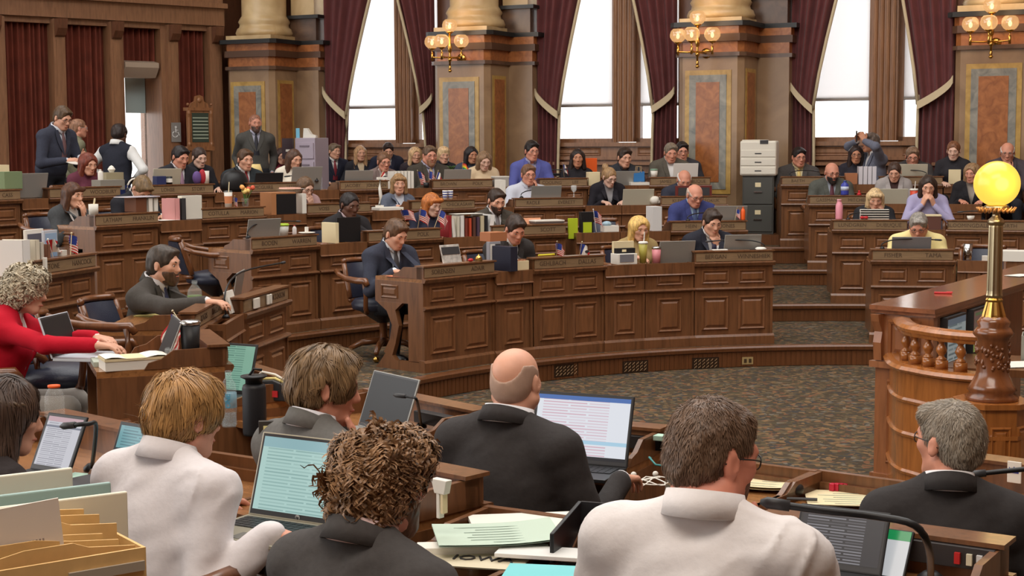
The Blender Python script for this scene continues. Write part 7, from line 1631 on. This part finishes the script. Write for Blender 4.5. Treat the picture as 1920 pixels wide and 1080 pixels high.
t = paper('newspaper with big black heading letters', up(884, 1052, T2 + .70), m3 + PI + R_(-6), .30, .14, flat('newsprint', (206, 196, 170), .8), 2, 0, None, 'newspaper', None, 'newspaper'); o = lettering('IOWA', t, .03, .012, .005, .062, flat('news_ink', (52, 50, 50), .7)); o.rotation_euler = (0, 0, 0); t.rotation_euler[2] = R_(-14)
t = box('tablet_edge', 'white edged tablet lying beside the heavy man', up(1050, 1043, T2 + .715), R_(-14), .34, .10, .012, flat('edge_white', (226, 226, 222), .4), 'tablet')
paper('bright teal folder at the bottom edge', up(1070, 1080, T2 + .728), R_(-10), .34, .16, TEAL, 3, name='paper_folder', cat='folder')
pos = up(1062, 1052, T2 + .68); t = thing('desk_organizer', 'black open organizer with cut out sides', 'organizer', pos, m3 + PI); m = MB()
m.prism([(-.10, 0), (.13, 0), (.13, .14), (-.10, .10)], -.012, 0, 'x'); m.ob('side', BLACK, t, bevel=.003); m = MB(); m.prism([(-.10, 0), (.13, 0), (.13, .14), (-.10, .10)], .24, .252, 'x'); m.ob('side', BLACK, t, bevel=.003); m = MB(); m.box(0, .24, .12, .13, 0, .14); m.ob('back', BLACK, t); m = MB(); m.box(0, .24, -.10, .13, 0, .006); m.ob('base', BLACK, t)
t.rotation_euler[2] = R_(-22)
t = book('orange and black book lying in the organizer', up(1110, 1040, T2 + .69), R_(-22), .035, .20, .15, ORANGEP); t.rotation_euler[1] = R_(90)
box('recorder', 'flat black recorder before the orange book', up(1108, 1052, T2 + .70), R_(-18), .14, .09, .022, BLACK, 'device')
# nameboard block clip beside the curly man
t = thing('document_clip', 'white plastic document clip hooked on the board end', 'clip', up(828, 925, T2 + .86), m2 + PI); m = MB(); m.prism([(-.018, .0), (.02, .0), (.03, .04), (-.03, .04)], -.012, .012, 'y'); m.ob('jaw', WHITE, t, bevel=.002); m = MB(); m.box(-.012, .0, -.010, .010, -.07, .01); m.ob('tongue', WHITE, t, bevel=.002); m = MB(); m.box(.004, .014, -.010, .010, -.055, .01); m.ob('tongue', CREAM, t, bevel=.002)
# heavy man's desk
u5 = -k5
t = laptop('tablet with dark text page before the heavy man', up(1548, 1092, T2 + .735) + k5 * .02, m5 + R_(3), .235, .165, .10, 118, BLACK, S_DARK)
box('note_pad', 'pale green pad behind the dark tablet', up(1605, 1020, T2 + .76), m5, .20, .012, .085, flat('pad_green', (176, 214, 142), .7), 'paper')
t = box('phone', 'phone with green and white page leaning on the socket strip', up(1668, 1085, T2 + .735), m5 + PI, .075, .012, .13, BLACK, 'phone'); t.rotation_euler[0] = R_(-35)
m = MB(); m.box(-.033, .033, -.0085, -.006, .004, .10); m.ob('page', emit('phone_white', (196, 200, 204), .7), t); m = MB(); m.box(-.033, .033, -.009, -.006, .10, .126); m.ob('green_bar', emit('phone_green', (30, 140, 80), .7), t)
t = box('socket_strip', 'black socket strip along the board before the heavy man', up(1742, 1052, T2 + .765), m5, .34, .05, .055, flat('strip_dark', (50, 46, 46), .5), 'panel'); 
for x, c in ((-.08, (190, 40, 40)), (-.11, (214, 206, 180)), (-.135, (206, 206, 206)), (-.155, (206, 206, 206)), (.06, (90, 90, 94)), (.10, (90, 90, 94))): m = MB(); m.box(x - .007, x + .007, .024, .034, .012, .040); m.ob('socket', flat('sock_%d_%d' % (c[0], c[1]), c, .4), t)
mic('long black gooseneck microphone across the heavy man desk', [up(1745, 1086, T2 + .74), up(1742, 1030, T2 + .93), up(1715, 985, T2 + 1.00), up(1640, 968, T2 + 1.01), up(1540, 957, T2 + 1.02), up(1455, 945, T2 + 1.03)], .0085)
mic('black microphone pointing to the man in black at the right', [up(1990, 905, .80), up(1960, 880, .93), up(1920, 880, .94), up(1830, 889, .92)], .008)
t = box('sticker', 'white sticker with a small blue crown mark', up(1914, 900, .775), r6, .05, .006, .075, WHITE, 'label'); m = MB(); m.prism([(-.016, .035), (.016, .035), (.018, .055), (.009, .045), (0, .058), (-.009, .045), (-.018, .055)], .003, .005, 'y'); m.ob('mark', BLUEP, t)
t.rotation_euler[2] = r6; t.location += -n6 * .06
# manila folder box at the bottom left corner
FB = at(105, 1062, 2.75); rzf = R_(36)
t = thing('folder_box', 'open tan file box with a dark hand hole, full of folders', 'box', FB + Vector((0, 0, -.16)), rzf); m = MB()
m.box(-.17, .17, -.006, 0, 0, .17); m.box(-.17, .17, .30, .306, 0, .17); m.box(-.17, -.164, 0, .3, 0, .17); m.box(.164, .17, 0, .3, 0, .17); m.box(-.17, .17, 0, .3, 0, .006); m.ob('shell', MANILA, t)
m = MB(); m.prism([(.085 + .055 * math.cos(a), .07 + .05 * math.sin(a)) for a in [PI * i / 10 for i in range(11)]], -.010, -.005, 'y'); m.ob('hand_hole', BLACK, t); m = MB(); m.tube([(.10, -.014, .05), (.09, -.014, .105)], .008, 6); m.ob('pen_clip', STEEL, t)
m = MB(); m.box(.02, .165, -.012, -.005, .128, .146); m.ob('label_strip', flat('strip_grey', (176, 166, 150), .5), t)
for i in range(8):
    f = thing('manila_folder', 'manila folder, %s from the front of the file box' % ('first', 'second', 'third', 'fourth', 'fifth', 'sixth', 'seventh', 'eighth')[i], 'folder', FB + Vector((0, 0, -.155)) + Matrix.Rotation(rzf, 3, 'Z') @ Vector((-.02 * (i % 3) + .01, .02 + i * .03, 0)), rzf, 'folders in the file box')
    m = MB(); h = .175 + .006 * (i % 4) + i * .002; m.prism([(-.15, 0), (.15, 0), (.15, h - .01), (.06, h), (.03 - .04 * (i % 3), h + .012), (-.06 - .03 * (i % 2), h + .012), (-.15, h - .004)], 0, .004, 'y'); m.ob('card', MANILA, f); m = MB(); m.box(-.145, .145, .005, .012, 0, h - .012); m.ob('sheets', CREAM, f)
f = thing('envelope', 'white envelope card standing among the manila folders', 'envelope', FB + Vector((0, 0, .012)) + Matrix.Rotation(rzf, 3, 'Z') @ Vector((-.045, .06, 0)), rzf - R_(8)); f.rotation_euler[1] = R_(-5); m = MB(); m.box(-.085, .080, 0, .004, 0, .095); m.ob('card', flat('envelope_white', (236, 226, 216), .7), f); m = MB()
for i in range(9): m.box(-.005 + i * .006, -.002 + i * .006, -.001, 0, .012, .026)
m.ob('barcode', flat('bar_grey', (150, 140, 136), .7), f)['kind'] = 'stuff'
for i, (dx, dy, hh, c, lab) in enumerate(((-.08, .34, .205, (232, 226, 206), 'front cream panel board behind the file box'), (-.10, .40, .215, (160, 186, 182), 'teal edged board between the cream panels'), (-.17, .47, .235, (236, 230, 212), 'rear cream panel board at the left edge'))):
    b = thing('panel_board', lab, 'board', FB + Vector((dx, dy, -.16)), R_(32), 'boards behind the file box'); m = MB(); m.box(-.2, .13 - i * .03, 0, .012, 0, hh); m.ob('board', flat('panel_%d' % i, c, .7), b, bevel=.003)

# ------------------------------------------------------------------ clerk's counter, balustrade and globe lamp
HC_ = 1.05
A, B, C_, D = [on(*q, HC_) for q in ((1630, 571), (1753, 581), (1950, 522), (1950, 487))]
t = thing('clerk_counter', 'long polished wooden counter with a panelled end', 'counter')
def poly(pts, g): 
    c = sum((Vector((q.x, q.y, 0)) for q in pts), Vector()) / 4; out = []
    for q in pts: d = Vector((q.x, q.y, 0)) - c; out.append((q.x - d.x / d.length * g, q.y - d.y / d.length * g))
    return out
pts = [A, B, C_, D]
W_CTOP = wood('counter_top_wood', (140, 88, 58), rough=.12, scale=(2, 12, 12), coat=.8)
m = MB(); m.prism(poly(pts, 0), HC_ - .025, HC_, 'z'); m.prism(poly(pts, .02), HC_ - .045, HC_ - .025, 'z'); m.ob('top', W_CTOP, t)
W_CL = wood('counter_wood', (150, 96, 60), dark=.75, rough=.3, coat=.3)
ed = (B - A).normalized(); ln = (C_ - B).normalized(); A2 = A + ed * .03 + ln * .04; B2 = B - ed * .02 + ln * .04
def wallbox(P, Q, th_, z0, z1, name, mat):
    e = (Q - P); n_ = Vector((-e.y, e.x, 0)).normalized(); m = MB(); m.prism([(P.x, P.y), (Q.x, Q.y), (Q.x + n_.x * th_, Q.y + n_.y * th_), (P.x + n_.x * th_, P.y + n_.y * th_)], z0, z1, 'z'); return m.ob(name, mat, t)
wallbox(A2, B2, .04, 0, HC_ - .045, 'end_wall', W_CL); wallbox(A2 - ed * .02 - ln * .02, B2 + ed * .02 - ln * .02, .03, .0, .10, 'plinth', W_CL); wallbox(A2 - ed * .03 - ln * .03, B2 + ed * .0 - ln * .03, .04, .70, .735, 'ledge', W_CL)
wallbox(A2, A2 + ln * 3, -.04, 0, HC_ - .045, 'side_wall', W_CL)
we = (B2 - A2).length; M = Matrix.Translation((A2.x, A2.y, 0)) @ Matrix.Rotation(math.atan2(ed.y, ed.x), 4, 'Z')
m = MB(); m.raised(we * .5, .865, we * .42, .16, 0, .03, .02, 0, M); m.ob('upper_panel', W_CL, t); m = MB(); m.raised(we * .5, .40, we * .42, .42, 0, .03, .02, 0, M); m.ob('lower_panel', W_CL, t)
m = MB(); m.prism([(0, .74), (-.02, .74), (-.03, .84), (-.015, .90), (-.05, .96), (-.06, 1.0), (0, 1.0)], 0.0, .05, 'x', 0, M); m.ob('console', W_CL, t)
# monitors under the counter's far edge
for i, (f, w_, sc_, lab) in enumerate(((.16, .36, S_WIN, 'monitor with grey window tiles under the counter'), (.66, .44, S_WIN2, 'monitor with colourful tiles under the counter'))):
    P = B + ln * (f + w_ / 2) + Vector((0, 0, -.30)); a = math.atan2(ln.y, ln.x); o = thing('monitor', lab, 'monitor', P, a); m = MB(); m.box(-w_ / 2, w_ / 2, -.02, .02, -.02, .24); m.ob('casing', DGREY, o)
    m = MB(); m.add([(-w_ / 2 + .012, -.021, -.008), (w_ / 2 - .012, -.021, -.008), (w_ / 2 - .012, -.021, .228), (-w_ / 2 + .012, -.021, .228)], [(0, 1, 2, 3)]); s_ = m.ob('display', sc_, o); uv = s_.data.uv_layers.new(name='UVMap')
    for k_, c in enumerate(((0, 0), (1, 0), (1, 1), (0, 1))): uv.data[k_].uv = c
    m = MB(); m.box(-.05, .05, -.02, .06, -.75 + .03, -.02); m.ob('stand', DGREY, o)
q = on(1768, 551, HC_); o = thing('pen', 'red pen lying on the polished counter', 'pen', q, R_(-20)); m = MB(); m.tube([(-.05, 0, .006), (.05, 0, .006)], .007, 6); m.ob('barrel', REDP, o); m = MB(); m.tube([(.02, 0, .010), (.055, 0, .010)], .006, 6); m.ob('cap', flat('pen_cap_red', (206, 60, 60), .3), o)
paper('white paper lying on the far end of the counter', on(1912, 517, HC_ + .001), R_(40), .2, .12, WHITE, 3)
# inner clerk's desk glimpsed behind the post
q = on(1905, 700, .74); o = thing('work_desk', 'dark low work desk behind the globe lamp post', 'desk', (q.x + .25, q.y + .35, 0), R_(-20)); m = MB(); m.box(-.5, .5, -.3, .3, .70, .74); m.ob('desktop', W_DESK, o)
for x in (-.45, .45): m = MB(); m.box(x - .03, x + .03, -.28, .28, 0, .70); m.ob('leg', W_DESK, o)
paper('white papers on the low work desk', Vector((q.x + .12, q.y + .3, .741)), R_(10), .3, .22, WHITE, 3, name='paper_stack', cat='papers'); box('tray', 'grey tray at the back of the low work desk', Vector((q.x + .35, q.y + .5, .741)), R_(-20), .3, .2, .14, flat('tray_grey', (150, 150, 140), .5), 'tray', open_=True)
# balustrade
RZ = .97
path = [on(px, py, RZ) for px, py in ((1690, 600), (1697, 610), (1712, 617), (1734, 621), (1766, 626), (1802, 630), (1845, 633))]
sm = []
for i in range(len(path) - 1):
    a, b = path[max(i - 1, 0)], path[min(i + 2, len(path) - 1)]
    for u in (0, .25, .5, .75): sm.append(.5 * ((2 * path[i]) + (path[i + 1] - a) * u + (2 * a - 5 * path[i] + 4 * path[i + 1] - b) * u * u + (3 * path[i] - a - 3 * path[i + 1] + b) * u ** 3))
sm.append(path[-1])
def sweep(prof, name, mat, parent, smooth=False):
    """profile (outward, z) carried along the balustrade's plan"""
    m = MB(); vs = []; k = len(prof)
    for i, q in enumerate(sm):
        tg = (sm[min(i + 1, len(sm) - 1)] - sm[max(i - 1, 0)]); n_ = Vector((tg.y, -tg.x, 0)).normalized()
        for o_, z in prof: vs.append((q.x + n_.x * o_, q.y + n_.y * o_, z))
    fs = [(i * k + j, i * k + (j + 1) % k, i * k + k + (j + 1) % k, i * k + k + j) for i in range(len(sm) - 1) for j in range(k)] + [tuple(range(k - 1, -1, -1)), tuple((len(sm) - 1) * k + j for j in range(k))]
    m.add(vs, fs); return m.ob(name, mat, parent, smooth=smooth)
t = thing('balustrade', 'curved oak balustrade with turned balusters', 'railing')
sweep([(-.035, RZ - .035), (.03, RZ - .035), (.035, RZ - .02), (.045, RZ - .012), (.05, RZ + .005), (.035, RZ + .022), (0, RZ + .03), (-.04, RZ + .022), (-.045, RZ)], 'handrail', W_ORANGE, t, False)
sweep([(-.05, .745), (.05, .745), (.085, .752), (.095, .765), (.08, .782), (.05, .79), (-.05, .79)], 'base_rail', W_ORANGE, t)
sweep([(-.05, 0), (.06, 0), (.06, .745), (-.05, .745)], 'curved_wall', W_ORANGE, t)
for z in (.60, .42, .22): sweep([(.055, z - .016), (.070, z - .010), (.074, z + .004), (.064, z + .016), (.055, z + .016)], 'band', W_ORANGE, t)
for px in (1687, 1700, 1717, 1739, 1768, 1803):
    a = azi(px, 640); q = min(sm, key=lambda v: abs(v.x / v.y - a)); c = Vector((q.x, q.y, 0)); m = MB(); m.box(-.028, .028, -.028, .028, .79, .835); m.lathe([(.026, .835), (.028, .842), (.016, .852), (.014, .858), (.026, .878), (.029, .888), (.022, .905), (.013, .922), (.017, .928), (.024, .934), (.026, .94)], 16); m.ob('baluster', W_ORANGE, t, loc=c, smooth=True)
# post and lamp
pd = 7.42; q = at(1862, 640, pd); PZ = lambda py: CAMZ - (py - 266.0) / FPX * pd * 1.0
t = thing('lamp_post', 'carved wooden newel with a fluted brass stem and glowing yellow globe', 'lamp', (q.x, q.y, 0))
pw = .15; m = MB(); oc = [(pw, -pw * .5), (pw, pw * .5), (pw * .5, pw), (-pw * .5, pw), (-pw, pw * .5), (-pw, -pw * .5), (-pw * .5, -pw), (pw * .5, -pw)]
m.prism(oc, 0, PZ(762), 'z'); m.prism([(x * 1.12, y * 1.12) for x, y in oc], PZ(762), PZ(752), 'z'); m.prism([(x * 1.06, y * 1.06) for x, y in oc], PZ(820), PZ(812), 'z'); m.ob('pedestal', W_ORANGE, t)
for a in (R_(225), R_(270), R_(315)):
    m = MB(); m.raised(0, .38, .07, .4, -pw * 1.0 if a == R_(270) else -pw * 1.06, .016, .012, 0, Matrix.Rotation(a + PI / 2, 4, 'Z')); m.ob('pedestal_panel', W_ORANGE, t)
W_NEWEL = wood('newel_wood', (122, 72, 40), dark=.7, rough=.22, coat=.6)
m = MB(); m.lathe([(.125, PZ(752)), (.128, PZ(745)), (.105, PZ(738)), (.118, PZ(732)), (.100, PZ(722)), (.088, PZ(712)), (.080, PZ(706)), (.076, PZ(698)), (.074, PZ(642)), (.080, PZ(634)), (.098, PZ(626)), (.086, PZ(618)), (.072, PZ(612)), (.080, PZ(604)), (.062, PZ(596)), (.05, PZ(592))], 28); nw = m.ob('newel', W_NEWEL, t, smooth=True)
m = MB(); rnd = random.Random(5)
for i in range(90):     # carved foliage scrolls round the drum
    a = rnd.random() * 6.28; z = PZ(694) + rnd.random() * (PZ(646) - PZ(694)); s_ = .012 + rnd.random() * .010; c = rnd.random() * 3
    m.tube([(.076 * math.cos(a + k * .05 * math.cos(c)), .076 * math.sin(a + k * .05 * math.cos(c)), z + k * s_ * .5 * math.sin(c)) for k in (-2, -1, 0, 1, 2)], [.003, .008, .010, .008, .003], 6)
cv = m.ob('carving', W_NEWEL, nw, smooth=True); cv['kind'] = 'stuff'
m = MB(); m.lathe([(.058, PZ(596)), (.056, PZ(590)), (.044, PZ(574)), (.038, PZ(566)), (.042, PZ(562)), (.034, PZ(558))], 24, flute=.07); m.ob('stem_foot', BRASS, t)
m = MB(); m.lathe([(.036, PZ(558)), (.040, PZ(554)), (.038, PZ(550)), (.037, PZ(545)), (.034, PZ(425)), (.032, PZ(420))], 24, flute=.08); m.ob('stem', BRASSD, t)
m = MB(); m.lathe([(.032, PZ(422)), (.042, PZ(417)), (.036, PZ(411)), (.020, PZ(406)), (.018, PZ(398)), (.05, PZ(392)), (.062, PZ(388)), (.05, PZ(384))], 20); m.ob('collar', BRASSD, t, smooth=True)
m = MB(); n_ = 22
for i in range(n_): a = 2 * PI * i / n_; m.tube([(.05 * math.cos(a), .05 * math.sin(a), PZ(389)), (.08 * math.cos(a), .08 * math.sin(a), PZ(396)), (.092 * math.cos(a + .1), .092 * math.sin(a + .1), PZ(388))], [.006, .008, .004], 6)
g = m.ob('leaf_gallery', flat('gallery_copper', (190, 140, 90), .35, metal=.6), t, smooth=True); g['kind'] = 'stuff'
m = MB(); m.ball((0, 0, PZ(344)), .1085, 40, 28); gl = m.ob('globe', emit('globe_yellow', (255, 198, 76), 1.12), t, smooth=True)
l = bpy.data.lights.new('globe_light', 'POINT'); l.energy = 5; l.color = (1, .72, .3); l.shadow_soft_size = .12; lo = bpy.data.objects.new('globe_light', l); COL.objects.link(lo); lo.location = (q.x, q.y - .16, PZ(344))

# papers and phone in hands
for o in [o for o in COL.objects if o.get('category') == 'person']:
    if 'reading a paper' in o['label']:
        q = at(158, 309, 16.05); t = paper('white paper held by the standing man in navy', q, R_(-10), .30, .22, WHITE, 2, .03)
    if 'raising a phone' in o['label']:
        q = at(1606, 256, o.location.y - .05); t = thing('phone', 'dark phone held up before the third window', 'phone', q, R_(70)); m = MB(); m.box(-.035, .035, -.005, .005, -.07, .07); m.ob('body', BLACK, t, bevel=.003); m = MB(); m.box(-.031, .031, -.0065, -.005, -.062, .062); m.ob('display', DGREY, t)
